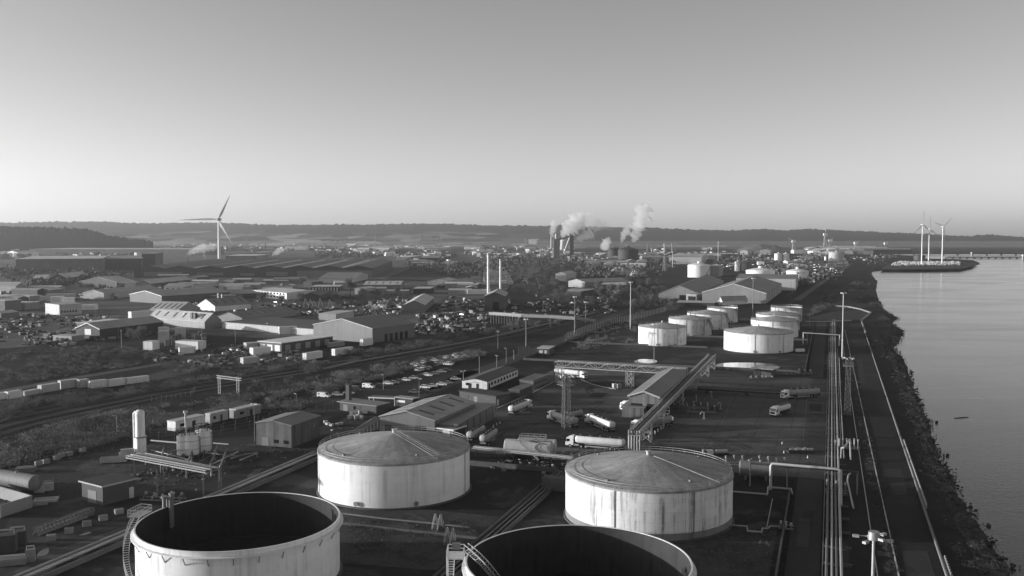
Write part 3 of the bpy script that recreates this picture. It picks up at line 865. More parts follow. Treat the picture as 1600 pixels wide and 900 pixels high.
bund('front wall of the far tank compound', sline(-140, 428, -12, 428, 4), 1.0)
bund('right wall of the far tank compound', sline(-10.2, 414, -10.2, 640, 4), 1.0)
bund('cross wall between the front and second far tanks', sline(-100, 560, -12, 560, 4), 1.0)
bund('pale cross wall by the mast between the far tank rows', sline(-140, 505, -62, 505, 4), 1.0)

# patches, wheel marks and drains on the yard
random.seed(12)
PT = [ground_mat('tarmac_patch_'+n, c, .4, .2, patch=.6, pc=c*1.3, pscale=.3) for n, c in (('dark', .026), ('mid', .05), ('pale', .12))]
for i in range(22):
    s_, t_ = random.uniform(245, 405), random.uniform(-105, -4); L, Wd = random.uniform(4, 16), random.uniform(1.5, 6)
    if i > 17: s_, t_ = random.uniform(100, 235), random.uniform(-6, -3.5); Wd = 2.2
    zone('tarmac_patch', [S(s_,t_), S(s_+L,t_+random.uniform(-.4,.4)), S(s_+L,t_+Wd), S(s_,t_+Wd)], random.choice(PT), .040+.002*i)
M_TYRE = ground_mat('tyre_marks', .022, .6, .3)
for i in range(12):
    s_, t_ = random.uniform(255, 390), random.uniform(-95, -20); a0 = random.uniform(0, 6.28); r_ = random.uniform(9, 26); sw = random.uniform(.7, 1.8)
    for e in (0, 2.0):
        strip('tyre_mark', [S(s_+(r_+e)*math.cos(a0+sw*k/10), t_+(r_+e)*math.sin(a0+sw*k/10)) for k in range(11)], .42, M_TYRE, .092+.002*i)
# puddles that mirror the sky
tq = NT('still_water'); tq.col(.02); tq.bump(tq.noise(1.5), .02, .02); M_PUDDLE = tq.done(.03, spec=.6)
def puddle(px, z=.13, name='puddle'):
    P = [W(*p) for p in px]; P = smooth_line(P + [P[0]], 4)[:-1]
    P = [p + Vector((mnoise.noise(p*.3), mnoise.noise(p*.3+Vector((9,0,0))), 0))*.8 for p in P]
    return tag(MB().sheet(P, z).build(name, M_PUDDLE), kind='structure')
puddle([(1116,577),(1122,569),(1150,567),(1190,567.5),(1214,571),(1212,580),(1160,581)])
puddle([(990,564.5),(1003,561.5),(1022,562.5),(1027,566),(1010,568.5),(995,567.5)])
puddle([(1040,589.5),(1060,588),(1075,588.6),(1062,591)], .13)
puddle([(62,868),(66,860),(77,858),(75,866),(66,869)], .045)
puddle([(126,836),(136,832),(143,833),(134,837)], .045)

# ------------------------------------------------------------------ pipes and pipe bridges
def pipe(mb, pts, r): mb.tube(pts, r, 9)
r = thing('pipe_track', 'bundle of parallel pipes on sleepers running away beside the shore road', 'pipe track', S(300, 2.5))
for k, (t_, rr, s1, m) in enumerate(((0.15, .26, 640, M_DPIPE), (1.05, .24, 700, M_PIPE), (1.85, .24, 690, M_DPIPE), (2.65, .27, 700, M_PIPE), (3.5, .16, 520, M_DPIPE), (4.1, .16, 480, M_PIPE))):
    s0 = 60 if k < 4 else 262
    MB().tube([S(s0, t_, .75), S((s0+s1)/2, t_, .75), S(s1, t_+.3, .75)], rr, 10).build('pipe', m, r, w=True, smooth=60)
sl = None
for k in range(64):
    s_ = 70 + k*9.8
    if sl is None:
        mb = MB(); mb.box(-2.4, -.25, 0, 2.6, .25, .48); sl = o = mb.build('sleeper', M_DCONC, r)
    else: o = sl.copy(); COL.objects.link(o); o.parent = r
    o.location = S(s_, 2.0) - r.location; o.rotation_euler = (0, 0, ROTS)
def portal(label, pts, rad, m, legs=(), beam=None, name='pipe_portal'):
    p0 = pts[0]; r = thing(name, label, 'pipe', (p0[0], p0[1], 0))
    MB().tube(pts, rad, 10).build('pipe', m, r, w=True, smooth=60)
    for p, h in legs: MB().beam((p[0],p[1],0), (p[0],p[1],h), .25).build('leg', M_STEEL, r, w=True)
    if beam:
        mb = MB(); mb.beam(*beam[:2], .35, .45); mb.build('beam', M_DSTEEL, r, w=True)
    return r
a, b = W(1204, 765), W(1315, 778)
h = HT(1204, 765, 725)
portal('large pale pipe arching over the service road into the pipe track', [(a.x,a.y,0), (a.x,a.y,h-.5), (a.x+.35,a.y,h), S(toS(a)[0], 2.2, h), S(toS(a)[0]-.2, 2.9, h-.4), S(toS(a)[0]-1, 2.9, h-1), S(toS(a)[0]-12, 2.9, .9)], .34, M_PIPE,
       legs=[(S(toS(a)[0]+1.5, -17.5), h-.4), (S(toS(a)[0]+1.5, 6.6), h-.6), (S(toS(a)[0]+1.5, -9), h-.4)], beam=(S(toS(a)[0]+1.5, -17.5, h-.55), S(toS(a)[0]+1.5, 6.6, h-.8)))
portal('pale crank-ended pipe rising beside the valve group', [S(262, 3.4, .8), S(259, 3.4, 4.2), S(257.5, 4.0, 4.6), S(268, 5.6, 4.8), S(270, 5.7, 4.2), S(262, 5.8, .6)], .22, M_PIPE)
portal('bent pale pipe dropping into the ground beside the pipe track', [S(216, 5.6, .2), S(217, 5.4, .8), S(238, 4.6, .9), S(241, 4.9, 1.6), S(243, 5.6, 1.8)], .2, M_PIPE)
portal('pipe that steps across the front of the dark bund', [W(1142,771)+Vector((0,0,.5)), W(1199,776)+Vector((0,0,.5)), W(1200,765)+Vector((0,0,.6)), W(1236,768)+Vector((0,0,.6)), W(1238,775)+Vector((0,0,.5))], .17, M_PIPE)
portal('low zigzag pipe on the bund floor right of the stained tank', [W(*p)+Vector((0,0,.45)) for p in ((1141,818),(1142,824),(1167,826),(1168,833),(1190,835),(1191,829),(1200,829),(1203,825.6),(1222,826))], .14, M_PIPE)
portal('thin straight pipe leading back over the bund floor', [W(1198,827)+Vector((0,0,.4)), W(1207,782)+Vector((0,0,.4))], .09, M_PIPE)
portal('dull pipe crossing the turf in front of the clean tank', [W(535,806)+Vector((0,0,.5)), W(600,814)+Vector((0,0,.5)), W(690,823)+Vector((0,0,.5)), W(735,828)+Vector((0,0,.5))], .2, M_DPIPE)
h = HT(1252, 538, 520)
portal('slim double pipe portal over the far end of the service road', [W(1255,538), W(1255,538)+Vector((0,0,h)), W(1312,540)+Vector((0,0,h-.6)), W(1311,541)], .3, M_PIPE, legs=[(W(1261,538), h)])
portal('farther pipe bridge over the pipe track by the shore turf', [W(1258,512)+Vector((0,0,4)), W(1290,512)+Vector((0,0,4)), W(1330,510)+Vector((0,0,4))], .4, M_PIPE, legs=[(W(1265,512), 9), (W(1312,512), 5)])
for k in range(3):
    t_ = -131.8 - k*.95
    o = MB().tube([S(90, t_, .7), S(160, t_, .7), S(224, t_, .7)], .30 if k < 2 else .2, 10).build('pipeline', (M_PIPE, M_DPIPE, M_PIPE)[k], smooth=60)
    tag(o, ['pale pipe next to the left bund wall', 'dull middle pipe beside the left bund wall', 'thin outer pipe beside the left bund wall'][k], 'pipeline', 'pipes along the left bund wall')
for k in range(2):
    o = MB().tube([S(100, -63.6+k*1.1, .5), S(224, -63.6+k*1.1, .5)], .22, 8).build('pipeline', M_DPIPE, smooth=60)
    tag(o, ['left dark pipe in the channel between the bunds', 'right dark pipe in the channel between the bunds'][k], 'pipeline')
# pipe shelf that crosses behind the two cone tanks
r = thing('pipe_shelf', 'long pale pipe shelf running between the cone-roofed tanks at the yard edge', 'pipe rack', S(236, -78))
MB().beam(S(237.5,-92,1.9), S(234.5,-63,1.9), 1.9, .25).build('deck', M_CONC, r, w=True)
for k in range(4):
    MB().tube([S(237.5-.3+k*.45,-92,2.2), S(234.5-.6+k*.45,-63,2.2)], .17, 8).build('pipe', (M_PIPE, M_DPIPE)[k % 2], r, w=True, smooth=60)
for k in range(6):
    MB().beam(S(237.3-k*.55,-91+k*5.5,0), S(237.3-k*.55,-91+k*5.5,1.8), .3).build('leg', M_DCONC, r, w=True)
tag(MB().cbox(*W(868,765).xy, 0, 6, 3, 3.0, ROTS).build('concrete_pit', M_DCONC), 'square concrete pit wall left of the stained tank', 'pit')

def truss_bridge(label, p, q, h, w_, depth, legs, lattice=True, roof=False, pipes=3, posts=None, m=M_RAIL):
    p, q = Vector((p[0],p[1],0)), Vector((q[0],q[1],0)); d = (q-p); L = d.length; d.normalize(); n = Vector((-d.y, d.x, 0))
    r = thing('pipe_bridge', label, 'pipe bridge', ((p+q)/2))
    mb = MB()
    for s_ in (-1, 1):
        o = n*s_*w_/2
        mb.beam(p+o+Vector((0,0,h)), q+o+Vector((0,0,h)), .22, .3)
        mb.beam(p+o+Vector((0,0,h+depth)), q+o+Vector((0,0,h+depth)), .18)
        k = max(2, round(L/(depth*1.6)))
        for i in range(k+1):
            x = p.lerp(q, i/k) + o
            mb.beam(x+Vector((0,0,h)), x+Vector((0,0,h+depth)), .12)
            if i < k:
                y = p.lerp(q, (i+1)/k) + o
                a_, b_ = (h, h+depth) if i % 2 else (h+depth, h)
                if lattice: mb.beam(x+Vector((0,0,a_)), y+Vector((0,0,b_)), .12)
    k = round(L/3)
    for i in range(k+1):
        x = p.lerp(q, i/k); mb.beam(x-n*w_/2+Vector((0,0,h)), x+n*w_/2+Vector((0,0,h)), .16)
    mb.build('frame', m, r, w=True)
    for i in range(pipes):
        o = n*(-w_/2 + w_*(i+.8)/(pipes+.6))
        MB().tube([p+o+Vector((0,0,h+.45)), q+o+Vector((0,0,h+.45))], .2, 8).build('pipe', (M_DPIPE, M_PIPE, M_DSTEEL, M_DPIPE, M_DSTEEL)[i % 5], r, w=True, smooth=60)
    mb = MB(); o = n*(w_/2-.5)
    mb.beam(p+o+Vector((0,0,h+.2)), q+o+Vector((0,0,h+.2)), .9, .08); mb.build('walkway', M_DSTEEL, r, w=True)
    for f_, ww in legs:
        x = p.lerp(q, f_); mb = MB()
        c4 = [x + n*a_*w_/2 + d*b_*ww/2 for a_, b_ in ((-1,-1),(1,-1),(1,1),(-1,1))]
        for c_ in c4: mb.beam(c_, c_+Vector((0,0,h)), .26)
        for i in range(4):
            a_, b_ = c4[i], c4[(i+1) % 4]
            for z0, z1 in ((0, h/2), (h/2, h)):
                mb.beam(a_+Vector((0,0,z0)), b_+Vector((0,0,z1)), .13); mb.beam(b_+Vector((0,0,z0)), a_+Vector((0,0,z1)), .13)
            mb.beam(a_+Vector((0,0,h/2)), b_+Vector((0,0,h/2)), .13)
        mb.build('trestle', m, r, w=True)
    return r
pb_h = 6.6
pA = S(toS(W(986,672,pb_h))[0]-1, toS(W(1000,672,pb_h))[1]); pB = W(1113,553,pb_h)
sA, tA = toS(pA); sB, tB = toS(pB)
main_pb = truss_bridge('long pipe bridge carrying pipes and a walkway from the stained tank to the far tanks', S(sA, (tA+tB)/2-.6), S(sB, (tA+tB)/2-.6), pb_h-1.2, 3.2, 1.3, [(.10,1.5),(.22,3.2),(.44,2.2),(.66,2.2),(.86,2.2),(.985,2.0)], pipes=5, m=M_RAIL)
mb = MB()
for k in range(5):
    x = S(sA+.6, (tA+tB)/2-2.2+k*.75)
    mb = MB(); mb.tube([(x.x,x.y,0), (x.x,x.y,pb_h)], .26 if k < 2 else .16, 10)
    mb.build('riser', M_PIPE, main_pb, w=True, smooth=60)
h2 = HT(984, 606, 580)
b0, b1 = W(869,564,h2+2.2), W(1012,573,h2+2.2)
truss_bridge('pipe bridge with diagonal braces crossing the head of the yard', b0, S(toS(b1)[0], (tA+tB)/2-2.6), h2, 3.0, 2.2, [(.58,2.5),(.03,2.5)], pipes=4)
b2 = S(toS(b1)[0]-1, (tA+tB)/2+2); 
truss_bridge('low pipe bridge running right from the long bridge past the puddle', b2, S(toS(b1)[0]-3, -11), 1.2, 2.2, .9, [(.1,1),(.5,1),(.95,1)], lattice=False, pipes=3, m=M_DSTEEL)
# ------------------------------------------------------------------ buildings
def clad(n, c, **k): return mat('cladding_'+n, c, .6, .2, .08, panel=k.pop('panel', .06), pw=1.1, streak=.2, fine=.06, **k)
C_WHITE, C_PALE, C_MID, C_GREY, C_DARK, C_BLACK = clad('white', .74), clad('pale', .45), clad('mid', .27), clad('grey', .16), clad('dark', .065), clad('blackish', .03)
R_PALE, R_MID, R_GREY, R_DARK = (mat('roof_'+n, c, .55, .3, .06, panel=.08, pw=1.0, fine=.08, spots=.12) for n, c in (('pale', .50), ('mid', .33), ('grey', .20), ('dark', .065)))
R_FELT = mat('roof_felt', .05, .85, .4, .3, fine=.2, spots=.4)
B_BRICK = mat('dark_brick', .085, .9, .25, .8, spots=.15)
B_BRICKL = mat('pale_brick', .16, .9, .25, .8, spots=.15)
M_ROOFLT = mat('rooflight', .5, .4, .1, .5)
M_ROOFLTD = mat('dull_rooflight', .05, .4, .1, .5)
M_TRIM = mat('white_trim', .75, .5, .1, .5)
M_DOORW, M_DOORD, M_DOORG = mat('pale_door', .5, .5, .1, .4), mat('dark_door', .03, .6, .1, .4), mat('grey_door', .17, .5, .1, .4, rib=.4)
DIMS = {}
FOOT = []
def in_building(p, gap=1.5):
    return any(-gap < (p-b).dot(v) < Lx+gap and -gap < (p-b).dot(u) < Ly+gap for b, v, u, Lx, Ly in FOOT)
def shed(label, A, B, C, eave=None, h=None, rise=None, ridge='x', wall=None, roof=None, cat='warehouse', name='warehouse', feats=(), over=.35, lights=0, lightm=None, group=None, trim=None, zA=0.0, parapet=.0, minL=None, chim=(), spans=1):
    """gable, flat or multi-span building; A, B, C are photo pixels of the feet of the left, nearest and right corners"""
    wall, roof = wall or C_MID, roof or R_MID
    a, b, c = W(*A, zA), W(*B, zA), W(*C, zA)
    hh = h if h is not None else max(2.2, HT(B[0], B[1], eave))
    def reach(d, px_):                      # how far along d from b until the photo column px_ is met
        k = px_-800; den = F*d.x - k*d.y*CT
        return (k*(b.y*CT+(EYE-zA)*ST) - F*b.x)/den if abs(den) > 1e-6 else -1
    u = a - b; Ly = u.length; v = c - b; Lx = v.length
    if Lx > Ly:
        v.normalize(); u = Vector((-v.y, v.x, 0)); L_ = reach(u, A[0])
        Ly = L_ if .3*Ly < L_ < 3*Ly else Ly
    else:
        u.normalize(); v = Vector((u.y, -u.x, 0)); L_ = reach(v, C[0])
        Lx = L_ if .3*Lx < L_ < 3*Lx else max(3, (c-b).dot(v))
    if minL: Lx = max(Lx, minL)
    Lx = max(Lx, 3.0)
    r = thing(name, label, cat, (b.x, b.y, 0), math.atan2(v.y, v.x), group)
    wid = (Ly if ridge == 'x' else Lx)/spans
    if rise is None: rise = .0 if ridge == 'flat' else wid*.11
    f = (lambda x, y, z: (x, y, z)) if ridge != 'y' else (lambda x, y, z: (y, x, z))
    Lr, Wr = (Lx, Ly) if ridge != 'y' else (Ly, Lx)
    def put(mb, prof, x0, x1):
        t = MB().ext(prof, x0, x1)
        fs = t.f if ridge != 'y' else [q[::-1] for q in t.f]
        mb.add([f(*p) for p in t.v], fs)
    if ridge == 'flat':
        MB().box(0, 0, 0, Lx, Ly, hh).build('wall', wall, r)
        MB().box(-over, -over, hh+.003, Lx+over, Ly+over, hh+.3).build('roof', roof, r)
        if trim:
            mb = MB()
            for q in ((-over-.02, -over-.02, Lx+over+.02, -over), (-over-.02, -over, -over, Ly+over)): mb.box(q[0], q[1], hh-.02, q[2], q[3], hh+.34)
            mb.build('fascia', trim, r)
    else:
        prof = [(0, 0), (Wr, 0), (Wr, hh)]
        for i in range(spans, 0, -1):
            prof += [((i-.5)*wid, hh+rise)] + ([((i-1)*wid, hh)])
        mb = MB(); put(mb, prof, 0, Lr); mb.build('wall', wall, r)
        sl = rise/(wid/2); th = .22
        for i in range(spans):
            y0, ym, y1 = i*wid, (i+.5)*wid, (i+1)*wid
            e0 = over if i == 0 else 0; e1 = over if i == spans-1 else 0
            mb = MB()
            put(mb, [(y0-e0, hh-sl*e0+.01), (ym, hh+rise+.01), (ym, hh+rise+th), (y0-e0, hh-sl*e0+th)], -over, Lr+over)
            put(mb, [(ym, hh+rise+.01), (y1+e1, hh-sl*e1+.01), (y1+e1, hh-sl*e1+th), (ym, hh+rise+th)], -over, Lr+over)
            ro = mb.build('roof', roof, r)
            mb = MB(); put(mb, [(ym-.35, hh+rise+th-.05), (ym+.35, hh+rise+th-.05), (ym, hh+rise+th+.12)], -over-.02, Lr+over+.02)
            mb.build('ridge_cap', roof if not trim else trim, ro)
        if trim:
            mb = MB()
            for i in range(spans):
                y0, ym, y1 = i*wid, (i+.5)*wid, (i+1)*wid
                for x_ in (-over-.05,):
                    P = [f(x_, y0-(over if i == 0 else 0), hh-sl*(over if i == 0 else 0)+.05), f(x_, ym, hh+rise+.05), f(x_, y1+(over if i == spans-1 else 0), hh-sl*(over if i == spans-1 else 0)+.05)]
                    mb.beam(P[0], P[1], .12, .5); mb.beam(P[1], P[2], .12, .5)
            mb.build('verge_trim', trim, r)
        for k in range(lights):
            x_ = Lr*(k+.6)/(lights+.2); w_ = min(1.6, Lr/lights*.3)
            for i in range(spans):
                for sgn in (0, 1):
                    y0, ym, y1 = i*wid, (i+.5)*wid, (i+1)*wid
                    ya, yb = (y0+.12*wid, ym-.1*wid) if sgn == 0 else (y1-.12*wid, ym+.1*wid)
                    za, zb = hh+sl*abs(ya-(y0 if sgn == 0 else y1))+th, hh+sl*abs(yb-(y0 if sgn == 0 else y1))+th
                    mb = MB(); q = sorted([(ya, za), (yb, zb)])
                    put(mb, [(q[0][0], q[0][1]-.02), (q[1][0], q[1][1]-.02), (q[1][0], q[1][1]+.04), (q[0][0], q[0][1]+.04)], x_-w_/2, x_+w_/2)
                    mb.build('rooflight', lightm or M_ROOFLTD, r)
    for ft in feats:
        face, typ, u0, u1, z0, z1, m = ft
        mb = MB()
        if face == 'BA': mb.box(-.06, Ly*u0, z0, .05, Ly*u1, z1)
        else: mb.box(Lx*u0, -.06, z0, Lx*u1, .05, z1)
        o = mb.build(typ, m, r)
    for (fx, fy, s_, ch, m) in chim:
        base = hh
        MB().box(Lx*fx-s_/2, Ly*fy-s_/2, base-1, Lx*fx+s_/2, Ly*fy+s_/2, base+ch).build('chimney', m, r)
    DIMS[r.name] = (Lx, Ly, hh)
    FOOT.append((b.copy(), v.copy(), u.copy(), Lx, Ly))
    return r
def rowf(face, typ, n, u0, u1, fr, z0, z1, m):
    s_ = (u1-u0)/n
    return [(face, typ, u0+s_*(k+.5-fr/2), u0+s_*(k+.5+fr/2), z0, z1, m) for k in range(n)]

# --- the terminal's own buildings
big = W(679, 656.7, 6.0); bigA = W(593, 649, 6.0); bigC = W(742.6, 628.7, 6.0)
def px_of(p):
    w_ = p.z-EYE; fwd = p.y*CT - w_*ST; dn = -p.y*ST - w_*CT
    return (800+F*p.x/fwd, 450+F*dn/fwd)
def foot(p): return px_of(Vector((p.x, p.y, 0)))
shed('pitched depot shed with a pale sunlit roof slope, beside the clean cone tank', foot(bigA), foot(big), foot(bigC), h=5.9, rise=2.1, wall=C_GREY, roof=mat('depot_roof', .33, .5, .3, .1, panel=.14, pw=2.2), lights=4, lightm=M_ROOFLTD, name='depot_shed',
     feats=[('BA','door',.78,.9,0,3.6,M_DOORD), ('BA','door',.15,.35,0,4,M_DOORD)])
q = big - bigA; q.normalize()
# flat-roofed annex with tall doors along its right side
a_, b_, c_ = W(679,656.7,4.6), W(714,664,4.6), W(773,631,4.6)
shed('flat-roofed annex with five tall dark bay doors facing the yard', foot(W(684,660,4.4)), foot(b_), foot(c_), h=4.5, ridge='flat', wall=C_GREY, roof=R_GREY, name='annex', feats=rowf('BC','bay_door',5,.04,.98,.52,0,3.6,M_DOORG)+rowf('BC','pillar',6,.0,1.0,.1,0,4.4,M_DOORD), cat='workshop')
shed('low lean-to canopy with pale translucent panels in front of the depot shed', foot(W(616,661,3.6)), foot(W(708,672,3.6)), foot(W(713,664,3.6)), h=3.5, ridge='flat', wall=C_DARK, roof=R_MID, name='canopy', cat='canopy', minL=4.5, trim=M_TRIM, feats=rowf('BA','panel',5,.02,.98,.6,2.0,3.3,M_ROOFLT))
shed('white-gabled office hut with two doors and a long row of windows', (722,604.4), (761,608.5), (809,588), h=3.0, rise=1.0, wall=C_WHITE, roof=R_DARK, name='office', cat='office',
     feats=[('BA','door',.62,.75,0,2.1,M_DOORD),('BA','door',.33,.43,0,2.1,M_DOORD),('BA','window',.7,.85,1.2,2.2,M_GLASS),('BA','porch',.28,.8,2.45,2.6,M_DOORG)]+rowf('BC','window',9,.1,.98,.5,1.0,2.2,M_GLASS)+[('BC','door',.04,.09,0,2.1,M_DOORD)])
shed('dark portable cabin with a mossy flat roof, nearest of two by the yard', (796,619.5), (812,623), (832,614.5), h=3.0, ridge='flat', wall=C_DARK, roof=mat('mossy_roof', .13, .9, .5, .4, spots=.6), name='portable_cabin', cat='cabin', feats=rowf('BC','window',5,.05,.95,.45,1.2,2.1,mat('cabin_window', .12, .25, .1, 1)), group='portable cabins by the yard')
shed('grey portable cabin with a long window band, farther of two by the yard', (812,603), (833.5,607.5), (857,597.5), h=3.0, ridge='flat', wall=C_GREY, roof=mat('mossy_roof', .13), name='portable_cabin', cat='cabin', feats=rowf('BC','window',7,.05,.95,.7,1.3,2.1,mat('cabin_window', .12)), group='portable cabins by the yard')
shed('dark flat-roofed brick block with a pale lattice window, behind the annex', (718,625), (775,634), (797,624), h=3.2, ridge='flat', wall=B_BRICK, roof=R_FELT, name='brick_block', cat='building', feats=[('BC','window',.3,.7,.9,2.5,mat('cabin_window', .12)),('BC','door',.06,.2,0,2.1,M_DOORW),('BA','door',.5,.6,0,2.2,M_DOORG),('BA','door',.75,.85,0,2.2,M_DOORD)])
shed('flat-roofed brick boiler house with a square chimney', (531,641), (588,648), (606,640), h=2.9, ridge='flat', wall=B_BRICK, roof=R_GREY, name='boiler_house', cat='building', over=.7, feats=[('BA','door',.42,.5,0,2.1,M_DOORD),('BA','window',.55,.62,1.0,2.0,M_GLASS),('BA','door',.78,.9,0,2.2,M_DOORG)], chim=[(.55,.93,1.5,5.6,B_BRICK)])
shed('grey two-storey store with grimy pitched roof and a boarded doorway', (400.8,692), (455.5,700), (499,683.5), h=6.4, rise=.9, wall=mat('grimy_cladding', .11, .8, .35, .2, streak=.6, panel=.2, pw=1.2), roof=R_GREY, name='store_building', cat='store', feats=[('BA','door',.65,.85,0,2.4,M_DOORG),('BA','window',.08,.22,1.0,2.0,M_GLASS),('BA','window',.36,.5,1.0,2.0,M_GLASS),('BC','window',.62,.7,3.6,5.2,M_GLASS),('BC','window',.75,.83,3.6,5.2,M_GLASS)])
shed('small flat-roofed brick pump house with a wide overhanging roof', (128.4,782.7), (161,790), (212,776.7), h=4.2, ridge='flat', wall=B_BRICK, roof=R_FELT, name='pump_house', cat='building', over=.5, trim=mat('grey_fascia', .4), feats=[('BA','door',.3,.7,0,2.8,M_DOORG),('BC','door',.8,.94,.1,2.6,M_DOORW)])
shed('long low covered way with a sloping roof and pale posts behind the clean tank', (545,690), (556,692), (592,668), h=2.6, rise=.5, wall=C_GREY, roof=R_GREY, name='covered_way', cat='shelter', feats=rowf('BC','post',6,.1,1.,.15,0,2.5,M_TRIM))
shed('dark kiosk with a small pale sign beside the car park', (618,634), (645,637), (653,632), h=2.9, ridge='flat', wall=C_BLACK, roof=R_MID, name='kiosk', cat='kiosk', feats=[('BA','sign',.45,.9,1.4,2.2,M_TRIM)])
shed('flat pale-roofed gatehouse with white window frames on the main road', (840,553), (858,555), (866,551), h=3.2, ridge='flat', wall=B_BRICK, roof=R_PALE, name='gatehouse', cat='gatehouse', feats=[('BA','window',.2,.4,.8,2.4,M_DOORW),('BA','window',.55,.85,.8,2.4,M_DOORW)])
shed('ribbed low store in front of the loading shed', (972,649), (1006,654), (1014,646), h=3.4, ridge='flat', wall=mat('ribbed_cladding', .13, .6, .2, .3, panel=.35, pw=.7), roof=R_GREY, name='ribbed_store', cat='store')
lA, lB, lC = W(982,619,7.0), W(1030,620,7.0), W(1074,581,7.0)
shed('tall open loading shed with a bright ridge strip, beside the pipe bridge', foot(lA), foot(lB), foot(lC), h=6.8, rise=1.7, wall=mat('loading_cladding', .16, .6, .2, .2, panel=.3, pw=.8), roof=R_GREY, name='loading_shed', cat='loading shed', trim=mat('pale_ridge', .45), feats=[('BA','opening',.05,.4,0,4.4,M_BLACK),('BA','opening',.55,.92,0,4.4,M_BLACK),('BC','opening',.05,.95,0,4.6,M_BLACK)])
shed('flat canopy over pumps beside the long puddle', (1178,588), (1205,590), (1213,586.5), h=3.4, ridge='flat', wall=C_DARK, roof=R_PALE, name='pump_canopy', cat='canopy', over=1.2)

# white site cabins in the left depot
for lab, A, B, C, m in (('white-ended long site cabin, nearest of the three by the depot fence',(261.5,671),(274.5,674),(321,663),C_WHITE),
                        ('grey site cabin with a dark door, middle of the three by the depot fence',(321,659),(329,661.5),(356.5,655),C_PALE),
                        ('pale long container-like cabin, farthest of the three by the depot fence',(358.5,651),(369,654.5),(407.5,645.5),C_MID)):
    shed(lab, A, B, C, h=2.8, ridge='flat', wall=m, roof=R_PALE, name='site_cabin', cat='cabin', over=.08, group='site cabins by the depot fence', feats=[('BC','door',.55,.66,.1,2.1,M_DOORD),('BC','window',.15,.3,1.1,2.0,M_GLASS)])

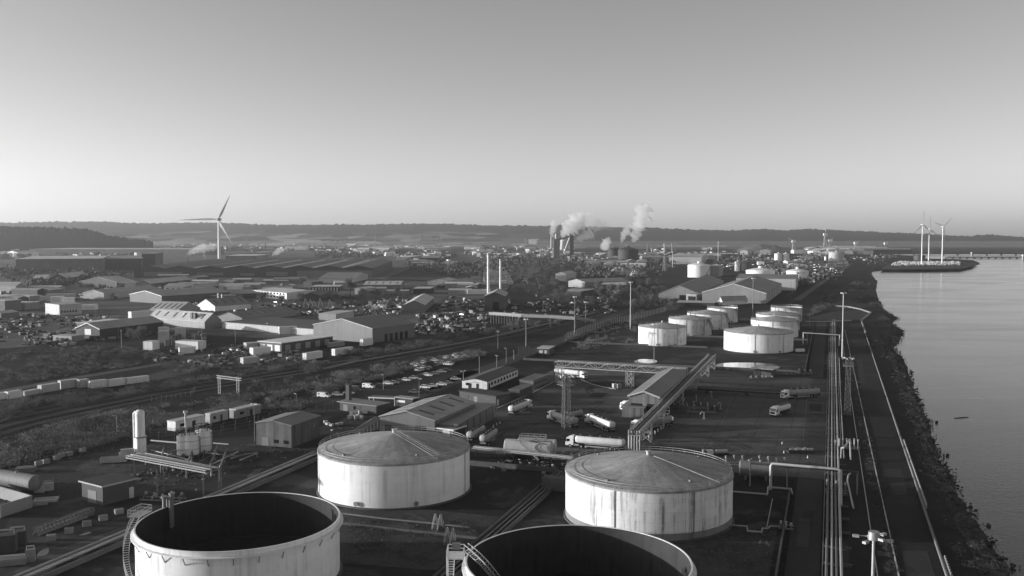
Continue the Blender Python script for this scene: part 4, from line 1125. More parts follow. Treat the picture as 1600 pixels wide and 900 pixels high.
# --- the industrial estate to the left
E_ = [
 ('large grey gabled shed with pale trim and a long black side wall', (203,473.5),(253,474.5),(359,467), 462.8, 4.0,'x',clad('dim', .11),R_MID,dict(trim=M_TRIM)),
 ('house-shaped shed with a brilliant white gable and a dark roof', (308.6,484.5),(336,486.5),(392,482.5), 478.4, 5.0,'x',C_WHITE,R_GREY,dict(lights=4, chim=[(.45,.7,2.,9,C_GREY),(.55,.7,1.6,8,C_MID)])),
 ('pale-roofed shed with dark roof slots facing the camera, left of the white gable', (232.5,492),(275.5,493.5),(313,488), 486, 5.5,'y',C_MID,R_PALE,dict(lights=5, chim=[(.5,.3,1.2,5.5,C_PALE)])),
 ('broad pale-roofed shed with roof vents, in front of the slotted one', (232.5,506),(320,513.5),(346,507), 502.7, 5.0,'y',C_MID,R_PALE,dict(lights=6, chim=[(.3,.15,1.2,4,C_WHITE),(.55,.3,1.2,5,C_WHITE),(.35,.45,1.2,4,C_WHITE),(.6,.62,1.4,5.5,C_WHITE),(.4,.8,1.2,4,C_WHITE),(.15,.2,2,5,C_DARK),(.15,.25,2,5,C_DARK)])),
 ('shed with a pale low gable and a dark striped roof running right', (337,501),(378.4,504),(464,493), 497, 3.6,'x',C_MID,R_GREY,dict(lights=7, chim=[(.1,.5,1.2,5,C_WHITE),(.2,.7,1.2,4.5,C_WHITE),(.3,.5,1.,5,C_WHITE)])),
 ('long low building with a pale wall and a dark flat roof', (347,513),(492,525),(516,512), 514.5, None,'flat',C_PALE,R_DARK,dict()),
 ('big plain grey shed with a broad gable and open bay doors along its right side', (490,528.5),(582,536),(648,524), 513.5, 4.4,'x',clad('plain', .17),mat('plain_grey_roof', .17, .55, .12, .05, panel=.03),dict(feats=rowf('BC','bay_door',5,.25,.85,.6,0,4.2,M_BLACK), trim=mat('pale_ridge', .45))),
 ('gabled shed with one brilliant sunlit roof slope', (630.7,484.5),(664,487.5),(678,474.5), 476.5, 3.6,'x',C_GREY,mat('pale_sunny_roof', .5, .5, .2, .08, panel=.1),dict()),
 ('low white-fronted unit beside the dark flat roof', (498,499),(525,501.5),(553,496), 491, None,'flat',C_PALE,R_PALE,dict()),
 ('two-tone office block with a white penthouse on its flat roof', (71,490),(93,493),(128,489), 476.7, None,'flat',C_PALE,R_MID,dict(feats=rowf('BC','window',6,.05,.8,.6,2,3.4,M_GLASS))),
 ('pale gabled shed with a long dark side running right', (130,466.5),(162.7,468),(250,459.5), 458.5, 3.0,'x',C_PALE,R_MID,dict(trim=M_TRIM)),
 ('dark gabled shed with pale corner trims and a white sign on its end', (118.7,527),(156,530),(255,517), 514.4, 3.2,'x',C_BLACK,R_MID,dict(trim=M_TRIM, feats=[('BA','sign',.36,.62,2.2,5.6,M_TRIM),('BC','door',.28,.42,0,5,M_DOORD)])),
 ('grey twin-gabled shed cut by the left edge', (-25,457),(25,458),(40,455), 446.5, 3,'y',C_MID,R_MID,dict(trim=M_TRIM)),
 ('flat pale-roofed unit with a glazed front near the left edge', (-14,469),(46,470.5),(66,466), 463, None,'flat',C_MID,R_PALE,dict(feats=rowf('BA','window',8,.02,.98,.7,1.5,4,M_GLASS))),
 ('box-like unit with a pale roof and a framed window', (14,483),(40,484),(61,482), 473.5, None,'flat',C_MID,R_PALE,dict(feats=[('BA','window',.3,.8,3,5,M_GLASS)])),
 ('plain grey unit at the left edge below the glazed one', (-30,486),(8,487),(15,484), 470.5, None,'flat',C_GREY,R_PALE,dict()),
 ('small low hut with a pale roof by the scrub', (83,533),(112,534.5),(116,531), 526, None,'flat',C_MID,R_MID,dict(feats=rowf('BA','window',3,.1,.9,.5,1,2.2,M_BLACK))),
 ('bright white office with a low hipped roof', (52,438.5),(73,439.5),(80,437), 434, 3.0,'y',C_WHITE,R_PALE,dict(feats=rowf('BA','window',5,.05,.95,.5,1,3,M_GLASS))),
 ('barrel-roofed pale shed in the hazy estate', (77,441),(104,441.5),(140,437), 434, 5.0,'x',C_DARK,R_PALE,dict()),
 ('dark broad-gabled shed with two doorways in the hazy estate', (124,448),(183,449.5),(214,446), 441.5, 6,'x',C_DARK,R_PALE,dict(feats=rowf('BA','door',2,.15,.85,.2,0,5,M_DOORD))),
 ('pale windowed works with a dark gable end', (212,450),(236,451),(300,444), 443, 4,'x',C_DARK,R_PALE,dict()),
 ('low works with a row of bright windows', (186,449.5),(211,450),(216,447), 442, None,'flat',C_PALE,R_MID,dict(feats=rowf('BA','window',6,.05,.95,.4,1,5,M_TRIM))),
 ('small white unit with pillars in front of the long warehouse', (256,454),(285,455),(300,451), 448, 2.5,'y',C_WHITE,R_MID,dict(feats=rowf('BA','door',3,.05,.95,.45,0,3.6,M_DOORG))),
 ('long low grey unit right of the white pillared one', (286,456),(310,456.5),(345,452), 450, 2.5,'x',C_GREY,R_MID,dict()),
 ('two-storey white office block with two rows of windows', (396,463.5),(448,468.5),(468,462), 458, 1.5,'y',C_WHITE,R_PALE,dict(feats=rowf('BA','window',10,.04,.96,.5,1.2,2.8,M_GLASS)+rowf('BA','window',10,.04,.96,.5,4.2,5.8,M_GLASS))),
 ('dark low-roofed hall beside the white office', (318,466),(345,467.5),(411,465), 460.5, 2.6,'x',C_DARK,R_GREY,dict()),
 ('grey lean hall behind the white gable', (306,468),(343,470),(350,467), 463, None,'flat',C_GREY,R_PALE,dict()),
 ('dark scrub-edged hall right of the white office', (470,470),(500,471),(516,464), 462, 2.5,'x',C_DARK,R_DARK,dict()),
 ('gabled hall with pale end panels in front of the long warehouse', (498,440.5),(552,442),(575,436), 435, 5,'y',C_PALE,R_GREY,dict(trim=M_TRIM)),
 ('low pale colonnaded shed', (486,454),(530,455),(536,452), 448, None,'flat',C_DARK,R_PALE,dict(feats=rowf('BA','post',9,.02,.98,.3,0,4,M_TRIM))),
 ('long low unit with a pale slotted roof', (568,453),(626,454),(632,449), 445, 2.5,'y',C_GREY,R_PALE,dict(lights=5)),
 ('black flat shed with a pale edge in the scrap estate', (646,458),(672,459),(678,456), 451, None,'flat',C_BLACK,R_PALE,dict()),
 ('flat white-roofed unit behind the dark signed shed', (120,510),(200,513),(210,505), 507.5, None,'flat',C_GREY,mat('white_membrane', .7, .6, .2, .1),dict()),
 ('pale roofs of a low works right of the scrapyard hall', (668,445),(700,446.5),(716,443), 440, 2.5,'x',C_MID,R_PALE,dict()),
 ('low grey works beyond the scrapyard', (690,447),(712,448),(740,443), 443, 3,'x',C_GREY,R_MID,dict()),
 ('dark-doored arched workshop under the twin flues', (757,483),(789,485),(794,478), 463, 3.4,'x',mat('workshop_wall', .07, .7, .2, .2),R_MID,dict(feats=[('BA','door',.3,.6,0,7,M_BLACK)])),
 ('round-fronted pale building beside the railway scrub', (868,439),(884,440),(900,437), 428, 2,'x',C_PALE,R_PALE,dict()),
 ('pale gabled station-like building with white posts', (888,449),(914,450),(985,447), 441, 3,'x',C_MID,R_MID,dict(feats=rowf('BC','post',3,.1,.9,.1,0,5,M_TRIM))),
 ('low dark canopy building with a long pale roof edge', (872,462),(908,464),(930,460), 455.5, None,'flat',C_DARK,R_MID,dict()),
 ('long flat shed with a punched pale fascia', (935,452),(985,452.5),(988,447), 445, None,'flat',C_DARK,R_PALE,dict()),
]
for lab, A, B, C, ev, rise, rg, wl_, rf_, kw in E_:
    kw = dict(kw); shed(lab, A, B, C, eave=ev, rise=rise, ridge=rg, wall=wl_, roof=rf_, name='shed' if 'office' not in lab else 'office_block', cat='shed' if 'office' not in lab else 'office', **kw)
o = tag(MB().cbox(*W(107,486).xy, 0, 9, 7, HT(107,486,465), .3).build('roof_penthouse', C_WHITE), 'white lift-tower box rising from the two-tone office block', 'lift tower')
o = tag(MB().cbox(*W(90,478).xy, 0, 10, 7, HT(90,478,463), .3).build('roof_penthouse', C_WHITE), 'second paler tower box behind the two-tone office block', 'lift tower')

shed('long open-sided store with a white tarpaulined roof in front of the big plain shed', (404,543), (440,549.5), (520,538), eave=536.5, ridge='flat', wall=C_DARK, roof=mat('white_membrane', .7, .6, .2, .1), name='open_store', cat='store', feats=rowf('BC','curtain',5,.02,.98,.5,0,3.2,C_MID)+rowf('BA','panel',3,.02,.98,.7,0,3.2,C_WHITE))
# the very long warehouse across the left
wb = shed('very long dark warehouse with ribbed roofs and white roof strips', (210,434),(582,433),(613,418), eave=419, rise=4.0, ridge='x', spans=8, wall=C_DARK, roof=mat('ribbed_far_roof', .12, .6, .2, .01, panel=.2, pw=9), name='long_warehouse', over=.5,
     feats=[('BA','panel',.02,.12,2,8,C_GREY),('BA','panel',.0,.32,.2,9.5,C_GREY),('BA','panel',.36,.45,2,8,C_GREY),('BA','panel',.5,.56,2.5,6,C_GREY),('BA','panel',.63,.74,3,7,C_GREY),('BA','panel',.80,.96,2,8,C_GREY)][1:])
Lx, Ly, hh = DIMS[wb.name]
for k in range(1, 8):
    y = Ly*k/8
    mb = MB(); mb.box(6, y-2.4, hh+.2, Lx-5, y+2.4, hh+1.8)
    if k < 7: mb.build('valley_gutter', mat('white_gutter', .72), wb)
FARSHEDS = [
 ('long hazy shed with a pale roof under the left hills', (46,398),(300,398.5),(300,396), 389.5, None,'flat',C_GREY,R_PALE),
 ('wide dark hall with a pale roof edge at the hazy left', (25,424),(160,425),(170,418), 404, None,'flat',C_GREY,R_PALE),
 ('wide dark hall right of the pale-edged one', (160,421),(222,421),(230,414), 404, None,'flat',C_DARK,R_GREY),
 ('square dark tower block beside the long warehouse', (222,418),(243,418.5),(255,415), 396.5, None,'flat',C_DARK,R_GREY),
 ('low hall with a white roof behind the wind turbine', (352,408),(400,408.5),(420,406), 399.5, None,'flat',C_GREY,mat('white_membrane', .7)),
 ('grey hall with a flat pale front behind the long warehouse', (398,404),(418,404.5),(425,402), 394.5, None,'flat',C_MID,R_MID),
 ('far low hall with a white roof by the dark wood', (620,406),(640,406.5),(660,404), 401.5, None,'flat',C_MID,mat('white_membrane', .7)),
 ('dark hall right of the long warehouse', (655,412),(685,413),(690,408), 403, None,'flat',C_DARK,R_GREY),
 ('white square hall below the hills by the cement works', (826,383),(838,383.3),(842,382), 373.8, None,'flat',C_WHITE,R_PALE),
]
for lab, A, B, C, ev, rise, rg, wl_, rf_ in FARSHEDS:
    shed(lab, A, B, C, eave=ev, rise=rise, ridge=rg, wall=wl_, roof=rf_, name='far_hall', cat='hall')

# --- warehouses beyond the far tanks
shed('grey gabled dock warehouse with a dark roof, left of the pair', (1029,462),(1094,470),(1131,447), eave=459.5, rise=7.5, wall=C_MID, roof=R_GREY, feats=[('BA','door',.33,.5,0,5,M_BLACK)], name='dock_warehouse')
shed('grey gabled dock warehouse with a bright left roof slope, right of the pair', (1097,467),(1197,474.5),(1221,456), eave=458.7, rise=8.0, wall=C_MID, roof=R_GREY, name='dock_warehouse', feats=rowf('BC','pillar',6,.02,.98,.3,.2,7,C_PALE), trim=M_TRIM)
shed('long pale-walled transit shed behind the dock warehouses', (1150,450.5),(1243,454),(1247,447), eave=436, rise=3, ridge='y', wall=C_PALE, roof=R_GREY, name='transit_shed', cat='shed')
shed('small shed with a brilliant white gable in front of the dock warehouse', (1122,474.5),(1128.5,476.5),(1168,475), eave=470, rise=3.4, wall=C_WHITE, roof=R_MID, name='small_shed', cat='shed')
shed('low long canopy with a pale roof by the far tanks', (1058,477.5),(1116,478.5),(1122,475.5), eave=473.5, ridge='flat', wall=C_DARK, roof=R_PALE, name='canopy', cat='canopy')
shed('black-mouthed box store in front of the left dock warehouse', (1072,471),(1088,472),(1107,470), eave=460.5, ridge='flat', wall=C_MID, roof=R_MID, name='box_store', cat='store', feats=[('BA','opening',.05,.8,0,5,M_BLACK)])
shed('pale block-shaped silo house beside the tall white tank', (1106,432),(1124,433),(1130,430), eave=416, ridge='flat', wall=C_MID, roof=R_MID, name='silo_house', cat='building')
shed('pale low shed behind the white tank', (1045,412),(1096,413),(1106,409), eave=402, rise=4, ridge='y', wall=C_PALE, roof=R_PALE, name='dock_shed', cat='shed')
# ------------------------------------------------------------------ vehicles
V_WHITE, V_SILVER, V_DARK, V_GREY = (mat('car_paint_'+n, c, .25, .05, .5, fine=.03, spec=.5) for n, c in (('white', .78), ('silver', .38), ('dark', .03), ('grey', .12)))
V_TANK = mat('barrel_paint', .70, .45, .12, .3, streak=.2, fine=.05)
V_TANKG = mat('dull_barrel_paint', .36, .5, .2, .3, streak=.35)
V_CHASS = mat('chassis', .022, .8, .3, 1)
V_HUB = mat('wheel_rim', .30, .5, .2, 1)
def wheel(root, x, y, r_, w_, rim=True):
    mb = MB(); mb.tube([(x, y-w_/2, r_), (x, y+w_/2, r_)], r_, 16)
    t_ = mb.build('wheel', M_RUBBER, root, smooth=40)
    if rim:
        mb = MB(); mb.tube([(x, y-w_/2-.015, r_), (x, y+w_/2+.015, r_)], r_*.55, 12); mb.build('rim', V_HUB, t_, smooth=40)
def frustum(mb, b, z0, t_, z1):
    """b, t_: (x0, x1, half width) at z0 and z1"""
    v = [(b[0],-b[2],z0),(b[1],-b[2],z0),(b[1],b[2],z0),(b[0],b[2],z0),(t_[0],-t_[2],z1),(t_[1],-t_[2],z1),(t_[1],t_[2],z1),(t_[0],t_[2],z1)]
    return mb.add(v, [(0,3,2,1),(4,5,6,7),(0,1,5,4),(1,2,6,5),(2,3,7,6),(3,0,4,7)])
def make_car(paint, label, loc, rz, estate=False):
    r = thing('parked_car', label, 'car', loc, rz)
    mb = MB(); P = [(-2.15,.32),(2.1,.32),(2.18,.62),(2.05,.78),(1.15,.92),(-1.7,.98),(-2.15,.88)]
    V = [(x, -.88+(.1 if z > .8 else 0), z) for x, z in P] + [(x, .88-(.1 if z > .8 else 0), z) for x, z in P]; n = len(P)
    mb.add(V, [tuple(range(n)), tuple(range(2*n-1, n-1, -1))] + [(i, n+i, n+(i+1)%n, (i+1)%n) for i in range(n)])
    mb.build('body', paint, r)
    mb = MB(); frustum(mb, (-1.95 if estate else -1.75, 1.1, .77), .9, (-1.7 if estate else -1.1, .35, .60), 1.40); mb.build('window', M_GLASS, r)
    mb = MB(); frustum(mb, (-1.68 if estate else -1.08, .33, .62), 1.402, (-1.6 if estate else -1.0, .22, .55), 1.46)
    for x0, x1 in ((-1.9 if estate else -1.68, -1.66 if estate else -1.08), (1.06, .36)):
        for s_ in (-1, 1): mb.beam((x0, s_*.765, .93), (x1, s_*.605, 1.41), .09)
    for s_ in (-1, 1): mb.beam((-.35, s_*.77, .95), (-.35, s_*.615, 1.40), .09)
    mb.build('roof', paint, r)
    for s_ in (-1, 1):
        MB().box(2.08, s_*.62-.16, .62, 2.2, s_*.62+.16, .74).build('headlight', M_ROOFLT, r)
    for x in (-1.35, 1.35):
        for s_ in (-1, 1): wheel(r, x, s_*.80, .32, .2, False)
    return r
def make_van(paint, label, loc, rz, L=4.9, Hh=1.95):
    r = thing('parked_van', label, 'van', loc, rz)
    h = L/2; P = [(-h,.35),(h,.35),(h+.03,.75),(h-.15,.98),(h-.95,1.12),(h-1.55,Hh-.05),(-h+.1,Hh),(-h,Hh-.15)]; n = len(P)
    mb = MB(); wf = lambda z: .95 if z < 1.15 else .86
    V = [(x, -wf(z), z) for x, z in P] + [(x, wf(z), z) for x, z in P]
    mb.add(V, [tuple(range(n)), tuple(range(2*n-1, n-1, -1))] + [(i, n+i, n+(i+1)%n, (i+1)%n) for i in range(n)])
    mb.build('body', paint, r)
    mb = MB(); P2 = [(h-.98,1.15),(h-1.5,Hh-.12)]
    mb.add([(P2[0][0]+.03,-.8,P2[0][1]),(P2[0][0]+.03,.8,P2[0][1]),(P2[1][0]+.03,.78,P2[1][1]),(P2[1][0]+.03,-.78,P2[1][1])], [(0,1,2,3)])
    mb.build('windscreen', M_GLASS, r)
    for s_ in (-1, 1):
        mb = MB(); mb.add([(h-1.2,s_*.945,1.12),(h-2.1,s_*.945,1.12),(h-2.1,s_*.885,Hh-.25),(h-1.65,s_*.885,Hh-.25)], [(0,1,2,3) if s_ > 0 else (3,2,1,0)]); mb.build('window', M_GLASS, r)
        mb = MB(); mb.add([(-h+.4,s_*.935,1.25),(-h+1.2,s_*.935,1.25),(-h+1.2,s_*.89,Hh-.3),(-h+.4,s_*.89,Hh-.3)], [(0,1,2,3)]); mb.build('window', M_GLASS, r)
        MB().box(h-.05, s_*.68-.16, .62, h+.06, s_*.68+.16, .8).build('headlight', M_ROOFLT, r)
    for x in (-h+.95, h-.95):
        for s_ in (-1, 1): wheel(r, x, s_*.88, .34, .22, False)
    return r
def cab(root, x0, paint, L=2.3, Hc=2.9):
    """lorry cab whose front is at x0"""
    mb = MB(); P = [(x0-L,.75),(x0,.55),(x0+.04,1.25),(x0-.02,1.75),(x0-.28,Hc-.15),(x0-.5,Hc),(x0-L,Hc)]; n = len(P)
    V = [(x,-1.22,z) for x, z in P] + [(x,1.22,z) for x, z in P]
    mb.add(V, [tuple(range(n)), tuple(range(2*n-1, n-1, -1))] + [(i, n+i, n+(i+1)%n, (i+1)%n) for i in range(n)])
    c_ = mb.build('cab', paint, root)
    mb = MB(); mb.add([(x0+.015,-1.1,1.78),(x0+.015,1.1,1.78),(x0-.24,1.1,Hc-.22),(x0-.24,-1.1,Hc-.22)], [(0,1,2,3)]); mb.build('windscreen', M_GLASS, c_)
    for s_ in (-1, 1):
        mb = MB(); mb.box(x0-1.25, s_*1.22-.02, 1.75, x0-.4, s_*1.22+.02, Hc-.45); mb.build('window', M_GLASS, c_)
        MB().box(x0-.25, s_*1.38-.1, 1.7, x0-.1, s_*1.38+.1, 2.4).build('mirror', V_CHASS, c_)
        MB().box(x0+.02, s_*.95-.2, .68, x0+.09, s_*.95+.2, .88).build('headlight', M_ROOFLT, c_)
    MB().box(x0+.01, -.85, .95, x0+.07, .85, 1.55).build('grille', V_CHASS, c_)
    frm = MB(); frustum(frm, (x0-L, x0-.75, 1.0), Hc+.002, (x0-L, x0-1.4, .85), Hc+.42); frm.build('deflector', paint, c_)
def barrel(root, x0, x1, z, a, b, m, top=True):
    prof = [(x0-.02,.25),(x0+.12,.72),(x0+.4,.93),(x0+.75,1),(x1-.75,1),(x1-.4,.93),(x1-.12,.72),(x1+.02,.25)]
    n = 28; mb = MB(); V = []
    for x, k in prof:
        for j in range(n):
            t_ = 2*math.pi*j/n
            cy, cz = math.cos(t_), math.sin(t_)
            e = .78; V.append((x, a*k*math.copysign(abs(cy)**e, cy), z + b*k*math.copysign(abs(cz)**e, cz)))
    m_ = len(prof)
    F_ = [(i*n+j, (i+1)*n+j, (i+1)*n+(j+1)%n, i*n+(j+1)%n) for i in range(m_-1) for j in range(n)] + [tuple(range(n)), tuple(range(m_*n-1, (m_-1)*n-1, -1))]
    mb.add(V, F_); t_ = mb.build('barrel', m, root, smooth=50)
    mb = MB()
    for k in range(1, 5):
        x = x0+(x1-x0)*k/5
        mb = MB(); P = [(x, (a+.012)*math.copysign(abs(math.cos(q))**.78, math.cos(q)), z+(b+.012)*math.copysign(abs(math.sin(q))**.78, math.sin(q))) for q in [2*math.pi*j/24 for j in range(25)]]
        mb.tube(P, .03, 4, False); mb.build('band', m, t_)
    if top:
        mb = MB(); mb.box(x0+.8, -.46, z+b-.06, x1-.8, .46, z+b+.05)
        for s_ in (-.52, .52): mb.box(x0+.7, s_-.03, z+b-.1, x1-.7, s_+.03, z+b+.16)
        mb.build('catwalk', V_CHASS, t_)
        for k in range(5):
            x = x0+(x1-x0)*(k+.5)/5
            MB().cyl((x, 0, z+b+.05), .26, .18, 12).build('hatch', V_HUB, t_, smooth=40)
def trailer(root, x0, x1, m, axles=3, z=2.35, a=1.25, b=1.05):
    barrel(root, x0, x1, z, a, b, m)
    mb = MB()
    for s_ in (-.5, .5): mb.box(x0+.3, s_-.09, 1.05, x1-.2, s_+.09, 1.4)
    mb.box(x0, -1.2, .55, x0+.15, 1.2, .75); mb.box(x0+.05, -1.2, 1.0, x0+.3, 1.2, 1.3)
    mb.build('chassis', V_CHASS, root)
    for s_ in (-1, 1):
        mb = MB(); mb.box(x0+4.6, s_*1.2-.04, .55, x1-3.2, s_*1.2+.04, .9); mb.build('side_guard', V_HUB, root)
        mb = MB(); mb.tube([(x0+1.2, s_*1.1, 1.35), (x1-3.0, s_*1.1, 1.35)], .14, 8); mb.build('hose_tube', V_HUB, root, smooth=60)
    for k in range(axles):
        x = x0+1.3+k*1.33
        for s_ in (-1, 1): wheel(root, x, s_*1.05, .5, .4)
    for s_ in (-1, 1): MB().box(x0+.55, s_*1.06-.22, 1.02, x0+4.55, s_*1.06+.22, 1.08).build('mudguard', V_CHASS, root)
    MB().box(x0-.03, -.9, .95, x0+.0, .9, 1.25).build('tail_panel', V_HUB, root)
    for s_ in (-1, 1): MB().box(x1-2.8, s_*.8-.07, .1, x1-2.66, s_*.8+.07, 1.2).build('landing_leg', V_CHASS, root)
def tractor(root, xf, paint, axles=(1.35, 4.6, 5.95)):
    cab(root, xf, paint)
    mb = MB(); mb.box(xf-6.6, -.45, .7, xf-.6, .45, 1.05); mb.build('tractor_chassis', V_CHASS, root)
    for s_ in (-1, 1): MB().tube([(xf-3.9, s_*.95, .8), (xf-2.5, s_*.95, .8)], .33, 10).build('fuel_tank', V_HUB, root, smooth=60)
    for x in axles:
        for s_ in (-1, 1): wheel(root, xf-x, s_*1.05, .5, .36)
def make_semi(label, rear, front, paint=V_WHITE, bm_=V_TANK, L=16.0, name='tanker_truck', group=None):
    a, b = W(*rear), W(*front); d = b-a; c = (a+b)/2
    r = thing(name, label, 'tanker lorry', (c.x, c.y, .04), math.atan2(d.y, d.x), group)
    tractor(r, L/2, paint); trailer(r, -L/2, L/2-2.6, bm_)
    return r
def make_rigid(label, rear, front, paint=V_WHITE, bm_=V_TANK, L=10.5, group=None):
    a, b = W(*rear), W(*front); d = b-a; c = (a+b)/2
    r = thing('tanker_truck', label, 'tanker lorry', (c.x, c.y, .04), math.atan2(d.y, d.x), group)
    cab(r, L/2, paint); barrel(r, -L/2, L/2-2.6, 2.3, 1.22, 1.0, bm_)
    mb = MB(); mb.box(-L/2+.1, -.5, .75, L/2-.6, .5, 1.2); mb.box(-L/2, -1.2, .5, -L/2+.15, 1.2, .7); mb.build('chassis', V_CHASS, r)
    for s_ in (-1, 1): MB().box(-L/2+4.2, s_*1.05-.15, .55, L/2-4, s_*1.05+.15, 1.15).build('locker', V_CHASS, r)
    for x in (L/2-1.4, L/2-3.1, -L/2+2.6, -L/2+1.25):
        for s_ in (-1, 1): wheel(r, x, s_*1.05, .5, .36)
    return r
TG = 'tanker lorries in the yard'
make_semi('tanker lorry seen from behind with a dark-topped barrel, parked along the brick block', (797,650.5), (828,637), group=TG)
make_semi('tanker lorry with a dull barrel, parked slantwise behind the lattice light mast', (907,672), (853,653.5), bm_=V_TANKG, group=TG)
make_semi('tanker lorry with a shiny pale barrel, parked slantwise in the middle of the yard', (967,680), (910,658), group=TG)
make_semi('tanker lorry side-on with a long pale barrel, at the foot of the pipe bridge', (978,705), (884,697), L=17, group=TG)
make_semi('brilliant white tanker lorry driving under the pipe bridge at the head of the yard', (873,587.5), (910,592), group=TG)
make_semi('long tanker lorry parked broadside on the right of the yard, cab to the left', (1284,619.5), (1217,624), bm_=V_TANKG, group=TG)
make_rigid('rigid tanker lorry facing the camera on the right of the yard', (1234,644), (1205,652), group=TG)
make_semi('tanker lorry nosing out from under the long pipe bridge', (1052,664), (985,674.5), bm_=V_TANKG, group=TG)
make_rigid('tanker lorry waiting beside the ribbed store with its cab showing', (1008,636), (969,643), group=TG)
make_rigid('tanker lorry hidden behind the pipe bridge with only its cab clear', (1022,636), (1048,655), bm_=V_TANKG, group=TG)
make_rigid('lorry behind the lattice light mast of which only the cab shows', (905,655), (879,661), bm_=V_TANKG, group=TG)
for lab, a_, b_ in (('tank trailer without a lorry, nearer of the two by the annex', (747,704), (779,681)), ('tank trailer without a lorry, farther of the two by the annex', (724,699), (762,675))):
    a, b = W(*a_), W(*b_); d = b-a; c = (a+b)/2
    r = thing('tank_trailer', lab, 'trailer', (c.x, c.y, .04), math.atan2(d.y, d.x), 'parked tank trailers')
    trailer(r, -5.6, 5.6, V_TANKG)
# cars and vans in the car park: px centre, heading like the rows
def hdg(p, q): a, b = W(*p), W(*q); return math.atan2((b-a).y, (b-a).x)
rowh = hdg((560,606), (700,606))-.25
make_van(V_WHITE, 'white panel van parked alone at the near end of the car park', W(506,621), rowh-.1)
make_van(V_WHITE, 'white van with dark side windows, parked behind the boiler house', W(576,606.5), rowh-.15)
make_van(V_DARK, 'dark van half hidden behind the boiler house chimney', W(555,612), rowh-.1, Hh=2.3, L=5.3)
CARS = [(528,618.5,V_SILVER,'silver estate car next to the near white van',1),(545,616,V_WHITE,'white car just behind the boiler house chimney',0),(594,604.5,V_DARK,'dark car just right of the white van',0),
 (607,601,V_WHITE,'white car with a bright roof beside the car park lamp',1),(616,600,V_SILVER,'silver car squeezed beside the white one at the lamp',0),(624,597.5,V_DARK,'black car in the middle of the long row',0),
 (634,595.5,V_WHITE,'white hatchback right of the black car',0),(647,592.5,V_SILVER,'silver saloon seen side-on in the long row',0),(659,590,V_DARK,'dark hatchback before the bright white car',0),
 (668,588,V_WHITE,'bright white estate near the far end of the long row',1),(679,585.5,V_GREY,'grey car beyond the bright white estate',0),(690,582.5,V_SILVER,'silver car second from the far end of the row',0),(698,580.5,V_DARK,'dark car at the far end of the long row',1),
 (665,607,V_WHITE,'white car in the row behind the office hut',1),(676,605,V_SILVER,'silver car between two others behind the office',0),(690,602.5,V_WHITE,'white car nearest the office end of the short row',0),(700,600,V_GREY,'grey car last in the short row',0),
 (648,614.5,V_GREY,'grey car standing nearest in the short row',0),(661,612.5,V_DARK,'dark car in front of the white one behind the office',1),(712,594,V_SILVER,'silver car by the gate posts of the office',0)]
for x, y, m, lab, es in CARS: make_car(m, lab, W(x, y), rowh + random.uniform(-.1,.1), es)['group'] = 'cars in the car park'
PROTO = [make_car(m, 'far', (0,0,0), 0, e) for m, e in ((V_WHITE,0),(V_SILVER,1),(V_DARK,0),(V_GREY,1))]
def single(o_list, name):
    """one mesh from a vehicle's parts, for copies too small in the photo to show parts"""
    me = bpy.data.meshes.new(name); bm = bmesh.new()
    mats = []
    for o in o_list:
        m = o.data.materials[0]
        if m not in mats: mats.append(m)
        n0 = len(bm.faces); bm.from_mesh(o.data); bm.faces.ensure_lookup_table()
        for f in bm.faces[n0:]: f.material_index = mats.index(m)
    bm.to_mesh(me); bm.free()
    for m in mats: me.materials.append(m)
    return me
CARM = [single(list(p.children), 'small_car') for p in PROTO]
for p in PROTO:
    for c in list(p.children):
        for g_ in list(c.children): bpy.data.objects.remove(g_)
        bpy.data.objects.remove(c)
    bpy.data.objects.remove(p)
def small_car(loc, rz, k, label, group, s_=1.0):
    o = bpy.data.objects.new('small_car', CARM[k]); COL.objects.link(o); o.location = loc; o.rotation_euler = (0,0,rz); o.scale = (s_,)*3
    return tag(o, label, 'car', group)
random.seed(21)
for i in range(22):   # second car park beyond the row, low sun on the roofs
    x = 648+random.random()*80; y = 576-(x-648)*.22+random.uniform(-6,7)
    small_car(W(x, y), rowh+random.choice((0, 1.57))+random.uniform(-.1,.1), random.choice((0,0,1,3)), 'small car in the scattered far rows of the car park', 'far rows of the car park')
for i in range(52):   # scrapyard
    f_ = random.random(); x = 652+f_*100+random.uniform(-6,6); y = random.uniform(468, 525)
    if 655 < x < 682 and y < 492: continue
    if x < 652 and y > 500: continue
    small_car(W(x, y) + Vector((0,0,random.choice((0,0,.0,1.2)))), random.uniform(0,6.28), random.choice((0,1,2,3,3,2,2,3)), 'old car among the jumbled vehicles of the scrapyard', 'cars in the scrapyard')
for i in range(70):   # dockside storage compounds, thousands of metres off
    x = random.uniform(1185, 1325); y = random.uniform(408, 432) - (x-1255)*.05
    small_car(W(x, y), HA+.2+random.choice((0,1.57)), random.choice((0,0,1,3)), 'tiny far-off car in the dockside storage compound', 'cars in the dockside compound', 1.3)
for i in range(46):
    x = random.uniform(0, 230); y = random.uniform(494, 510)
    if not in_building(W(x, y), 4): small_car(W(x, y), random.uniform(0,6.28), random.choice((0,1,2,3)), 'small parked car in the industrial estate', 'cars in the industrial estate')
for i in range(40):
    x = random.uniform(236, 480); y = random.uniform(474, 482)-(x-236)*.02
    if not in_building(W(x, y), 4): small_car(W(x, y), random.uniform(0,6.28), random.choice((0,1,3,3)), 'small vehicle parked between the grey sheds', 'cars between the grey sheds')
for i in range(24):
    t_ = i/24; p0 = (795,424); x = 795+22*t_*1.6; y = 405+ (455-405)*t_
    small_car(W(790+36*t_+random.uniform(-3,3), 408+36*t_), HA, random.choice((0,1,3)), 'tiny car on the lane by the pale stacks', 'cars on the lane by the pale stacks')
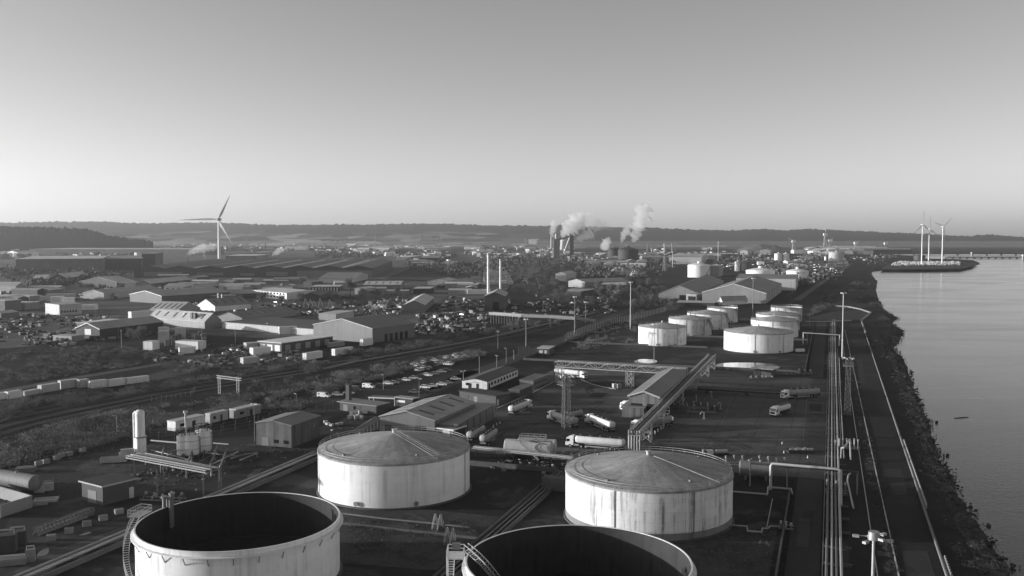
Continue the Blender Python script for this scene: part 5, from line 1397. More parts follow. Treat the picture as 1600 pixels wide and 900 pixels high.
for lab, x, y in (('white car parked alone on the compound track', 372, 549), ('pale car facing the camera at the compound gate', 362, 548)):
    small_car(W(x, y), 2.2, 0, lab, None)

# containers, skips, box trailers
def container(label, p, q, h=2.6, w_=2.5, m=C_WHITE, z=0.0, name='container', cat='container', group=None, roofm=None):
    a, b = W(*p, z), W(*q, z); d = b-a; c = (a+b)/2; L = d.length
    r = thing(name, label, cat, (c.x, c.y, z), math.atan2(d.y, d.x), group)
    MB().box(-L/2, -w_/2, .12, L/2, w_/2, h).build('body', m, r)
    mb = MB()
    for x in (-L/2, L/2):
        for y in (-w_/2, w_/2): mb.box(x-.08, y-.08, 0, x+.08, y+.08, h+.06)
    mb.build('frame', roofm or M_STEEL, r)
    for s_ in (-1, 1): MB().box(-L/2-.05, s_*.6-.5, .25, -L/2+.01, s_*.6+.5, h-.15).build('door', m, r)
    MB().box(-L/2+.05, -w_/2+.05, h, L/2-.05, w_/2-.05, h+.05).build('roof', R_PALE, r)
    return r
BOXROW = [('white trailer body at the far left end of the roadside row',(-12,625),(8,623),C_WHITE,2.8),('white box van body second from the left in the roadside row',(10,624),(32,620.5),C_WHITE,3.2),
 ('low flatbed with white boards in the roadside row',(35,619),(58,614.5),C_PALE,2.0),('pale container under a tarpaulin in the roadside row',(62,614),(90,609.5),C_PALE,3.4),
 ('tall pale container left of the white-ended one',(93,608),(121,604.5),C_PALE,3.8),('square pale container before the gap in the row',(122,606.5),(137,604.5),C_PALE,3.8),
 ('white-ended container right of the gap in the row',(139,607),(166,604),C_WHITE,3.4),('long white container second from the right end of the row',(167,604.5),(194,601),C_WHITE,3.2),
 ('long white container at the right end of the row',(195,600.5),(231,596),C_WHITE,2.9)]
for lab, p, q, m, h in BOXROW: container(lab, p, q, h*.86, 2.6, m, group='pale containers beside the railway')
for lab, p, q, m, h, w_ in (('white box trailer body by the railway, nearest the tracks',(476,563),(501,558.5),C_WHITE,3.4,2.6),('white round-topped trailer behind the scrub',(521,556),(549,552),C_WHITE,3.4,2.6),
  ('white box lorry body in front of the big plain shed',(565,541),(580,538.5),C_WHITE,3.8,2.6),('flat grey trailer beside the white trailer body',(514,543),(536,540),C_MID,2.4,2.6),
  ('large white cabin block in the compound',(280,545),(316,546.5),C_WHITE,4.6,7),('low white cabin in front of the large one',(280,553),(303,551.5),C_WHITE,3.2,3),
  ('white cube cabin left of the compound',(229,546),(244,546.5),C_WHITE,4.6,6),('white container with an open side at the compound edge',(393,556),(420,553.5),C_WHITE,4.0,4),
  ('small pale cabin alone on the compound track',(378,569),(402,566.5),C_PALE,3.0,3),('white cabin right of the roofed store',(444,546),(470,543.5),C_WHITE,4.0,5),
  ('pale box unit in front of the roofed store',(383,546.5),(405,545),C_PALE,3.6,5),('white tarpaulined trailer left of the estate',(203,499),(233,496.5),C_WHITE,5.5,4),
  ('white trailer at the estate kerb',(436,522),(464,521),C_WHITE,4.5,5),('white portable toilet block by the tracks',(475,562.5),(480,562),C_WHITE,3,3)):
    container(lab, p, q, h, w_, m)
random.seed(5)
# stacked crates and pallets in the compound
for i in range(46):
    x = random.uniform(252, 320); y = 538-(x-252)*.06+random.uniform(-8, 4)
    hgt = random.choice((1.3, 2.6, 3.9)); p = W(x, y)
    mb = MB()
    for k in range(int(hgt/1.3)): mb.cbox(p.x+random.uniform(-.1,.1), p.y, k*1.3+.06, 2.6, 2.4, 1.2, .4)
    o = mb.build('crate_stack', mat('crate_wood', .16, .85, .3, .4, rnd=.5)); tag(o, 'stack of dull crates in the compound beside the white cabins', 'crates', 'crate stacks in the compound')
for i, (x, y) in enumerate(((256,537),(256,530),(282,531))):
    p = W(x, y); mb = MB()
    for k in range(3): mb.cbox(p.x, p.y, k*2.4+.05, 5.5, 2.6, 2.3, .1)
    tag(mb.build('crate_stack', mat('pale_crate', .45, .8, .2, .4)), ['tall pale crate stack left of the compound','pale crate stack behind the tall one','pale crate stack right of the tall one'][i], 'crates')
# ------------------------------------------------------------------ tall things and plant
def lattice(mb, h, w0, w1, bays, m_=.16):
    def c4(z):
        w_ = w0+(w1-w0)*z/h
        return [Vector((a*w_/2, b*w_/2, z)) for a, b in ((-1,-1),(1,-1),(1,1),(-1,1))]
    for i in range(bays):
        A, B = c4(h*i/bays), c4(h*(i+1)/bays)
        for k in range(4):
            mb.beam(A[k], B[k], m_)
            mb.beam(A[k], B[(k+1) % 4], m_*.6); mb.beam(A[(k+1) % 4], B[k], m_*.6)
            mb.beam(B[k], B[(k+1) % 4], m_*.6)
def floodlights(root, h, r, n, m=M_RAIL, sz=.5):
    for k in range(n):
        a = 2*math.pi*k/n+.3; x, y = r*math.cos(a), r*math.sin(a)
        mb = MB(); mb.beam((x*.3, y*.3, h), (x, y, h), .1); mb.cbox(x, y, h-.25, sz, sz*.7, .5, a); mb.build('floodlight', m, root)
def lattice_mast(label, loc, h, w0, w1, rz=0.0, lights=8):
    r = thing('light_mast', label, 'light mast', loc, rz)
    mb = MB(); lattice(mb, h, w0, w1, max(8, int(h/1.6))); mb.build('lattice', mat('mast_steel', .13, .5, .2, 1, metal=.3), r)
    mb = MB(); mb.box(-w1-.4, -w1-.4, h-2.6, w1+.4, w1+.4, h-2.5)
    for z in (h-2.0, h-1.5):
        q = [(-w1-.4,-w1-.4),(w1+.4,-w1-.4),(w1+.4,w1+.4),(-w1-.4,w1+.4)]
        for p, s_ in zip(q, q[1:]+q[:1]): mb.beam((*p, z), (*s_, z), .07)
    mb.build('platform', M_STEEL, r)
    floodlights(r, h, w1+.5, lights)
    MB().cbox(0, 0, 0, w0+.8, w0+.8, .4).build('footing', M_DCONC, r)
    return r
lattice_mast('lattice floodlight mast standing in the middle of the yard', W(885,684), HT(885,684,588), 2.1, 1.7, .4, 10)
lattice_mast('slender lattice floodlight mast beside the pipe track', W(1324,648), HT(1324,648,560), 2.0, 1.3, ROTS, 6)
def pole_mast(label, loc, h, r0=.35, r1=.16, head=True, name='light_mast', n=4):
    r = thing(name, label, 'light mast', loc, .5)
    MB().tube([(0,0,0), (0,0,h)], [r0, r1], 8).build('pole', M_RAIL if r0 > .35 else M_STEEL, r, smooth=60)
    if head:
        MB().cyl((0,0,h-.3), .55, .6, 10).build('head', M_RAIL, r, smooth=40)
        floodlights(r, h, 1.2, n)
    return r
pole_mast('tall pale pole mast beside the pipe track with a small head', W(1316,560), HT(1316,560,458), .42, .2)
pole_mast('tall pole mast left of the far tanks', W(985,515), HT(985,515,441), .4, .2)
pole_mast('thin tall pole between the dock warehouse and the far tanks', W(1176,503), HT(1176,503,435), .3, .15)
pole_mast('pole mast by the main road at the footbridge middle', W(822,541), HT(822,541,499), .3, .15)
pole_mast('pole mast by the main road at the end of the footbridge', W(898,520), HT(898,520,464), .3, .15)
pole_mast('thin pole mast between the footbridge and the warehouses', W(915,505), HT(915,505,472), .25, .12)
pole_mast('thin pole by the puddle in the far tank compound', W(1022,570), HT(1022,570,507), .2, .1)
# the floodlight mast in the bottom right corner
q = S(123, 5.6); h = 22.4
r = thing('light_mast', 'floodlight mast with a drum head and six lamps, rising at the bottom right corner', 'light mast', q, .25)
MB().tube([(0,0,0), (0,0,h)], [.34, .17], 12).build('pole', M_RAIL, r, smooth=60)
mb = MB(); mb.cyl((0,0,h-.1), .72, 1.0, 24, .66); mb.build('drum', mat('drum_steel', .34, .4, .2, .8, metal=.5), r, smooth=40)
for k, (a, L) in enumerate(((20,2.0),(75,1.2),(150,2.1),(200,1.6),(285,1.2),(335,1.9))):
    a = R_(a); x, y = L*math.cos(a), L*math.sin(a); z = h+.25-(k % 2)*.35
    mb = MB(); mb.tube([(x*.2,y*.2,z), (x*.8,y*.8,z)], .06, 6)
    mb.cbox(x, y, z-.2, .75, .5, .28, a)
    mb.build('floodlight', M_PIPE, r)

def lamp_post(label, loc, h, rz=0.0, heads=1, group=None):
    r = thing('street_lamp', label, 'street lamp', loc, rz, group)
    MB().tube([(0,0,0), (0,0,h)], [.13,.08], 6).build('post', M_STEEL, r)
    for k in range(heads):
        s_ = 1-2*k; mb = MB(); mb.beam((0,0,h), (s_*.9,0,h+.1), .09); mb.box(s_*.9-.35, -.2, h+.02, s_*.9+.35, .2, h+.2); mb.build('lamp', M_RAIL, r)
    return r
for lab, x, y, yt in (('street lamp left of the near white van',463,627,616),('street lamp beside the white car in the car park',599,609,586),('street lamp between the two car rows',655,621,592),
  ('street lamp at the right of the car park by the office',776,580,556),('tall street lamp behind the office hut',778,545,518),('street lamp right of the car park gate',791,567,544),
  ('lamp post by the depot cabins',183,680,650),('lamp post beside the grey store',398,690,632),('lamp post near the compound gate',316,550,512),('pole with a pale sign in the estate',368,541,515),
  ('lamp post by the gatehouse lane',803,562,549),('twin flue-like lamp posts behind the office',749,592,556),('lamp post on the estate road',42,535,510),('lamp post near the signed dark shed',185,529,512),('lamp post by the compound kerb',190,545,517),
  ('small lamp at the foot of the office lane',724,604,580),('lamp post beside the roundabout scrub',419,530,506),('leaning lamp post in the estate yard',150,500,484)):
    lamp_post(lab, W(x, y), HT(x, y, yt), random.uniform(0,6), 1 if x % 2 else 2)

# --- depot on the left
r = thing('storage_vessel', 'tall slim white vessel standing on a skirt in the left depot', 'vessel', W(220,716))
H_ = HT(220,716,640)
MB().lathe([(1.45,0),(1.45,5.9),(1.2,6.2),(1.2,H_-.6),(.8,H_-.15),(.01,H_)], 28).build('shell', M_WHITE, r, smooth=40)
MB().lathe([(1.62,5.7),(1.75,5.8),(1.75,6.0),(1.6,6.05)], 28).build('collar', M_STEEL, r, smooth=40)
MB().tube([(-1.75,.3,0),(-1.75,.3,H_-1.2),(-1.2,.3,H_-.6)], .3, 10).build('side_pipe', M_WHITE, r, smooth=60)
mb = MB()
for s_ in (-.22,.22): mb.beam((s_,-1.7,.2), (s_,-1.5,H_-1), .06)
for k in range(28): mb.beam((-.22,-1.66,.5+k*.42), (.22,-1.66,.5+k*.42), .04)
mb.build('ladder', M_STEEL, r)
for x, y, yt, rad, lab in ((285.5,715,678,1.5,'slim left vessel of the three under the railed platform'),(299,714,676,2.2,'middle white vessel under the railed platform'),(318,708,670,2.3,'right white vessel under the railed platform')):
    h = HT(x, y, yt); r = thing('storage_vessel', lab, 'vessel', W(x, y), 0, 'white vessels in the left depot')
    MB().lathe([(rad,.9),(rad,h-.5),(rad*.7,h-.12),(.01,h)], 28).build('shell', M_WHITE, r, smooth=40)
    for k in range(4):
        a = k*1.57+.6; MB().beam((rad*.85*math.cos(a), rad*.85*math.sin(a), 0), (rad*.85*math.cos(a), rad*.85*math.sin(a), 1.0), .3).build('leg', M_STEEL, r)
    mb = MB(); mb.tube([(rad*.5,-rad,1.2),(rad*.5,-rad-.5,1.0)], .35, 10); mb.build('manhole', M_STEEL, r)
    mb = MB(); ring_rail(mb, rad*.95, h-.35, 9, 1.5, r=.06); mb.build('handrail', M_DSTEEL, r)
    mb = MB(); mb.tube([(rad+.1,-.4,1.0),(rad+.35,-.4,1.2),(rad+.35,-.4,h-1.2),(rad*.6,-.4,h-.2)], .16, 8); mb.build('riser_pipe', M_DPIPE, r, smooth=60)
    mb = MB()
    for z in (h*.35, h*.68): mb.lathe([(rad+.003,z),(rad+.06,z+.03),(rad+.06,z+.17),(rad+.003,z+.2)], 28)
    mb.build('stiffener', M_PIPE, r)
r = thing('vent_stack', 'thin vent pipe with a cap standing behind the white vessels', 'vent', W(291,708)); h = HT(291,708,645)
MB().tube([(0,0,0),(0,0,h)], .28, 8).build('pipe', M_PIPE, r, smooth=60); MB().cyl((0,0,h), .6, .5, 10).build('cap', M_PIPE, r, smooth=40)
# raised pipe gantry
g0, g1, g2 = W(212,750), W(320,772), W(344,767)
rg = truss_bridge('raised pipe gantry on tall legs beside the pump house', W(208,752), W(332,778), 6.2, 3.6, .5, [], lattice=False, pipes=4, m=M_STEEL)
for x, y in ((210,754),(246,776),(256,769),(318,776),(342,769),(345.5,768)):
    p = W(x, y); MB().beam(p, p+Vector((0,0,6.3)), .26).build('leg', M_STEEL, rg, w=True)
# pipework on the ground behind it
for k, (a, b, m, rr) in enumerate((((232,720),(285,705),M_DPIPE,.22),((240,725),(300,706),M_DPIPE,.18),((318,737),(372,711),M_PIPE,.2),((310,728),(352,705),M_DPIPE,.2),((360,722),(385,714),M_PIPE,.14),((375,724),(402,713),M_PIPE,.14),((236,693),(282,697),M_PIPE,.25),((330,697),(357,699),M_PIPE,.2))):
    A_, B_ = W(*a), W(*b)
    o = MB().tube([A_+Vector((0,0,.9)), B_+Vector((0,0,.9))], rr, 8).add([], []).build('pipe', m, smooth=60)
    tag(o, ['dark pipe behind the raised gantry, leftmost','dark pipe behind the raised gantry, second','pale slanting pipe right of the vessels','dark pipe beside the slanting pale one','thin pale pipe left of the loading frame','thin pale pipe right of the loading frame','pale pipe between the tall vessel and the cluster','pale pipe right of the vessel cluster'][k], 'pipe')
for k, (P_, z_, rr, m) in enumerate((([(228,727),(300,742),(344,752)],3.2,.2,M_DPIPE),([(236,716),(262,722),(300,733)],2.2,.18,M_STEEL),([(256,714),(252,740)],2.6,.2,M_DPIPE),([(300,722),(292,748)],2.8,.2,M_DPIPE),
  ([(318,716),(368,722),(402,716)],1.6,.16,M_STEEL),([(340,708),(330,735)],2.0,.2,M_DPIPE),([(270,732),(330,745)],2.0,.16,M_PIPE),([(352,716),(344,738)],1.6,.14,M_PIPE))):
    pts_ = [W(*q)+Vector((0,0,z_)) for q in P_]; e0, e1 = pts_[0].copy(), pts_[-1].copy(); e0.z = e1.z = .1
    portal(['dark pipe run on posts behind the gantry','grey pipe at the foot of the tall vessel','dark cross pipe left of the railed vessels','dark cross pipe in front of the railed vessels','grey low pipe toward the loading frames','dark cross pipe right of the railed vessels','pale pipe over the dark cross pipes','thin pale cross pipe by the loading frames'][k], [e0]+pts_+[e1], rr, m, legs=[((pts_[0]+pts_[-1])/2, z_-.1)], name='pipe_run')
tb = mat('tank_primer', .13, .7, .3, .3, streak=.4)
def drum_tank(label, p, q, rad, m, z=None, saddles=True, cat='tank', name='horizontal_tank'):
    a, b = W(*p), W(*q); d = b-a; L = d.length; c = (a+b)/2; z = z or rad+.7
    r = thing(name, label, cat, (c.x, c.y, 0), math.atan2(d.y, d.x))
    prof = [(.01,-L/2-rad*.16),(rad*.5,-L/2-rad*.13),(rad*.9,-L/2-rad*.04),(rad,-L/2+.1),(rad,L/2-.1),(rad*.9,L/2+rad*.04),(rad*.5,L/2+rad*.13),(.01,L/2+rad*.16)]
    t_ = MB().lathe(prof, 28); mb = MB(); mb.add([(v[2], v[0], v[1]+z) for v in t_.v], t_.f); mb.build('shell', m, r, smooth=45)
    if saddles:
        for x in (-L*.32, L*.32): MB().box(x-.3, -rad*.8, 0, x+.3, rad*.8, z-rad*.5).build('saddle', M_DCONC, r)
    for x in (-L*.2, L*.15): MB().cyl((x, 0, z+rad-.1), .4, .4, 10).build('hatch', M_STEEL, r, smooth=40)
    return r
drum_tank('long grimy cylinder tank lying at the left edge', (-25,757), (56,772), 1.85, mat('grimy_tank', .20, .7, .3, .3, streak=.5))
for k, (p, q, h) in enumerate((((-30,769),(50,793),2.7),((50,793),(0,809),2.7))):
    a, b = W(*p), W(*q); wall_line('bund_wall', ['pale panelled bund wall below the grimy cylinder tank','return of the pale bund wall at the left edge'][k], [a, b], .3, h, mat('panel_wall', .27, .8, .2, .3, panel=.15, pw=3.0))
drum_tank('grey horizontal tank with curved pipe marks, right of the stained tank', (1156,747), (1206,750), 1.9, mat('grey_tank', .17, .6, .2, .3, streak=.3))
ht_ = drum_tank('pale horizontal tank with a railed platform and stairs, at the yard edge', (790,712), (862,716), 2.1, mat('pale_tank', .45, .55, .2, .2, streak=.3), 2.6)
mb = MB(); mb.box(-2.2,-1.6,4.9,4.6,1.6,5.0)
for z in (5.5, 6.05):
    q4 = [(-2.2,-1.6),(4.6,-1.6),(4.6,1.6),(-2.2,1.6)]
    for p, s_ in zip(q4, q4[1:]+q4[:1]): mb.beam((*p,z), (*s_,z), .08)
for x in (-2.2,-.5,1.2,2.9,4.6):
    for y in (-1.6,1.6): mb.beam((x,y,4.9), (x,y,6.05), .08)
mb.build('platform', M_RAIL, ht_)
mb = MB()
for y in (-3.6,-2.7): mb.beam((3.4,y,.1), (-1.9,y,4.95), .12, .3); mb.beam((3.4,y,1.1), (-1.9,y,5.95), .08)
for k in range(18): f_ = k/18; mb.beam((3.4-5.3*f_,-3.6,.15+4.8*f_), (3.4-5.3*f_,-2.7,.15+4.8*f_), .28, .05)
mb.box(-3.1,-3.6,4.88,-1.8,-1.5,4.97)
mb.build('stair', M_RAIL, ht_)
drum_tank('second pale tank behind the one with stairs', (826,707), (868,709), 1.8, mat('pale_tank', .45), 2.2)
r = thing('steel_locker', 'pale flat-faced cabinet at the right end of the stair tank', 'cabinet', W(852,713), .2)
MB().box(-1.4,-1.6,0,1.4,1.6,3.2).build('body', mat('pale_tank', .45), r); MB().box(-1.1,-1.66,.2,1.1,-1.58,2.9).build('door', C_PALE, r)
# truss boom lying on the ground with concrete blocks
a, b = W(56,838), W(143,805); d = b-a; c = (a+b)/2
r = thing('lattice_boom', 'rusty lattice boom lying on the ground among concrete blocks', 'lattice boom', (c.x, c.y, .1), math.atan2(d.y, d.x))
mb = MB(); t_ = MB(); lattice(t_, d.length, 1.5, 1.5, 14, .14); mb.add([(v[2]-d.length/2, v[0], v[1]+.8) for v in t_.v], t_.f); mb.build('lattice', mat('rusty_steel', .12, .8, .3, .8), r)
for k, (x, y) in enumerate(((80,844),(108,833),(136,822),(161.5,813),(186,803),(60,727),(72,724),(89,718),(96,714),(108,712),(129,706))):
    p = W(x, y); mb = MB(); mb.cbox(p.x, p.y, 0, 1.7, 1.1, 1.1, .3+.1*k); mb.cbox(p.x, p.y, 1.1, .5, .25, .12, .3)
    tag(mb.build('concrete_block', M_CONC), 'concrete block in the line beside the lattice boom' if k < 5 else 'concrete block along the depot scrub edge', 'concrete block', 'blocks beside the lattice boom' if k < 5 else 'blocks along the scrub edge')
r = thing('skip', 'pale open skip with a stepped bench beside the tall vessel', 'skip', W(178,722), .25)
mb = MB()
for q4 in ((-3.2,-1.3,.2,3.2,-1.2,1.3),(-3.2,1.2,.2,3.2,1.3,1.3),(-3.3,-1.3,.2,-3.2,1.3,1.3),(3.2,-1.3,.2,3.3,1.3,1.3),(-3.2,-1.2,.1,3.2,1.2,.2)): mb.box(*q4)
mb.build('body', C_PALE, r); MB().box(1.0,1.4,.2,5.2,2.6,2.0).build('bench', C_PALE, r); MB().box(1.4,1.6,2.0,4.8,2.5,2.9).build('hood', C_PALE, r)
for k, (x, y, w_, h) in enumerate(((28,852,3,3.6),(8,862,4,4.2),(20,880,5,1.5),(48,878,1.6,3),(75,766,2.4,2.2),(62,769,2.2,2.0),(72,783,5,.7),(60,788,4,.6),(40,737,4.5,1.4))):
    p = W(x, y); r = thing('equipment_cabinet', ['tall dark cabinet in the bottom left corner','dark equipment stack at the left edge','pale pipe skid in the bottom left corner','upright valve post in the bottom left corner','pale crate at the end of the grimy tank','second crate at the end of the grimy tank','pile of pale planks below the grimy tank','lower plank pile below the grimy tank','stacked timber at the depot scrub edge'][k], 'equipment', p, .3)
    mb = MB(); mb.box(-w_/2,-w_*.3,0,w_/2,w_*.3,h*.8); mb.build('body', (M_DSTEEL,M_DSTEEL,M_STEEL,M_STEEL,C_PALE,C_PALE,C_PALE,C_MID,C_GREY)[k], r)
    mb = MB(); mb.beam((-w_*.4,0,h*.8), (-w_*.4,0,h), .15); mb.beam((-w_*.4,0,h), (w_*.4,0,h), .2); mb.beam((w_*.4,0,h*.8), (w_*.4,0,h), .15); mb.build('frame', M_PIPE, r)
post_fence('depot fence with leaning posts along the railway scrub', [W(15,735), W(130,706), W(186,686), W(330,676), W(470,648)], 2.2, 4.5, mat('fence_concrete', .16), 3, .13, crank=True)
post_fence('tall depot security fence in front of the site cabins', [W(248,690), W(345,680), W(452,660), W(520,640)], 2.6, 5, mat('fence_concrete', .16), 3, .13, crank=True)
post_fence('palisade fence by the railway on the left', [W(237,628), W(297,619), (W(305,612))], 2.0, 2.0, M_CONC, 2, .14)
post_fence('tall pale posts of the roadside screen leading to the far tanks', [W(886,531), W(915,520), W(950,509), W(1000,497), W(1040,487)], 4.2, 3.6, M_CONC, 1, .3)
wall_line('low_wall', 'pale kerb-like cable wall running along the railway', smooth_line([W(505,578), W(560,566), W(700,541), W(760,529), W(830,513), W(930,489)], 5), .35, .9, M_CONC)
# signal gantry over the tracks
a, b = W(343,616), W(372,620); h = HT(343,616,587)
r = thing('signal_gantry', 'dark steel signal gantry over the railway', 'signal gantry', a, math.atan2((b-a).y, (b-a).x)); L = (b-a).length
for x in (0, L):
    mb = MB()
    for e in (-.6,.6): mb.beam((x+e,0,0), (x+e,0,h), .2)
    for k in range(6): mb.beam((x-.6,0,h*k/6), (x+.6,0,h*(k+1)/6), .1)
    mb.build('leg', M_STEEL, r)
mb = MB()
for z in (h-.9, h): mb.beam((-1.5,0,z), (L+2,0,z), .22)
for k in range(12): mb.beam((-1+L*k/11,0,h-.9), (-1+L*(k+1)/11,0,h), .1)
mb.build('beam', M_STEEL, r)
# step-over stairs across the bund pipes
for lab, x, y in (('pair of A-shaped step-over stairs on the turf', 684, 826), ('small step-over stair by the pipe channel', 703, 848)):
    r = thing('step_over', lab, 'stair', W(x, y), ROTS)
    for s_ in (-.6, .6):
        mb = MB()
        for y0 in (-1, 1): mb.beam((s_, y0*1.6, 0), (s_, y0*.3, 2.0), .1, .22); mb.beam((s_, y0*1.6, 1), (s_, y0*.3, 3.0), .08); mb.beam((s_, y0*1.6, 0), (s_, y0*1.6, 1), .08); mb.beam((s_, y0*.3, 2), (s_, y0*.3, 3), .08)
        mb.beam((s_,-.3,3), (s_,.3,3), .08); mb.build('side_frame', M_RAIL, r)
    mb = MB()
    for k in range(7):
        for y0 in (-1, 1): mb.beam((-.6, y0*(1.6-1.3*k/6), 2*k/6+.05), (.6, y0*(1.6-1.3*k/6), 2*k/6+.05), .25, .05)
    mb.build('steps', M_STEEL, r)
# valve groups and pumps
def valve_group(label, loc, n, w_, h, rz, seed, m=M_PIPE, name='valve_group'):
    rnd = random.Random(seed); r = thing(name, label, 'pipework', loc, rz)
    for k in range(n):
        x = -w_/2+w_*k/max(1,n-1); hh = h*rnd.uniform(.6,1.1); y = rnd.uniform(-.6,.6)
        mb = MB(); mb.tube([(x,y-1.4,.5), (x,y-1.0,.5), (x,y-.9,hh), (x,y+.9,hh), (x,y+1.0,.4)], .13, 7); mb.build('pipe', m if k % 2 else M_DPIPE, r, smooth=60)
        mb = MB(); mb.cyl((x,y,hh), .22, .3, 10); mb.cyl((x,y,hh+.5), .32, .05, 12); mb.tube([(x,y,hh+.2),(x,y,hh+.5)], .05, 6); mb.build('valve', M_RAIL, r, smooth=40)
    mb = MB()
    for y in (-1.2,1.2): mb.beam((-w_/2-.5,y,.35), (w_/2+.5,y,.35), .3)
    mb.build('bearer', M_STEEL, r)
    return r
valve_group('dense valve group beside the pipe track', S(278, 5.0), 7, 6, 2.4, ROTS, 1)
valve_group('valve group on the pipe track under the large pale pipe', S(229, 2.0), 5, 4, 2.2, ROTS, 2)
valve_group('row of pumps under the flat canopy', W(1190,592), 5, 9, 1.2, .1, 3, M_STEEL)
valve_group('pump group right of the long puddle', W(1245,585), 6, 12, 1.8, .1, 4, M_STEEL)
valve_group('pump row behind the grey horizontal tank', W(1180,727), 8, 15, 1.9, -.1, 5, M_DPIPE)
valve_group('pipework at the foot of the loading shed', W(1078,638), 6, 12, 2.4, -.3, 6, M_STEEL)
valve_group('pipework left of the stained tank behind the pipe shelf', W(880,718), 5, 9, 2.0, -.3, 7)
valve_group('low pipework beneath the raised gantry', W(255,782), 5, 9, 1.6, -.15, 8)
valve_group('valves on the right bund wall', W(1228,826), 3, 2, 1.2, ROTS, 9)
valve_group('loading arms between the pipe bridge and the yard', W(1095,645), 5, 9, 2.6, -.15, 10, M_STEEL)
r = thing('flatbed', 'small tank lorry-like skid with white boxes, by the stained tank', 'skid', W(1118,712), .1)
MB().box(-3.8,-1,.4,3.8,1,.6).build('deck', V_CHASS, r); MB().box(-2.6,-.8,.6,-.8,.8,1.6).build('box', C_WHITE, r)
mb = MB(); mb.tube([(0,-.3,1.2),(3.2,-.3,1.2)], .55, 12); mb.build('cylinder', M_PIPE, r, smooth=50); MB().box(-3.6,-.7,.6,-2.8,.7,1.8).build('cabinet', M_STEEL, r)
r = thing('open_tray', 'dark-edged tray heaped with pale bags on the slabs', 'tray', W(1251,707), 0)
mb = MB()
for q4 in ((-3.6,-1.4,0,3.6,-1.25,.9),(-3.6,1.25,0,3.6,1.4,.9),(-3.6,-1.25,0,-3.45,1.25,.9),(3.45,-1.25,0,3.6,1.25,.9)): mb.box(*q4)
mb.build('rim', M_DSTEEL, r); mb = MB()
for k in range(9): rock(mb, (-2.7+k*.68, .4*math.sin(k*2.3), .85), .75, k*3.7)
mb.build('bags', C_PALE, r)
r = thing('signboard', 'blank grey board on posts beside the gatehouse lane', 'board', W(819,556), .1); h = HT(819,556,541)
MB().box(-3.1,-.08,1.2,3.1,.08,h).build('panel', C_GREY, r)
for x in (-2.8, 2.8): MB().box(x-.1,-.2,0,x+.1,-.09,h-.5).build('post', M_STEEL, r)
r = thing('tank_trailer', 'white van-like tank cart near the right far tank', 'cart', W(1250,551), .1)
MB().box(-2.3,-1,.4,2.3,1,.6).build('deck', V_CHASS, r); MB().box(-2.2,-.9,.6,2.2,.9,2.0).build('body', C_WHITE, r)
for x in (-1.4, 1.4):
    for y in (-.95, .95): wheel(r, x, y, .35, .25)

# --- footbridge over the railway
fb = [W(767,505), W(818,509), W(860,510.5), W(899,512), W(927,508)]
hs = [HT(767,505,490), HT(818,511,495.5), 6.6, HT(899,512,498.5), 2.5]
hs[1] = hs[2] = hs[0] = 6.2; hs[3] = 5.6
r = thing('footbridge', 'long pale concrete footbridge with solid parapets over the railway', 'footbridge', fb[1])
mb = MB()
P3 = [p+Vector((0,0,z)) for p, z in zip(fb, hs)]
for p, q in zip(P3[:-1], P3[1:]): mb.beam(p, q, 4.2, .7)
mb.build('deck', M_CONC, r, w=True)
for s_ in (-1, 1):
    mb = MB()
    for p, q in zip(P3[:-1], P3[1:]):
        d = (q-p).normalized(); n = Vector((-d.y, d.x, 0))*2.0*s_
        mb.beam(p+n+Vector((0,0,.9)), q+n+Vector((0,0,.9)), .2, 1.3)
    mb.build('parapet', C_GREY if s_ > 0 else C_MID, r, w=True)
for p, z in zip(P3[1:4], hs[1:4]):
    mb = MB(); mb.beam((p.x,p.y,0), (p.x,p.y,z-.4), .9); mb.build('pier', M_CONC, r, w=True)
for k in range(11):
    p = P3[0].lerp(P3[1], k/12); MB().beam((p.x,p.y-1.5,0), (p.x,p.y-1.5,p.z-.3), .5).build('post', C_PALE, r, w=True)

# --- twin flues, pale stacks, cement works, silos
for lab, x, yb, yt, rr in (('taller left flue of the pale twin flues', 763, 478, 396, 1.15), ('shorter right flue of the pale twin flues', 782, 476, 405, 1.0)):
    h = HT(x, yb, yt); r = thing('flue', lab, 'flue', W(x, yb), 0, 'twin pale flues')
    MB().tube([(0,0,0),(0,0,h)], [rr, rr*.85], 14).build('pipe', M_WHITE, r, smooth=60); MB().cyl((0,0,h-1.2), rr*1.15, .5, 14).build('collar', M_STEEL, r, smooth=40)
for k in range(9):
    y = 444-k*3.9; x0 = 756-k*.2; x1 = 802-k*2.2
    a, b = W(x0, y), W(x1, y); c = (a+b)/2; d = b-a; h = 4.0
    mb = MB(); n_ = 5
    for i in range(n_):
        p = a.lerp(b, (i+.5)/n_); mb.cbox(p.x, p.y, 0, d.length/n_*.93, 16, h*(1+.15*math.sin(i*3+k)), .05)
    tag(mb.build('pallet_row', mat('pale_packs', .42, .8, .3, .05, rnd=.3)), 'long row of pale stacked packs behind the twin flues', 'stacks', 'pale stacked rows')
def big_silo(label, xl, xr, yb, yr, ya, m, stairs=False):
    c_, Rr = base_fit(xl, xr, yb); h = HT((xl+xr)/2, yb, yr); r = thing('silo', label, 'silo', c_)
    h = EYE-(yr-YH)/F*(c_.y-Rr*.2); rise = (yr-ya)/F*c_.y
    MB().lathe([(Rr,0),(Rr,h),(Rr*.96,h+rise*.25),(Rr*.5,h+rise*.8),(.01,h+rise)], 40).build('shell', m, r, smooth=35)
    MB().lathe([(Rr+.02,h-1.2),(Rr+.6,h-1.0),(Rr+.6,h-.2),(Rr+.02,h-.1)], 40).build('rim', m, r, smooth=35)
    MB().cyl((0,0,h+rise-.5), Rr*.15, 3, 12).build('cap', m, r)
    return r, c_, Rr, h
SM = mat('dark_silo', .045, .7, .2, .04, panel=.12, pw=4)
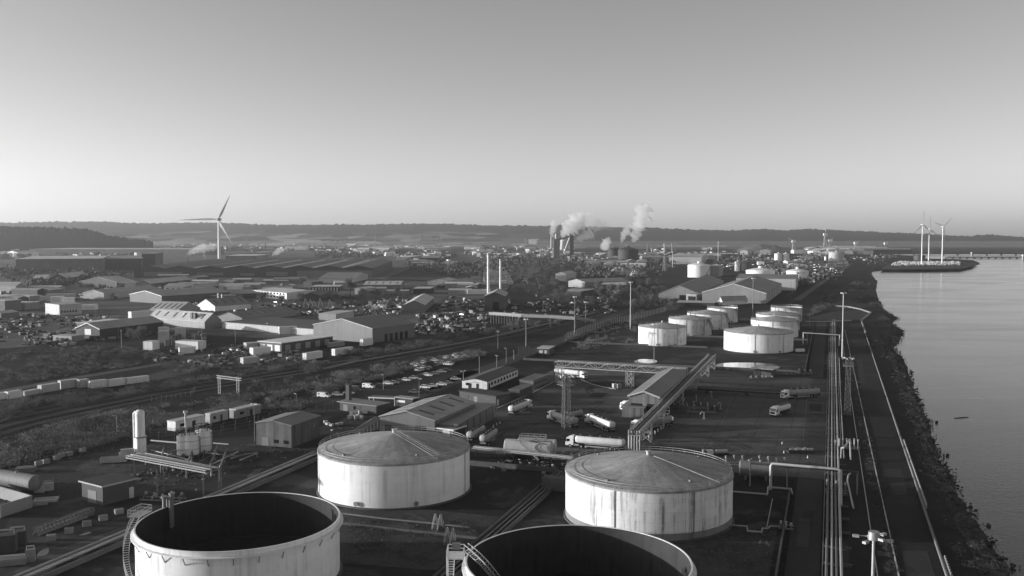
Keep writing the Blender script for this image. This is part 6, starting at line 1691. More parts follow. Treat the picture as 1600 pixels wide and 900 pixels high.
big_silo('dark domed silo, right and nearer of the two by the steam plumes', 965.4, 997.4, 412.5, 391, 386, SM)
big_silo('dark domed silo, left and farther of the two by the steam plumes', 949.5, 970, 409, 390, 386.5, SM)
for lab, xl, xr, yb, yr, ya, m in (('tall bright white tank with a stair line, left of the silo house',1074.7,1109,433.7,414.5,411,M_TANK),('white domed tank behind the transit shed',1166,1210,436,423,418.5,M_TANK),
  ('white domed tank at the right end of the transit shed',1229,1262.6,437.5,424,420,M_TANK),('left white tank of the hazy dock pair',1210,1222,408,396.5,395.5,M_WHITE),('right white tank of the hazy dock pair',1222.5,1233,408,396.5,395.5,M_WHITE),
  ('slim white silo left of the storage compound',1148,1156,424,409,408,M_WHITE),('slim grey silo right of the slim white one',1158,1166,424,408.5,407.5,C_MID),('broad pale tank by the dockside compound',1295,1318,408,394,393,C_PALE),
  ('short white post-like silo by the dock sheds',1288,1292,407,401,400.5,M_WHITE),('round dark tank behind the stone point',1428,1445,408,399,398,C_DARK)):
    r_, c_, Rr, h_ = big_silo(lab, xl, xr, yb, yr, ya, m)
    if 'stair line' in lab: spiral_stair(r_, Rr, h_, R_(285), R_(55), M_DSTEEL, steps=24)
def tower(label, x, yb, yt, wpx, m, cat='tower', name='tower', cap=True):
    p = W(x, yb); h = HT(x, yb, yt); w_ = wpx/F*p.y; r = thing(name, label, cat, p)
    MB().box(-w_/2,-w_/2,0,w_/2,w_/2,h).build('body', m, r)
    if cap: MB().box(-w_*.56,-w_*.56,h,w_*.56,w_*.56,h+1.2).build('cap', m, r)
    return r, p, h
def stack(label, x, yb, yt, wpx, m):
    p = W(x, yb); h = HT(x, yb, yt); w_ = wpx/F*p.y/2; r = thing('chimney_stack', label, 'chimney', p)
    MB().tube([(0,0,0),(0,0,h)], [w_, w_*.8], 14).build('shaft', m, r, smooth=60); MB().cyl((0,0,h-2), w_*1.05, 1.2, 14).build('collar', M_STEEL, r); return p, h
T1 = tower('square dark tower of the cement works, left', 869.5, 404, 374, 9, C_GREY)
T2 = tower('tall narrow dark head tower of the cement works, right', 893, 402, 363.5, 6, C_DARK)
stack('pale chimney at the left of the cement works', 861.5, 390, 370.5, 3.2, C_PALE); stack('white chimney rising behind the left cement tower', 868.3, 396, 365, 2.6, M_WHITE)
tower('pale stair tower in front of the left cement tower', 864, 403, 388, 3, C_WHITE)
r_, c_, Rr, hh_ = big_silo('pale round silo between the cement towers', 875.5, 886, 391, 373, 370, C_PALE)
mb = MB(); P = T1[1]+Vector((0,0,T1[2]-2)); Q = T2[1]+Vector((0,0,T2[2]-9)); mb.beam(P, Q, 4, 4); tag(mb.build('conveyor', C_DARK), 'dark level conveyor between the cement towers', 'conveyor')
mb = MB(); mb.beam(T2[1]+Vector((-4,0,T2[2]-12)), W(881,398)+Vector((0,0,5)), 3.5, 3.5); tag(mb.build('conveyor', C_WHITE), 'pale steep conveyor leaning on the right cement tower', 'conveyor')
stack('slim hazy chimney on the long warehouse roof line', 293, 418, 398.5, 2, C_MID); stack('thin dark stack behind the far grey hall', 415, 402, 378, 1.2, C_DARK)
for lab, x, yb, yt, w_ in (('white dock chimney, left of three beyond the silos',1038,397,381,2.4),('dull dock chimney, middle of three beyond the silos',1050,397,381,3),('dull dock chimney, right of three beyond the silos',1055,397,381,2),('pale dock chimney behind the pale low shed',1018,398,387,2),('slim pale chimney by the silo plume',1011,396,381,2)):
    stack(lab, x, yb, yt, w_, C_PALE)
def pylon(label, x, yb, yt, w_=3.5, arms=True, name='pylon', cat='pylon'):
    p = W(x, yb); h = HT(x, yb, yt); r = thing(name, label, cat, p, .6)
    mb = MB(); lattice(mb, h, h*.16, h*.03, 7, .55); mb.build('lattice', C_GREY, r)
    if arms:
        for z, L in ((h*.95, h*.12), (h*.82, h*.16), (h*.69, h*.14)):
            MB().beam((-L,0,z), (L,0,z), .6).build('arm', C_GREY, r)
for lab, x, yb, yt in (('lattice pylon by the lane right of the silos',1039,424,388),('hazy lattice pylon left of the twin flues',821,391,371),('faint far pylon below the left hills',385,390,364),('faint pylon near the cement works',586,386,366)): pylon(lab, x, yb, yt)
for lab, x, yb, yt in (('thin pole mast behind the dock sheds',1051,418,392),('thin pole beside the lattice pylon',1122,408,377)): pole_mast(lab, W(x,yb), HT(x,yb,yt), .8, .5, False)
# cranes on the far quay
def crane(label, x, yb, yt, jib, m=C_PALE):
    p = W(x, yb); h = HT(x, yb, yt); r = thing('dock_crane', label, 'crane', p)
    mb = MB(); lattice(mb, h*.7, 12, 5, 4, 1.2); mb.build('portal', m, r)
    MB().box(-7,-5,h*.68,7,5,h*.68+9).build('cabin', C_WHITE, r)
    mb = MB(); mb.beam((0,0,h*.72), (jib,0,h), 2.2); mb.beam((0,0,h*.72+9), (jib*.5,0,h*.9), 1.0); mb.build('jib', m, r)
crane('tall quay crane with an upright jib against the hills', 1289, 392, 357, 4); crane('squat quay crane right of the tall one', 1297, 392, 371, 12); crane('quay crane above the dark coal heap', 1240, 393, 372, -20)
crane('small quay crane far right of the dock sheds', 1337, 391, 377, 14); crane('hazy quay crane nearest the wind turbines', 1384, 391, 378, 8)
for k, x in enumerate((638, 680, 690)): pass
mb = MB(); a = W(655,388); 
r = thing('suspension_bridge', 'faint hazy masts of a far suspension bridge under the hills', 'bridge', W(683,386))
for k, (x0, x1) in enumerate(((656,661),(679,681),(690,685))):
    p, q = W(x0,387), W(x1,387); h = HT(x0,387,367); MB().beam((p.x,p.y,0), (q.x,q.y,h), 5).build('tower', C_MID, r, w=True)
MB().beam(W(560,386.5)+Vector((0,0,14)), W(800,386.5)+Vector((0,0,14)), 12, 4).build('deck', C_MID, r, w=True)
# far viaduct below the hills
a, b = W(500,383), W(585,382.5); r = thing('viaduct', 'hazy road viaduct on pale piers under the left hills', 'viaduct', a)
MB().beam(a+Vector((0,0,28)), b+Vector((0,0,26)), 14, 4).build('deck', C_GREY, r, w=True)
for k in range(12):
    p = a.lerp(b, k/11); MB().beam(p, p+Vector((0,0,26)), 6).build('pier', C_PALE, r, w=True)

# --- wind turbines
def turbine(label, x, yb, hub_y, blade_m, angs, yaw, d=None, tilt=0.0):
    p = W(x, yb)
    if d: p = p*(d/p.y); p.z = 0
    h = EYE+(YH-hub_y)/F*p.y; r = thing('wind_turbine', label, 'wind turbine', p, yaw, 'wind turbines')
    k = blade_m/55
    MB().tube([(0,0,0),(0,0,h-1.5*k)], [2.3*k,1.35*k], 20).build('tower', M_WHITE, r, smooth=60)
    MB().box(-1.8*k,-2.6*k,h-1.7*k,1.8*k,6.5*k,h+1.9*k).build('nacelle', C_PALE, r)
    t_ = MB().lathe([(1.7*k,0),(1.6*k,1.2*k),(.9*k,2.4*k),(.01,2.8*k)], 16); mb = MB(); mb.add([(v[0], -v[2]-2.6*k, v[1]+h) for v in t_.v], t_.f); mb.build('hub', C_PALE, r, smooth=40)
    full = blade_m
    for a in angs:
        blade_m = full*(.72 if full > 70 and a < 200 else 1.0)
        a = R_(a); dx, dz = math.sin(a), math.cos(a); mb = MB(); n = 14; V = []
        for i in range(n+1):
            f_ = i/n; rr = 1.2*k+f_*(blade_m-1.2*k)
            ch = (1.1+2.3*min(1, f_/.18))*k if f_ < .18 else 3.4*k*max(0,1-(f_-.18)/.82)**.9+.25*k
            th = (.9*(1-f_)+.12)*k; tw = .55*(1-f_)
            cx, cy = ch*math.cos(tw), ch*math.sin(tw)
            for s_, e in ((-.3,0),(.1,.5),(.7,0),(.1,-.5)):
                off = s_*cx; V.append((dx*rr + dz*off, -3.6*k + s_*cy + e*th, h + dz*rr - dx*off))
        F_ = [(i*4+j, (i+1)*4+j, (i+1)*4+(j+1)%4, i*4+(j+1)%4) for i in range(n) for j in range(4)] + [(0,1,2,3), tuple(n*4+j for j in (3,2,1,0))]
        mb.add(V, F_); mb.build('blade', M_WHITE, r, smooth=50)
    return r
turbine('tall wind turbine behind the long dark warehouse', 343, 411, 343, 78, (27,150,269), 0.0, 1880)
turbine('front left wind turbine on the stone point, one blade straight up', 1440, 415, 351, 34, (2,123,237), .5, 1900)
turbine('wind turbine in the middle of the three on the point, half hidden behind', 1451, 405, 358, 36, (-3,118,197), .5, 2250)
turbine('right-hand wind turbine on the stone point with a blade pointing up right', 1472, 412, 354, 34, (52,285,172), .5, 1930)
# white stone heap on the point
M_STONE = mat('pale_stone', .45, .9, .2, .05, fine=.2)
mb = MB(); random.seed(4)
for i in range(700):
    x = random.uniform(1392, 1500); y = random.uniform(409.8, 415.2); 
    if (x-1392)/14 < (414.9-y)/6: continue
    p = W(x, y); rock(mb, (p.x, p.y, random.uniform(.4,2.6)), random.uniform(1.4,3.0), i)
tag(mb.build('stone_heap', M_STONE), 'broad heap of pale stone covering the point below the turbines', 'stone heap', kind='stuff')
zone('point_ground', [W(1375,421), W(1385,414), W(1430,408.5), W(1500,409.5), W(1528,411.5), W(1518,416), W(1500,420), W(1440,420.8)], ground_mat('point_rubble', .03, .5, .02), .03)
# piers at the far side of the water
for lab, x0, x1, y, h, m in (('long low dark pier on the far side of the water',1360,1610,398.4,4,C_DARK),('second low jetty behind the stone point',1478,1600,403.6,3,C_GREY)):
    a, b = W(x0, y, -4), W(x1, y, -4); mb = MB(); mb.beam(a+Vector((0,0,h)), b+Vector((0,0,h)), 14, 3); r = thing('pier', lab, 'pier', a); mb.build('deck', m, r, w=True)
    for k in range(12):
        p = a.lerp(b, k/11); MB().beam(p-Vector((0,0,2)), p+Vector((0,0,h)), 4).build('pile', C_DARK, r, w=True)
for lab, x, y in (('small pale beacon on the pier end',1518,401),('pale beacon at the right edge of the water',1598,406)):
    p = W(x, y, -4); r = thing('beacon', lab, 'beacon', p); MB().tube([(0,0,-1),(0,0,10)], 2.2, 10).build('post', C_PALE, r); MB().cyl((0,0,10), 3, 3, 10).build('lantern', C_WHITE, r)
# coal heap
def heap(label, x0, x1, yb, yt, m, depth, seed, name='heap'):
    a, b = W(x0, yb), W(x1, yb); L = (b-a).length; h = HT((x0+x1)/2, yb, yt); n, k = 40, 8; V = []
    for i in range(n+1):
        for j in range(k+1):
            f_, g_ = i/n, j/k; p = a.lerp(b, f_)
            z = h*min(1, 3.2*min(f_, 1-f_)+.02)*math.sin(math.pi*g_)**.8*(.85+.2*mnoise.noise(Vector((f_*9, g_*2, seed))))
            V.append((p.x, p.y+depth*g_, z))
    mb = MB(); mb.add(V, [(i*(k+1)+j, (i+1)*(k+1)+j, (i+1)*(k+1)+j+1, i*(k+1)+j+1) for i in range(n) for j in range(k)])
    return tag(mb.build(name, m), label, 'heap')
heap('huge dull coal heap on the far quay below the hills', 1166, 1248, 393, 381, mat('coal', .10, .95, .3, .02), 260, 1.0)
heap('pointed pale sand heap in front of the dark silos', 985, 1002, 432, 422.5, mat('sand', .33, .95, .2, .1), 26, 2.0)
heap('low spread of pale sand beside the pointed heap', 956, 985, 424, 417, mat('sand', .33), 40, 3.0)
heap('wooded dark hillock right of the long warehouse', 690, 750, 420, 411, mat('woodland_floor', .02, .95, .4, .05), 120, 4.0)

# --- smoke and steam: soft volumes with lumpy outlines
def plume(label, pts, d, dens, seed, name='steam_plume'):
    """pts: (px, row, radius in px) along the plume; d: distance"""
    P = [(Vector(((x-800)/F*d, d, EYE+(YH-y)/F*d)), 1.6*r/F*d) for x, y, r in pts]
    Q = []
    for (p0, r0), (p1, r1) in zip(P[:-1], P[1:]):
        for k in range(10): Q.append((p0.lerp(p1, k/10), r0+(r1-r0)*k/10))
    Q.append(P[-1]); n = 22; V = []
    for i, (p, r) in enumerate(Q):
        off = Vector((mnoise.noise(Vector((i*.21, seed, 0))), mnoise.noise(Vector((i*.21, seed, 5))), mnoise.noise(Vector((i*.21, seed, 9)))))*r*.55
        d_ = (Q[min(i+1, len(Q)-1)][0]-Q[max(0, i-1)][0]).normalized(); a = d_.cross(Vector((0,1,0))).normalized(); b = d_.cross(a)
        for j in range(n):
            t_ = 2*math.pi*j/n; e = a*math.cos(t_)+b*math.sin(t_); s_ = (p+e*r)/max(r*1.1, 3)
            rr = r*(1+.55*mnoise.noise(s_*1.0+Vector((seed,0,0)))+.35*mnoise.noise(s_*2.3+Vector((0,seed,0))))
            V.append(p+off+e*rr)
    m_ = len(Q); F_ = [(i*n+j, i*n+(j+1)%n, (i+1)*n+(j+1)%n, (i+1)*n+j) for i in range(m_-1) for j in range(n)] + [tuple(range(n-1,-1,-1)), tuple((m_-1)*n+j for j in range(n))]
    mb = MB(); mb.add(V, F_)
    mm = bpy.data.materials.new('steam'); mm.use_nodes = True; mm.node_tree.nodes.clear()
    vo_ = mm.node_tree.nodes.new('ShaderNodeVolumePrincipled'); vo_.inputs['Density'].default_value = dens*1.5; vo_.inputs['Color'].default_value = (1,1,1,1); vo_.inputs['Anisotropy'].default_value = .3
    oo = mm.node_tree.nodes.new('ShaderNodeOutputMaterial'); mm.node_tree.links.new(vo_.outputs[0], oo.inputs['Volume'])
    return tag(mb.build(name, mm, smooth=180), label, 'steam')
plume('narrow white steam plume from the left cement chimney', [(861.5,371,1.2),(863,362,3),(865,350,4),(867,343,.8)], 2480, .035, 1.3)
plume('broad white steam cloud billowing between the cement towers', [(877,369,2),(884,361,6),(895,352,9),(903,344,9),(914,336,1.5)], 2500, .035, 2.1)
plume('faint steam trailing right from the broad cloud', [(905,346,8),(920,347,8),(938,352,6),(958,358,.8)], 2520, .011, 3.3)
plume('thin grey smoke at the foot of the right cement tower', [(897,378,1),(904,374,3),(912,370,4),(924,362,6)], 2480, .012, 4.4)
plume('round steam puff beside the left dark silo', [(938,389,2),(943,385,5),(949,379,5),(952,370,.8)], 2250, .035, 5.5)
plume('slender steam plume behind the left dark silo', [(971.5,379,1.2),(974,369,3),(978,360,4.5),(986,352,.8)], 2300, .03, 6.6)
plume('tall white steam plume rising above the hills over the dark silos', [(988,378,1.5),(992,369,5),(997,358,6),(1001,347,6),(1002,338,6),(1005,330,7),(1010,322,5),(1013,317,1)], 2300, .035, 7.7)
plume('grey wisp drifting right from the tall steam plume', [(1003,347,1),(1010,340,4),(1017,337,5),(1023,340,3.5),(1027,344,.8)], 2330, .008, 14.7)
plume('low white smoke trailing over the long warehouse roof', [(293.5,398,.8),(299,393.5,2.6),(308,390,3.8),(320,388,4),(333,386,4),(345,384,.6)], 1830, .03, 9.9)
plume('thin smoke wisp beside the wind turbine tower', [(321,405,.6),(319.5,399,1.3),(317.5,392,1.6)], 1830, .03, 11.1)
plume('small steam puff behind the right roofs of the long warehouse', [(425,399,.8),(430,396,2.2),(436,392,3.2),(450,388.5,.6)], 2000, .03, 12.3)
plume('drifting dust by the sunlit-roofed shed', [(650,487,2),(656,482,4),(661,479,4),(664,476,2)], 760, .02, 13.3, 'dust_cloud')
# ------------------------------------------------------------------ bare winter scrub and trees
def leafmat(name, c, var=.5, sc=.15):
    t = NT(name); n1 = t.noise(sc, det=3.0); oi = t.n.new('ShaderNodeObjectInfo')
    f = t.math('MULTIPLY_ADD', t.math('SUBTRACT', n1, .5), 2.2*var, 1.0)
    f = t.math('MULTIPLY', f, t.math('MULTIPLY_ADD', oi.outputs['Random'], .6, .7))
    t.col(t.math('MULTIPLY', f, c, clamp=True)); return t.done(.95, spec=.05)
L_SCRUB, L_TWIG, L_DRY, L_FAR = leafmat('scrub_twigs', .17, .8, .06), leafmat('bare_twigs', .17), leafmat('dry_grass', .10, .6, .3), leafmat('far_wood', .10, .7, .02)
M_BARK = mat('bark', .05, .95, .3, 1.0)
random.seed(77)
def rdir():
    z = random.uniform(-1,1); a = random.uniform(0,6.283); s_ = math.sqrt(1-z*z); return Vector((s_*math.cos(a), s_*math.sin(a), z))
def clump(mb, c, rx, rz_, n, sz, up=.3, thin=.28):
    for _ in range(n):
        d = rdir(); k = random.random()**.45
        p = Vector((c[0]+d.x*rx*k, c[1]+d.y*rx*k, max(.05, c[2]+d.z*rz_*k)))
        e = (rdir()+Vector((d.x*.8, d.y*.8, up))).normalized(); s_ = e.cross(rdir()).normalized()
        L = sz*random.uniform(.6,1.5); w_ = L*thin*random.uniform(.6,1.4)
        o = len(mb.v); mb.v += [tuple(p-s_*w_), tuple(p+s_*w_), tuple(p+e*L)]; mb.f.append((o, o+1, o+2))
def inpoly(x, y, P):
    r = False; j = len(P)-1
    for i in range(len(P)):
        if (P[i][1] > y) != (P[j][1] > y) and x < (P[j][0]-P[i][0])*(y-P[i][1])/(P[j][1]-P[i][1])+P[i][0]: r = not r
        j = i
    return r
def scatter(P, n, f, bias=1.0):
    x0, x1 = min(p[0] for p in P), max(p[0] for p in P); y0, y1 = min(p[1] for p in P), max(p[1] for p in P); k = 0; t_ = 0
    while k < n and t_ < n*40:
        t_ += 1; x, y = random.uniform(x0, x1), y0+(y1-y0)*random.random()**bias
        if inpoly(x, y, P):
            if mnoise.noise(Vector((x*.02, y*.06, 3))) > random.uniform(-.35, .4): f(x, y); k += 1
def scrub(label, P, n, hr, fn=(34,70), m=L_SCRUB, sz=.55, name='scrub'):
    mb = MB()
    def f(x, y):
        p = W(x, y); h = hr[0]+(hr[1]-hr[0])*random.random()**1.6*1.25; s_ = max(sz*.62, .00085*p.y)
        clump(mb, (p.x, p.y, h*.4), h*random.uniform(.9,2.0), h*.65, int(random.randint(*fn)*1.9), s_, .3, .2)
    scatter(P, n, f); tag(mb.build(name, m), label, 'scrub', kind='stuff')
scrub('rough brown scrub filling the field above the container row', [(-10,552),(60,545),(180,541),(250,548),(258,564),(120,586),(0,606)], 560, (.5,1.6), (20,44))
scrub('dark scrub between the container row and the railway', [(-10,634),(60,622),(150,610),(240,600),(330,590),(330,600),(200,618),(90,640),(0,660)], 420, (.8,2.0))
scrub('tangled scrub between the railway and the depot fence', [(-10,690),(60,668),(200,640),(330,628),(420,612),(520,585),(560,590),(520,620),(470,640),(400,640),(270,660),(180,690),(60,722),(-10,735)], 1150, (.6,2.2))
scrub('scrub between the tracks below the big plain shed', [(470,575),(560,552),(700,528),(770,515),(830,500),(840,508),(700,537),(560,563),(480,585)], 420, (.8,2.4))
scrub('scrub along the railway beyond the car park', [(520,585),(600,572),(700,556),(760,546),(760,556),(640,582),(560,600),(520,606)], 360, (.7,2.0))
scrub('dark bushes round the compound and the estate hedge', [(240,560),(330,556),(440,552),(480,556),(470,575),(380,590),(300,585),(250,575)], 260, (.6,1.8))
scrub('woodland fringe between the estate and the scrapyard', [(450,470),(500,458),(560,455),(640,458),(640,472),(560,478),(500,480),(460,478)], 260, (1.5,4.5), (30,60), L_FAR, 1.2)
scrub('dense bare woods beyond the footbridge', [(800,425),(850,400),(900,420),(930,440),(1030,440),(1050,470),(1000,485),(930,482),(860,470),(800,455),(790,440)], 560, (2,5.5), (30,56), L_FAR, 1.3)
scrub('bushes along the shore turf by the far tanks', [(1262,495),(1290,462),(1340,440),(1362,446),(1378,480),(1330,470),(1300,480)], 260, (.6,2.2), (24,50), L_FAR, .9)
scrub('dark hedges before the dock warehouses', [(985,480),(1030,465),(1062,470),(1075,476),(1050,488),(1000,494)], 150, (1,3), (30,56), L_FAR, 1.0)
scrub('rough growth behind the far tank bunds', [(850,540),(900,520),(990,500),(1000,520),(1000,540),(900,548)], 160, (.5,1.6), (20,40), L_SCRUB, .6)
scrub('weeds at the foot of the sea wall bank', [(1350,520),(1395,545),(1420,600),(1470,720),(1560,890),(1500,890),(1440,740),(1395,600)], 420, (.25,.8), (14,30), L_DRY, .35)
scrub('weeds on the patchy verge beside the shore road', [(1318,540),(1332,540),(1352,640),(1385,800),(1408,898),(1385,898),(1362,780),(1338,640)], 330, (.2,.6), (12,26), L_DRY, .3)
mb = MB()
def gf(x, y):
    p = W(x, y); clump(mb, (p.x, p.y, .12), .6, .25, 9, .3, .9, .12)
for P, n in (([(540,812),(720,812),(745,830),(705,862),(560,866),(535,840)], 700), ([(1040,850),(1215,822),(1208,885),(1090,892)], 500)): scatter(P, n, gf)
tag(mb.build('grass', L_DRY), 'coarse winter grass on the turf between the tanks', 'grass', kind='stuff')
# single bushes and trees that stand out
def make_bush(seed, h):
    random.seed(seed); mb = MB()
    for k in range(7):
        a = random.uniform(0,6.28); q = random.uniform(0, h*.55); clump(mb, (q*math.cos(a), q*math.sin(a), h*random.uniform(.3,.6)), h*.5, h*.42, 85, .5, .5, .16)
    crown = mb; st = MB()
    for k in range(7):
        a = random.uniform(0,6.28); st.tube([(0,0,0), (h*.15*math.cos(a), h*.15*math.sin(a), h*.4), (h*.4*math.cos(a), h*.4*math.sin(a), h*.85)], [.07,.05,.02], 4)
    r = thing('bush', 'x', 'bush', (0,0,-50)); crown.build('crown', L_TWIG, r); st.build('stems', M_BARK, r); return r
def make_tree(seed, h):
    random.seed(seed); r = thing('tree', 'x', 'tree', (0,0,-50)); tr, cr = MB(), MB()
    tr.tube([(0,0,0),(.1,0,h*.25),(.15,.1,h*.5),(.1,.1,h*.8)], [h*.028,h*.022,h*.014,h*.005], 7)
    for k in range(13):
        a = k*2.4+random.uniform(-.4,.4); z = h*random.uniform(.25,.7); L = h*random.uniform(.26,.42)*(1.15-z/h*.6)
        e = Vector((math.cos(a)*L, math.sin(a)*L, z+L*random.uniform(.5,1.0))); b = Vector((.1,.05,z))
        m_ = b.lerp(e, .5)+Vector((0,0,-L*.05)); tr.tube([b, m_, e], [h*.010,h*.006,h*.002], 5)
        for f_ in (.45,.7,.95):
            p = b.lerp(e, f_); clump(cr, p, h*.13, h*.11, 75, h*.065, .5, .10)
    clump(cr, (.1,.1,h*.86), h*.16, h*.14, 150, h*.06, .6, .10)
    cr.build('crown', L_TWIG, r); tr.build('trunk', M_BARK, r, smooth=60); return r
BUSH = [make_bush(11+i, h) for i, h in enumerate((2.4, 3.2, 2.0, 4.0))]; TREE = [make_tree(31+i, h) for i, h in enumerate((9.0, 11.0, 7.5))]
random.seed(9)
BS = {'bushes in the railway scrub': ('bare bush standing out of the railway scrub', [(352,622),(366,626),(300,640),(330,632),(250,656),(220,662),(165,672),(120,690),(80,704),(40,716),(390,612),(405,606),(430,604),(452,600),(470,612),(485,600),(500,594),(515,616),(448,628),(425,634),(540,596),(560,590),(572,585),(590,582),(200,650),(150,664),(90,676),(60,690),(20,700),(285,655)]),
  'bushes between the tracks and the shed': ('bare bush between the tracks and the big plain shed', [(530,558),(545,556),(590,548),(610,545),(640,540),(655,536),(668,540),(690,530),(702,527),(720,526),(735,523),(560,556),(505,570),(490,574),(820,512),(845,506),(858,503),(876,503),(800,517),(770,522)]),
  'bushes in the scrub field': ('rounded bush in the scrub field above the container row', [(150,560),(165,556),(180,552),(195,558),(130,566),(100,572),(80,580),(50,585),(210,556),(232,560),(20,590),(120,552)]),
  'bushes by the shore turf': ('low bush on the shore turf beyond the sea wall', [(1300,470),(1320,462),(1335,450),(1350,458),(1285,480),(1275,488),(1310,455),(1345,468)])}
for g_, (lab, L) in BS.items():
    for i, (x, y) in enumerate(L): copy_thing(BUSH[i % 4], W(x, y), random.uniform(0,6.28), lab, g_, random.uniform(.7,1.15))
TS = [('round bare tree crown in front of the gabled hall', [(547,462)], 1.6), ('bare tree on the right of the gabled hall', [(566,464)], 1.2),
  ('tall dense bare tree left of the lane by the pale stacks', [(752,440)], 1.5), ('broad bare tree right of the lane by the pale stacks', [(818,432)], 1.8), ('bare tree behind the round-fronted building', [(845,428)], 1.7)]
for lab, L, s_ in TS:
    for x, y in L: copy_thing(TREE[int(x) % 3], W(x, y), x, lab, None, s_)
GT = {'trees in the bare woods': ('bare tree in the woods beyond the footbridge', [(830,440),(842,446),(855,440),(866,452),(880,466),(858,432),(835,424),(825,450),(846,458),(872,474),(940,470),(955,462),(970,468),(985,458),(1000,462),(1015,452),(1022,468),(960,476),(935,458)], 1.4),
  'trees along the estate': ('bare tree among the sheds of the estate', [(100,448),(190,458),(175,470),(240,470),(410,478),(440,476),(470,474),(490,470),(520,470),(600,466),(620,463),(375,472),(300,470),(220,540),(205,536)], 1.0),
  'trees by the footbridge': ('bare tree beside the footbridge ramp', [(800,515),(812,517),(840,514),(870,514),(760,518),(745,524)], .6),
  'trees by the dock warehouses': ('bare tree left of the dock warehouses', [(1005,478),(1018,474),(1035,480),(1050,484),(990,486),(1232,470),(1240,466)], .9)}
for g_, (lab, L, s_) in GT.items():
    for i, (x, y) in enumerate(L): copy_thing(TREE[i % 3], W(x, y), random.uniform(0,6.28), lab, g_, s_*random.uniform(.8,1.2))
for o in BUSH+TREE:
    for c in list(o.children): bpy.data.objects.remove(c)
    bpy.data.objects.remove(o)
# far woods and hedges, thousands of metres off
mb = MB(); random.seed(15)
def fw(x, y, k=1.0):
    p = W(x, y); h = random.uniform(5, 11)*k; clump(mb, (p.x, p.y, h*.4), h*random.uniform(.8,2.2), h*.6, random.randint(18,30), 2.0+p.y*.0006, .3, .5)
for P, n in (([(-20,392),(150,385),(330,381),(560,381),(700,384),(820,384),(820,392),(560,392),(330,388),(150,396),(-20,404)], 900), ([(640,400),(760,395),(860,398),(870,415),(780,430),(690,432),(640,420)], 420),
             ([(-20,425),(60,420),(210,432),(205,446),(60,452),(-20,450)], 130), ([(880,395),(950,395),(1060,400),(1050,430),(930,440),(880,420)], 240), ([(490,395),(560,398),(600,400),(560,405),(500,404)], 120),
             ([(1050,400),(1300,396),(1380,398),(1400,405),(1300,440),(1250,450),(1180,418),(1080,410)], 130), ([(60,378),(250,376),(520,378),(760,378),(1000,379),(1100,384),(900,384),(400,381),(60,383)], 420)):
    scatter(P, n, fw)
tag(mb.build('far_woods', L_FAR), 'far hedges and woods fading into the haze', 'woods', kind='stuff')
# ------------------------------------------------------------------ far estate, fields, small things
random.seed(42)
FARM = {}
def far_box(lx, ly, h, m, rm):
    key = (lx, ly, h, m.name, rm.name)
    if key not in FARM:
        mb = MB(); mb.ext([(-ly/2,0),(ly/2,0),(ly/2,h),(0,h+ly*.12),(-ly/2,h)], -lx/2, lx/2); n = len(mb.f)
        me = bpy.data.meshes.new('far_shed'); me.from_pydata(mb.v, [], mb.f); me.materials.append(m); me.materials.append(rm)
        for p in me.polygons:
            if p.normal.z > .3: p.material_index = 1
        FARM[key] = me
    return FARM[key]
ZN = [('far shed in the hazy estate under the left hills', 'far sheds under the left hills', [(-10,388),(150,384),(340,383),(480,384),(480,392),(340,394),(150,398),(-10,410)], 34, (40,110), (22,44), (8,13)),
      ('far shed in the hazy town under the middle hills', 'far sheds under the middle hills', [(480,384),(640,384),(820,385),(830,395),(700,396),(520,394)], 56, (30,90), (18,40), (7,12)),
      ('small shed in the jumbled works left of the cement towers', 'sheds left of the cement towers', [(640,400),(760,393),(860,392),(860,402),(780,402),(740,412),(650,424)], 40, (18,48), (10,22), (5,9)),
      ('far shed around the dark silos and the docks', 'sheds around the dark silos', [(900,390),(1050,388),(1160,390),(1160,402),(1060,412),(940,420),(900,402)], 54, (20,80), (12,34), (5,11)),
      ('long pale shed on the far quay', 'sheds on the far quay', [(1150,389),(1300,389),(1425,391),(1425,396),(1300,399),(1160,398)], 34, (60,170), (24,40), (8,14)),
      ('small unit among the dockside compounds', 'units among the dockside compounds', [(1110,402),(1290,400),(1320,404),(1270,440),(1250,432),(1160,416)], 26, (12,34), (8,16), (4,7)),
      ('small works unit beyond the scrapyard', 'works units beyond the scrapyard', [(560,446),(640,445),(760,452),(760,462),(640,464),(560,462)], 18, (12,30), (8,14), (4,6)),
      ('small shed in the left estate', 'small sheds in the left estate', [(-10,450),(60,452),(130,452),(200,470),(190,490),(130,486),(0,500)], 26, (12,34), (9,16), (4,7)),
      ('small shed between the long warehouse and the grey sheds', 'small sheds before the long warehouse', [(212,436),(400,436),(560,438),(560,448),(460,458),(380,456),(212,440)], 26, (14,40), (9,18), (4,7))]
for lab, g_, P, n, lx, ly, hh in ZN:
    def f(x, y):
        if in_building(W(x, y), 14): return
        m, rm = random.choice(((C_MID,R_PALE),(C_PALE,R_MID),(C_GREY,R_PALE),(C_WHITE,R_PALE),(C_DARK,R_MID),(C_GREY,R_GREY),(C_MID,mat('white_membrane',.7))))
        q = lambda r_, s_: round(random.uniform(*r_)/s_)*s_
        o = bpy.data.objects.new('far_shed', far_box(q(lx, 8), q(ly, 4), q(hh, 2), m, rm)); COL.objects.link(o)
        o.location = W(x, y); o.rotation_euler = (0,0,random.choice((0,.1,.25,-.33,1.57,1.24,1.4))+random.uniform(-.05,.05))
        tag(o, ('pale-walled ' if m in (C_WHITE, C_PALE) else 'dull ')+lab, 'shed', g_+(' pale' if m in (C_WHITE, C_PALE) else ' dull'))
    scatter(P, n, f)
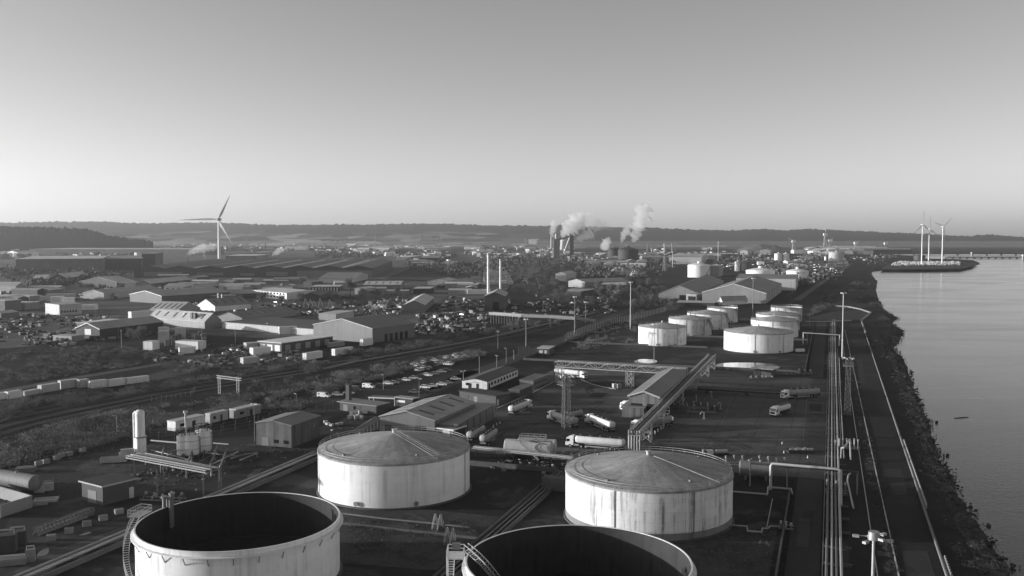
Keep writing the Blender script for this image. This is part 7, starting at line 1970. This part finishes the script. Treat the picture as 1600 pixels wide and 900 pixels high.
# fields and bare patches on the plain
FM = [ground_mat('far_field_'+n, c, .3, .004) for n, c in (('pale', .16), ('mid', .09), ('dark', .02))]
for i in range(64):
    x, y = random.uniform(-60, 1150), random.choice((random.uniform(376.5, 390), random.uniform(380, 402)))
    w_ = random.uniform(14, 60); h = random.uniform(.5, 1.6)
    zone('field', [W(x-w_, y+h), W(x+w_*.9, y+h*.8), W(x+w_, y-h), W(x-w_*.8, y-h*.8)], FM[random.choice((0,1,1,2,2))], .04+.03*i)
for i, (P, c) in enumerate((([(560,425),(640,408),(668,408),(650,424),(600,438)], 1),([(600,436),(640,420),(700,418),(740,424),(735,436),(660,440)], 2),([(212,438),(470,437),(590,436),(560,440),(212,443)], 1),([(955,422),(990,414),(1010,424),(1000,434),(960,428)], 0),
   ([(880,408),(960,404),(1000,408),(930,416)], 1),([(1060,408),(1180,403),(1210,408),(1100,416)], 1),([(1180,416),(1320,404),(1330,412),(1265,440),(1250,436)], 1),([(0,425),(120,421),(200,428),(120,432),(0,436)], 1),([(270,487),(330,486),(340,490),(280,492)],1),([(0,500),(110,496),(115,503),(90,514),(0,514)],1))):
    zone('yard', [W(*p) for p in P], FM[c], .05+.02*i)
for i in range(26):
    x0, y0 = random.uniform(560, 900), random.uniform(386, 440)
    L = random.uniform(20, 70); 
    strip('lane', [W(x0, y0), W(x0+L*.5, y0-random.uniform(0,1.5)), W(x0+L, y0-random.uniform(0,2.5))], random.uniform(4,9), FM[random.choice((0,0,1))], .30+.01*i)
strip('lane', [W(786,448), W(800,425), W(806,408), W(808,396)], 8, FM[1], .6)
strip('lane', [W(1245,470), W(1290,438), W(1312,425), W(1330,412)], 7, FM[1], .6)
strip('rail_siding', [W(1232,478), W(1268,450), W(1300,430), W(1322,415)], 5, FM[2], .5)
# steel and junk in the scrapyard, small plant
for i in range(34):
    x, y = random.uniform(575, 655), random.uniform(468, 486)
    p = W(x, y); mb = MB(); a = random.uniform(0,6.28); L = random.uniform(2,6)
    mb.cbox(p.x, p.y, 0, L, random.uniform(1.5,3), random.uniform(1,3), a); mb.beam((p.x,p.y,1), (p.x+L*math.cos(a),p.y+L*math.sin(a),random.uniform(2,5)), .3)
    tag(mb.build('machine', random.choice((C_PALE,C_DARK,C_GREY,C_WHITE))), 'small machine or vehicle on the cluttered hire yard', 'machine', 'machines on the hire yard')
for i, x in enumerate((474,482,487,497,512,575,597)):
    p = W(x, 484); h = HT(x, 484, 466+i % 3*2); r = thing('site_crane', ['leftmost pale folded boom on the hire yard','second pale folded boom on the hire yard','third folded boom beside the low shed','upright pair of booms left of the low shed','slanting dark boom right of the low shed','dim boom in the middle of the hire yard','slim mast with a box top on the hire yard'][i], 'boom lift', p)
    MB().box(-2,-1.2,.3,2,1.2,1.6).build('base', C_GREY, r); mb = MB(); mb.beam((0,0,1.5), (1.5,0,h), .55); mb.beam((1.5,0,h), (4.0,0,h*.35), .5); mb.build('boom', C_PALE, r)
for k, (x, y, sx, sz) in enumerate(((684,508,6,4.4),(672,516,4,2.6),(700,500,5,3))):
    r = thing('lorry', ['white-roofed lorry facing the camera in the scrapyard','dark loader in front of the scrapyard shed','grey lorry beyond the white-roofed one'][k], 'lorry', W(x, y), .3+k)
    MB().box(-sx/2,-1.2,1,sx/2-1.8,1.2,sz*.7).build('body', (C_GREY,C_DARK,C_MID)[k], r); MB().box(sx/2-1.7,-1.2,.8,sx/2,1.2,sz).build('cab', (C_WHITE,C_DARK,C_MID)[k], r)
    for q in (-sx*.3, sx*.3):
        for e in (-1.1, 1.1): wheel(r, q, e, .5, .3, False)
# bits about the terminal
for x, y in ((771,667.5),(776,664.5),(781,662),(1222,694),(1225,708),(1262,716)):
    p = W(x, y); r = thing('traffic_cone', 'pale traffic cone standing on the yard', 'cone', p, 0, 'traffic cones')
    MB().cyl((0,0,.04), .2, .8, 10, .04).build('body', M_WHITE, r, smooth=60); MB().box(-.28,-.28,0,.28,.28,.05).build('base', V_CHASS, r)
TOT = [(546,655),(551,654),(556,655),(560,653),(565,655),(549,649),(557,648),(563,647),(512,664),(518,666),(527,665),(533,664),(509,661)]
for i, (x, y) in enumerate(TOT):
    p = W(x, y); r = thing('pallet_tank', 'pale caged tote tank stacked by the boiler house' if i < 8 else 'white wrapped bundle on the ground by the grey store', 'tote tank' if i < 8 else 'bundle', p, .3*i, 'tote tanks by the boiler house' if i < 8 else 'bundles by the grey store')
    h = 1.2 if i < 8 else .8
    MB().box(-.6,-.55,.15,.6,.55,h).build('tank', C_PALE, r); MB().box(-.65,-.6,0,.65,.6,.15).build('pallet', M_DCONC, r)
cf = thing('carport', 'open pale-edged car shelter behind the boiler house', 'car shelter', W(600,632), rowh)
MB().box(-5,-2.2,2.6,5,2.2,2.8).build('roof', C_GREY, cf); MB().box(-5.05,-2.3,2.5,5.05,-2.2,2.9).build('fascia', M_TRIM, cf)
for x in (-4.8, 4.8):
    for y in (-2, 2): MB().box(x-.1,y-.1,0,x+.1,y+.1,2.6).build('post', M_TRIM, cf)
for i, (a, b) in enumerate((((829,636),(874,611)),((930,660),(968,622)),((1128,660),(1145,620)),((1255,690),(1263,600)))):
    strip('yard_marking', [W(*a), W(*b)], .22, mat('worn_line_paint', .14, .9, .4, .4), .05)
mb = MB(); random.seed(6)
for i in range(900):
    x, y = random.uniform(0, 480), random.uniform(690, 800)
    if y > 800-(x/480)*80: continue
    p = W(x, y); rock(mb, (p.x, p.y, .05), random.uniform(.08,.35), i)
tag(mb.build('rubble', M_DCONC), 'scattered rubble over the depot ground', 'rubble', kind='stuff')
r = thing('floating_log', 'dark log drifting on the water near the bank', 'log', W(1502, 653, WATER_Z), .3)
MB().tube([(-3,0,.05),(0,.2,.1),(3,0,.05)], .13, 7).build('log', V_CHASS, r)

# jumbled clutter nobody could count: scrap, pallets, stacked goods, and the far town
def clutter(label, P, n, sz, mats_, name='scrap'):
    k_ = len(mats_); mbs = MB(); idx = []
    def f(x, y):
        p = W(x, y)
        if in_building(p, 1.5): return
        for _ in range(random.randint(1, 4)):
            q = p+Vector((random.uniform(-4,4), random.uniform(-6,6), 0)); s_ = random.uniform(*sz); n0 = len(mbs.f)
            if in_building(q, 1.0): continue
            mbs.cbox(q.x, q.y, 0, s_*random.uniform(.5,1.6), s_*random.uniform(.4,1.2), s_*random.uniform(.2,.75), random.uniform(0,3.14))
            idx.extend([random.randrange(k_)]*(len(mbs.f)-n0))
    scatter(P, n, f)
    o = mbs.build(name, mats_[0])
    for m in mats_[1:]: o.data.materials.append(m)
    o.data.polygons.foreach_set('material_index', idx)
    return tag(o, label, 'clutter', kind='stuff')
CM_ = [C_PALE, C_MID, C_GREY, C_DARK, C_BLACK, C_GREY, C_DARK, C_BLACK, C_DARK, C_BLACK, C_BLACK]
CD_ = [C_GREY, C_DARK, C_BLACK, C_DARK, C_MID, C_BLACK]
CF_ = [C_WHITE, C_PALE, C_MID, C_GREY, C_DARK, C_GREY, C_DARK, C_GREY]
clutter('jumbled scrap metal and machine parts filling the scrapyard', [(652,530),(742,518),(765,503),(757,470),(700,464),(660,492)], 230, (.8,3.4), CM_)
clutter('loose goods and pallets strewn over the white-cabin compound', [(245,556),(300,540),(420,536),(480,548),(470,566),(330,572),(250,566)], 200, (.5,2.2), CM_, 'goods')
clutter('clutter lying about the yards of the left estate', [(-10,492),(130,492),(250,500),(250,522),(120,540),(-10,540)], 240, (.7,3.0), CM_, 'goods')
clutter('clutter between the grey sheds and the hire yard', [(230,474),(480,470),(640,470),(650,486),(560,500),(470,492),(230,484)], 260, (.7,3.0), CM_, 'goods')
clutter('clutter in the yards before the long warehouse', [(-10,444),(210,444),(400,444),(560,448),(480,466),(200,466),(-10,480)], 320, (1.2,5), CM_, 'goods')
clutter('clutter around the works beyond the footbridge', [(760,470),(900,452),(990,450),(960,490),(800,498)], 160, (.8,4), CM_, 'goods')
clutter('far-off town of small buildings merging in the haze', [(480,388),(640,386),(860,387),(1000,388),(1160,391),(1150,402),(1050,404),(940,412),(860,404),(700,412),(640,402),(500,396)], 900, (4,16), CF_, 'far_town')
clutter('far-off vehicles and goods crowding the docks', [(1090,404),(1180,400),(1330,398),(1400,400),(1320,412),(1270,442),(1235,436),(1110,416)], 420, (2,6), CF_, 'dock_goods')
clutter('far-off small buildings under the left hills', [(-10,392),(200,384),(480,384),(480,392),(300,394),(-10,416)], 260, (5,18), CF_, 'far_town')
clutter('loose gear lying about the left depot', [(200,720),(240,700),(330,700),(420,706),(500,690),(520,670),(560,660),(600,664),(560,684),(480,708),(380,740),(280,760),(220,750)], 70, (.25,.8), CD_, 'goods')
clutter('small fittings and boxes along the foot of the yard', [(740,722),(880,728),(880,735),(760,728)], 40, (.3,1.0), CD_, 'goods')

# kerbs, bollards and odd boxes about the yard
wall_line('kerb', 'pale kerb along the portable cabins at the yard edge', [W(776,638.5), W(830,615), W(864,597.5)], .3, .2, mat('pale_kerb', .42))
zone('kerb_island', [W(912,594), W(930,592), W(990,600), W(1000,607), W(960,608), W(930,602)], G_BUND, .06)
wall_line('kerb', 'low pale kerb round the dark island at the head of the yard', smooth_line([W(908,593.5), W(924,600), W(945,605.5), W(962,608)], 4), .25, .2, mat('pale_kerb', .42))
for i in range(9):
    p = W(1014+i*4.7, 686-i*3.7); r = thing('bollard', 'pale bollard in the slanting line behind the pipe bridge trestle', 'bollard', p, 0, 'bollards by the pipe bridge')
    MB().cyl((0,0,0), .14, 1.1, 10).build('post', M_WHITE, r, smooth=50); MB().cyl((0,0,1.1), .16, .06, 10).build('cap', M_DSTEEL, r)
for i, (x, y) in enumerate(((961,606),(967,606.5))):
    r = thing('crate', ['left pale crate at the kerb island','right dull crate at the kerb island'][i], 'crate', W(x, y), .3)
    MB().box(-.9,-.9,.1,.9,.9,1.7).build('body', (C_PALE, C_MID)[i], r); MB().box(-.95,-.95,0,.95,.95,.1).build('pallet', M_DCONC, r)
for i, (x, y) in enumerate(((1000,690),(1006,684),(1068,634),(1088,628),(1112,622),(1126,640),(1100,655))):
    r = thing('hose_stand', 'small pale pipe stand beside the pipe bridge', 'pipe stand', W(x, y), .5*i, 'pipe stands in the yard')
    MB().tube([(0,0,0),(0,0,2.2),(.8,0,2.4),(1.3,0,1.6)], .1, 6).build('pipe', M_PIPE, r, smooth=60); MB().box(-.4,-.4,0,.4,.4,.5).build('base', M_CONC, r)
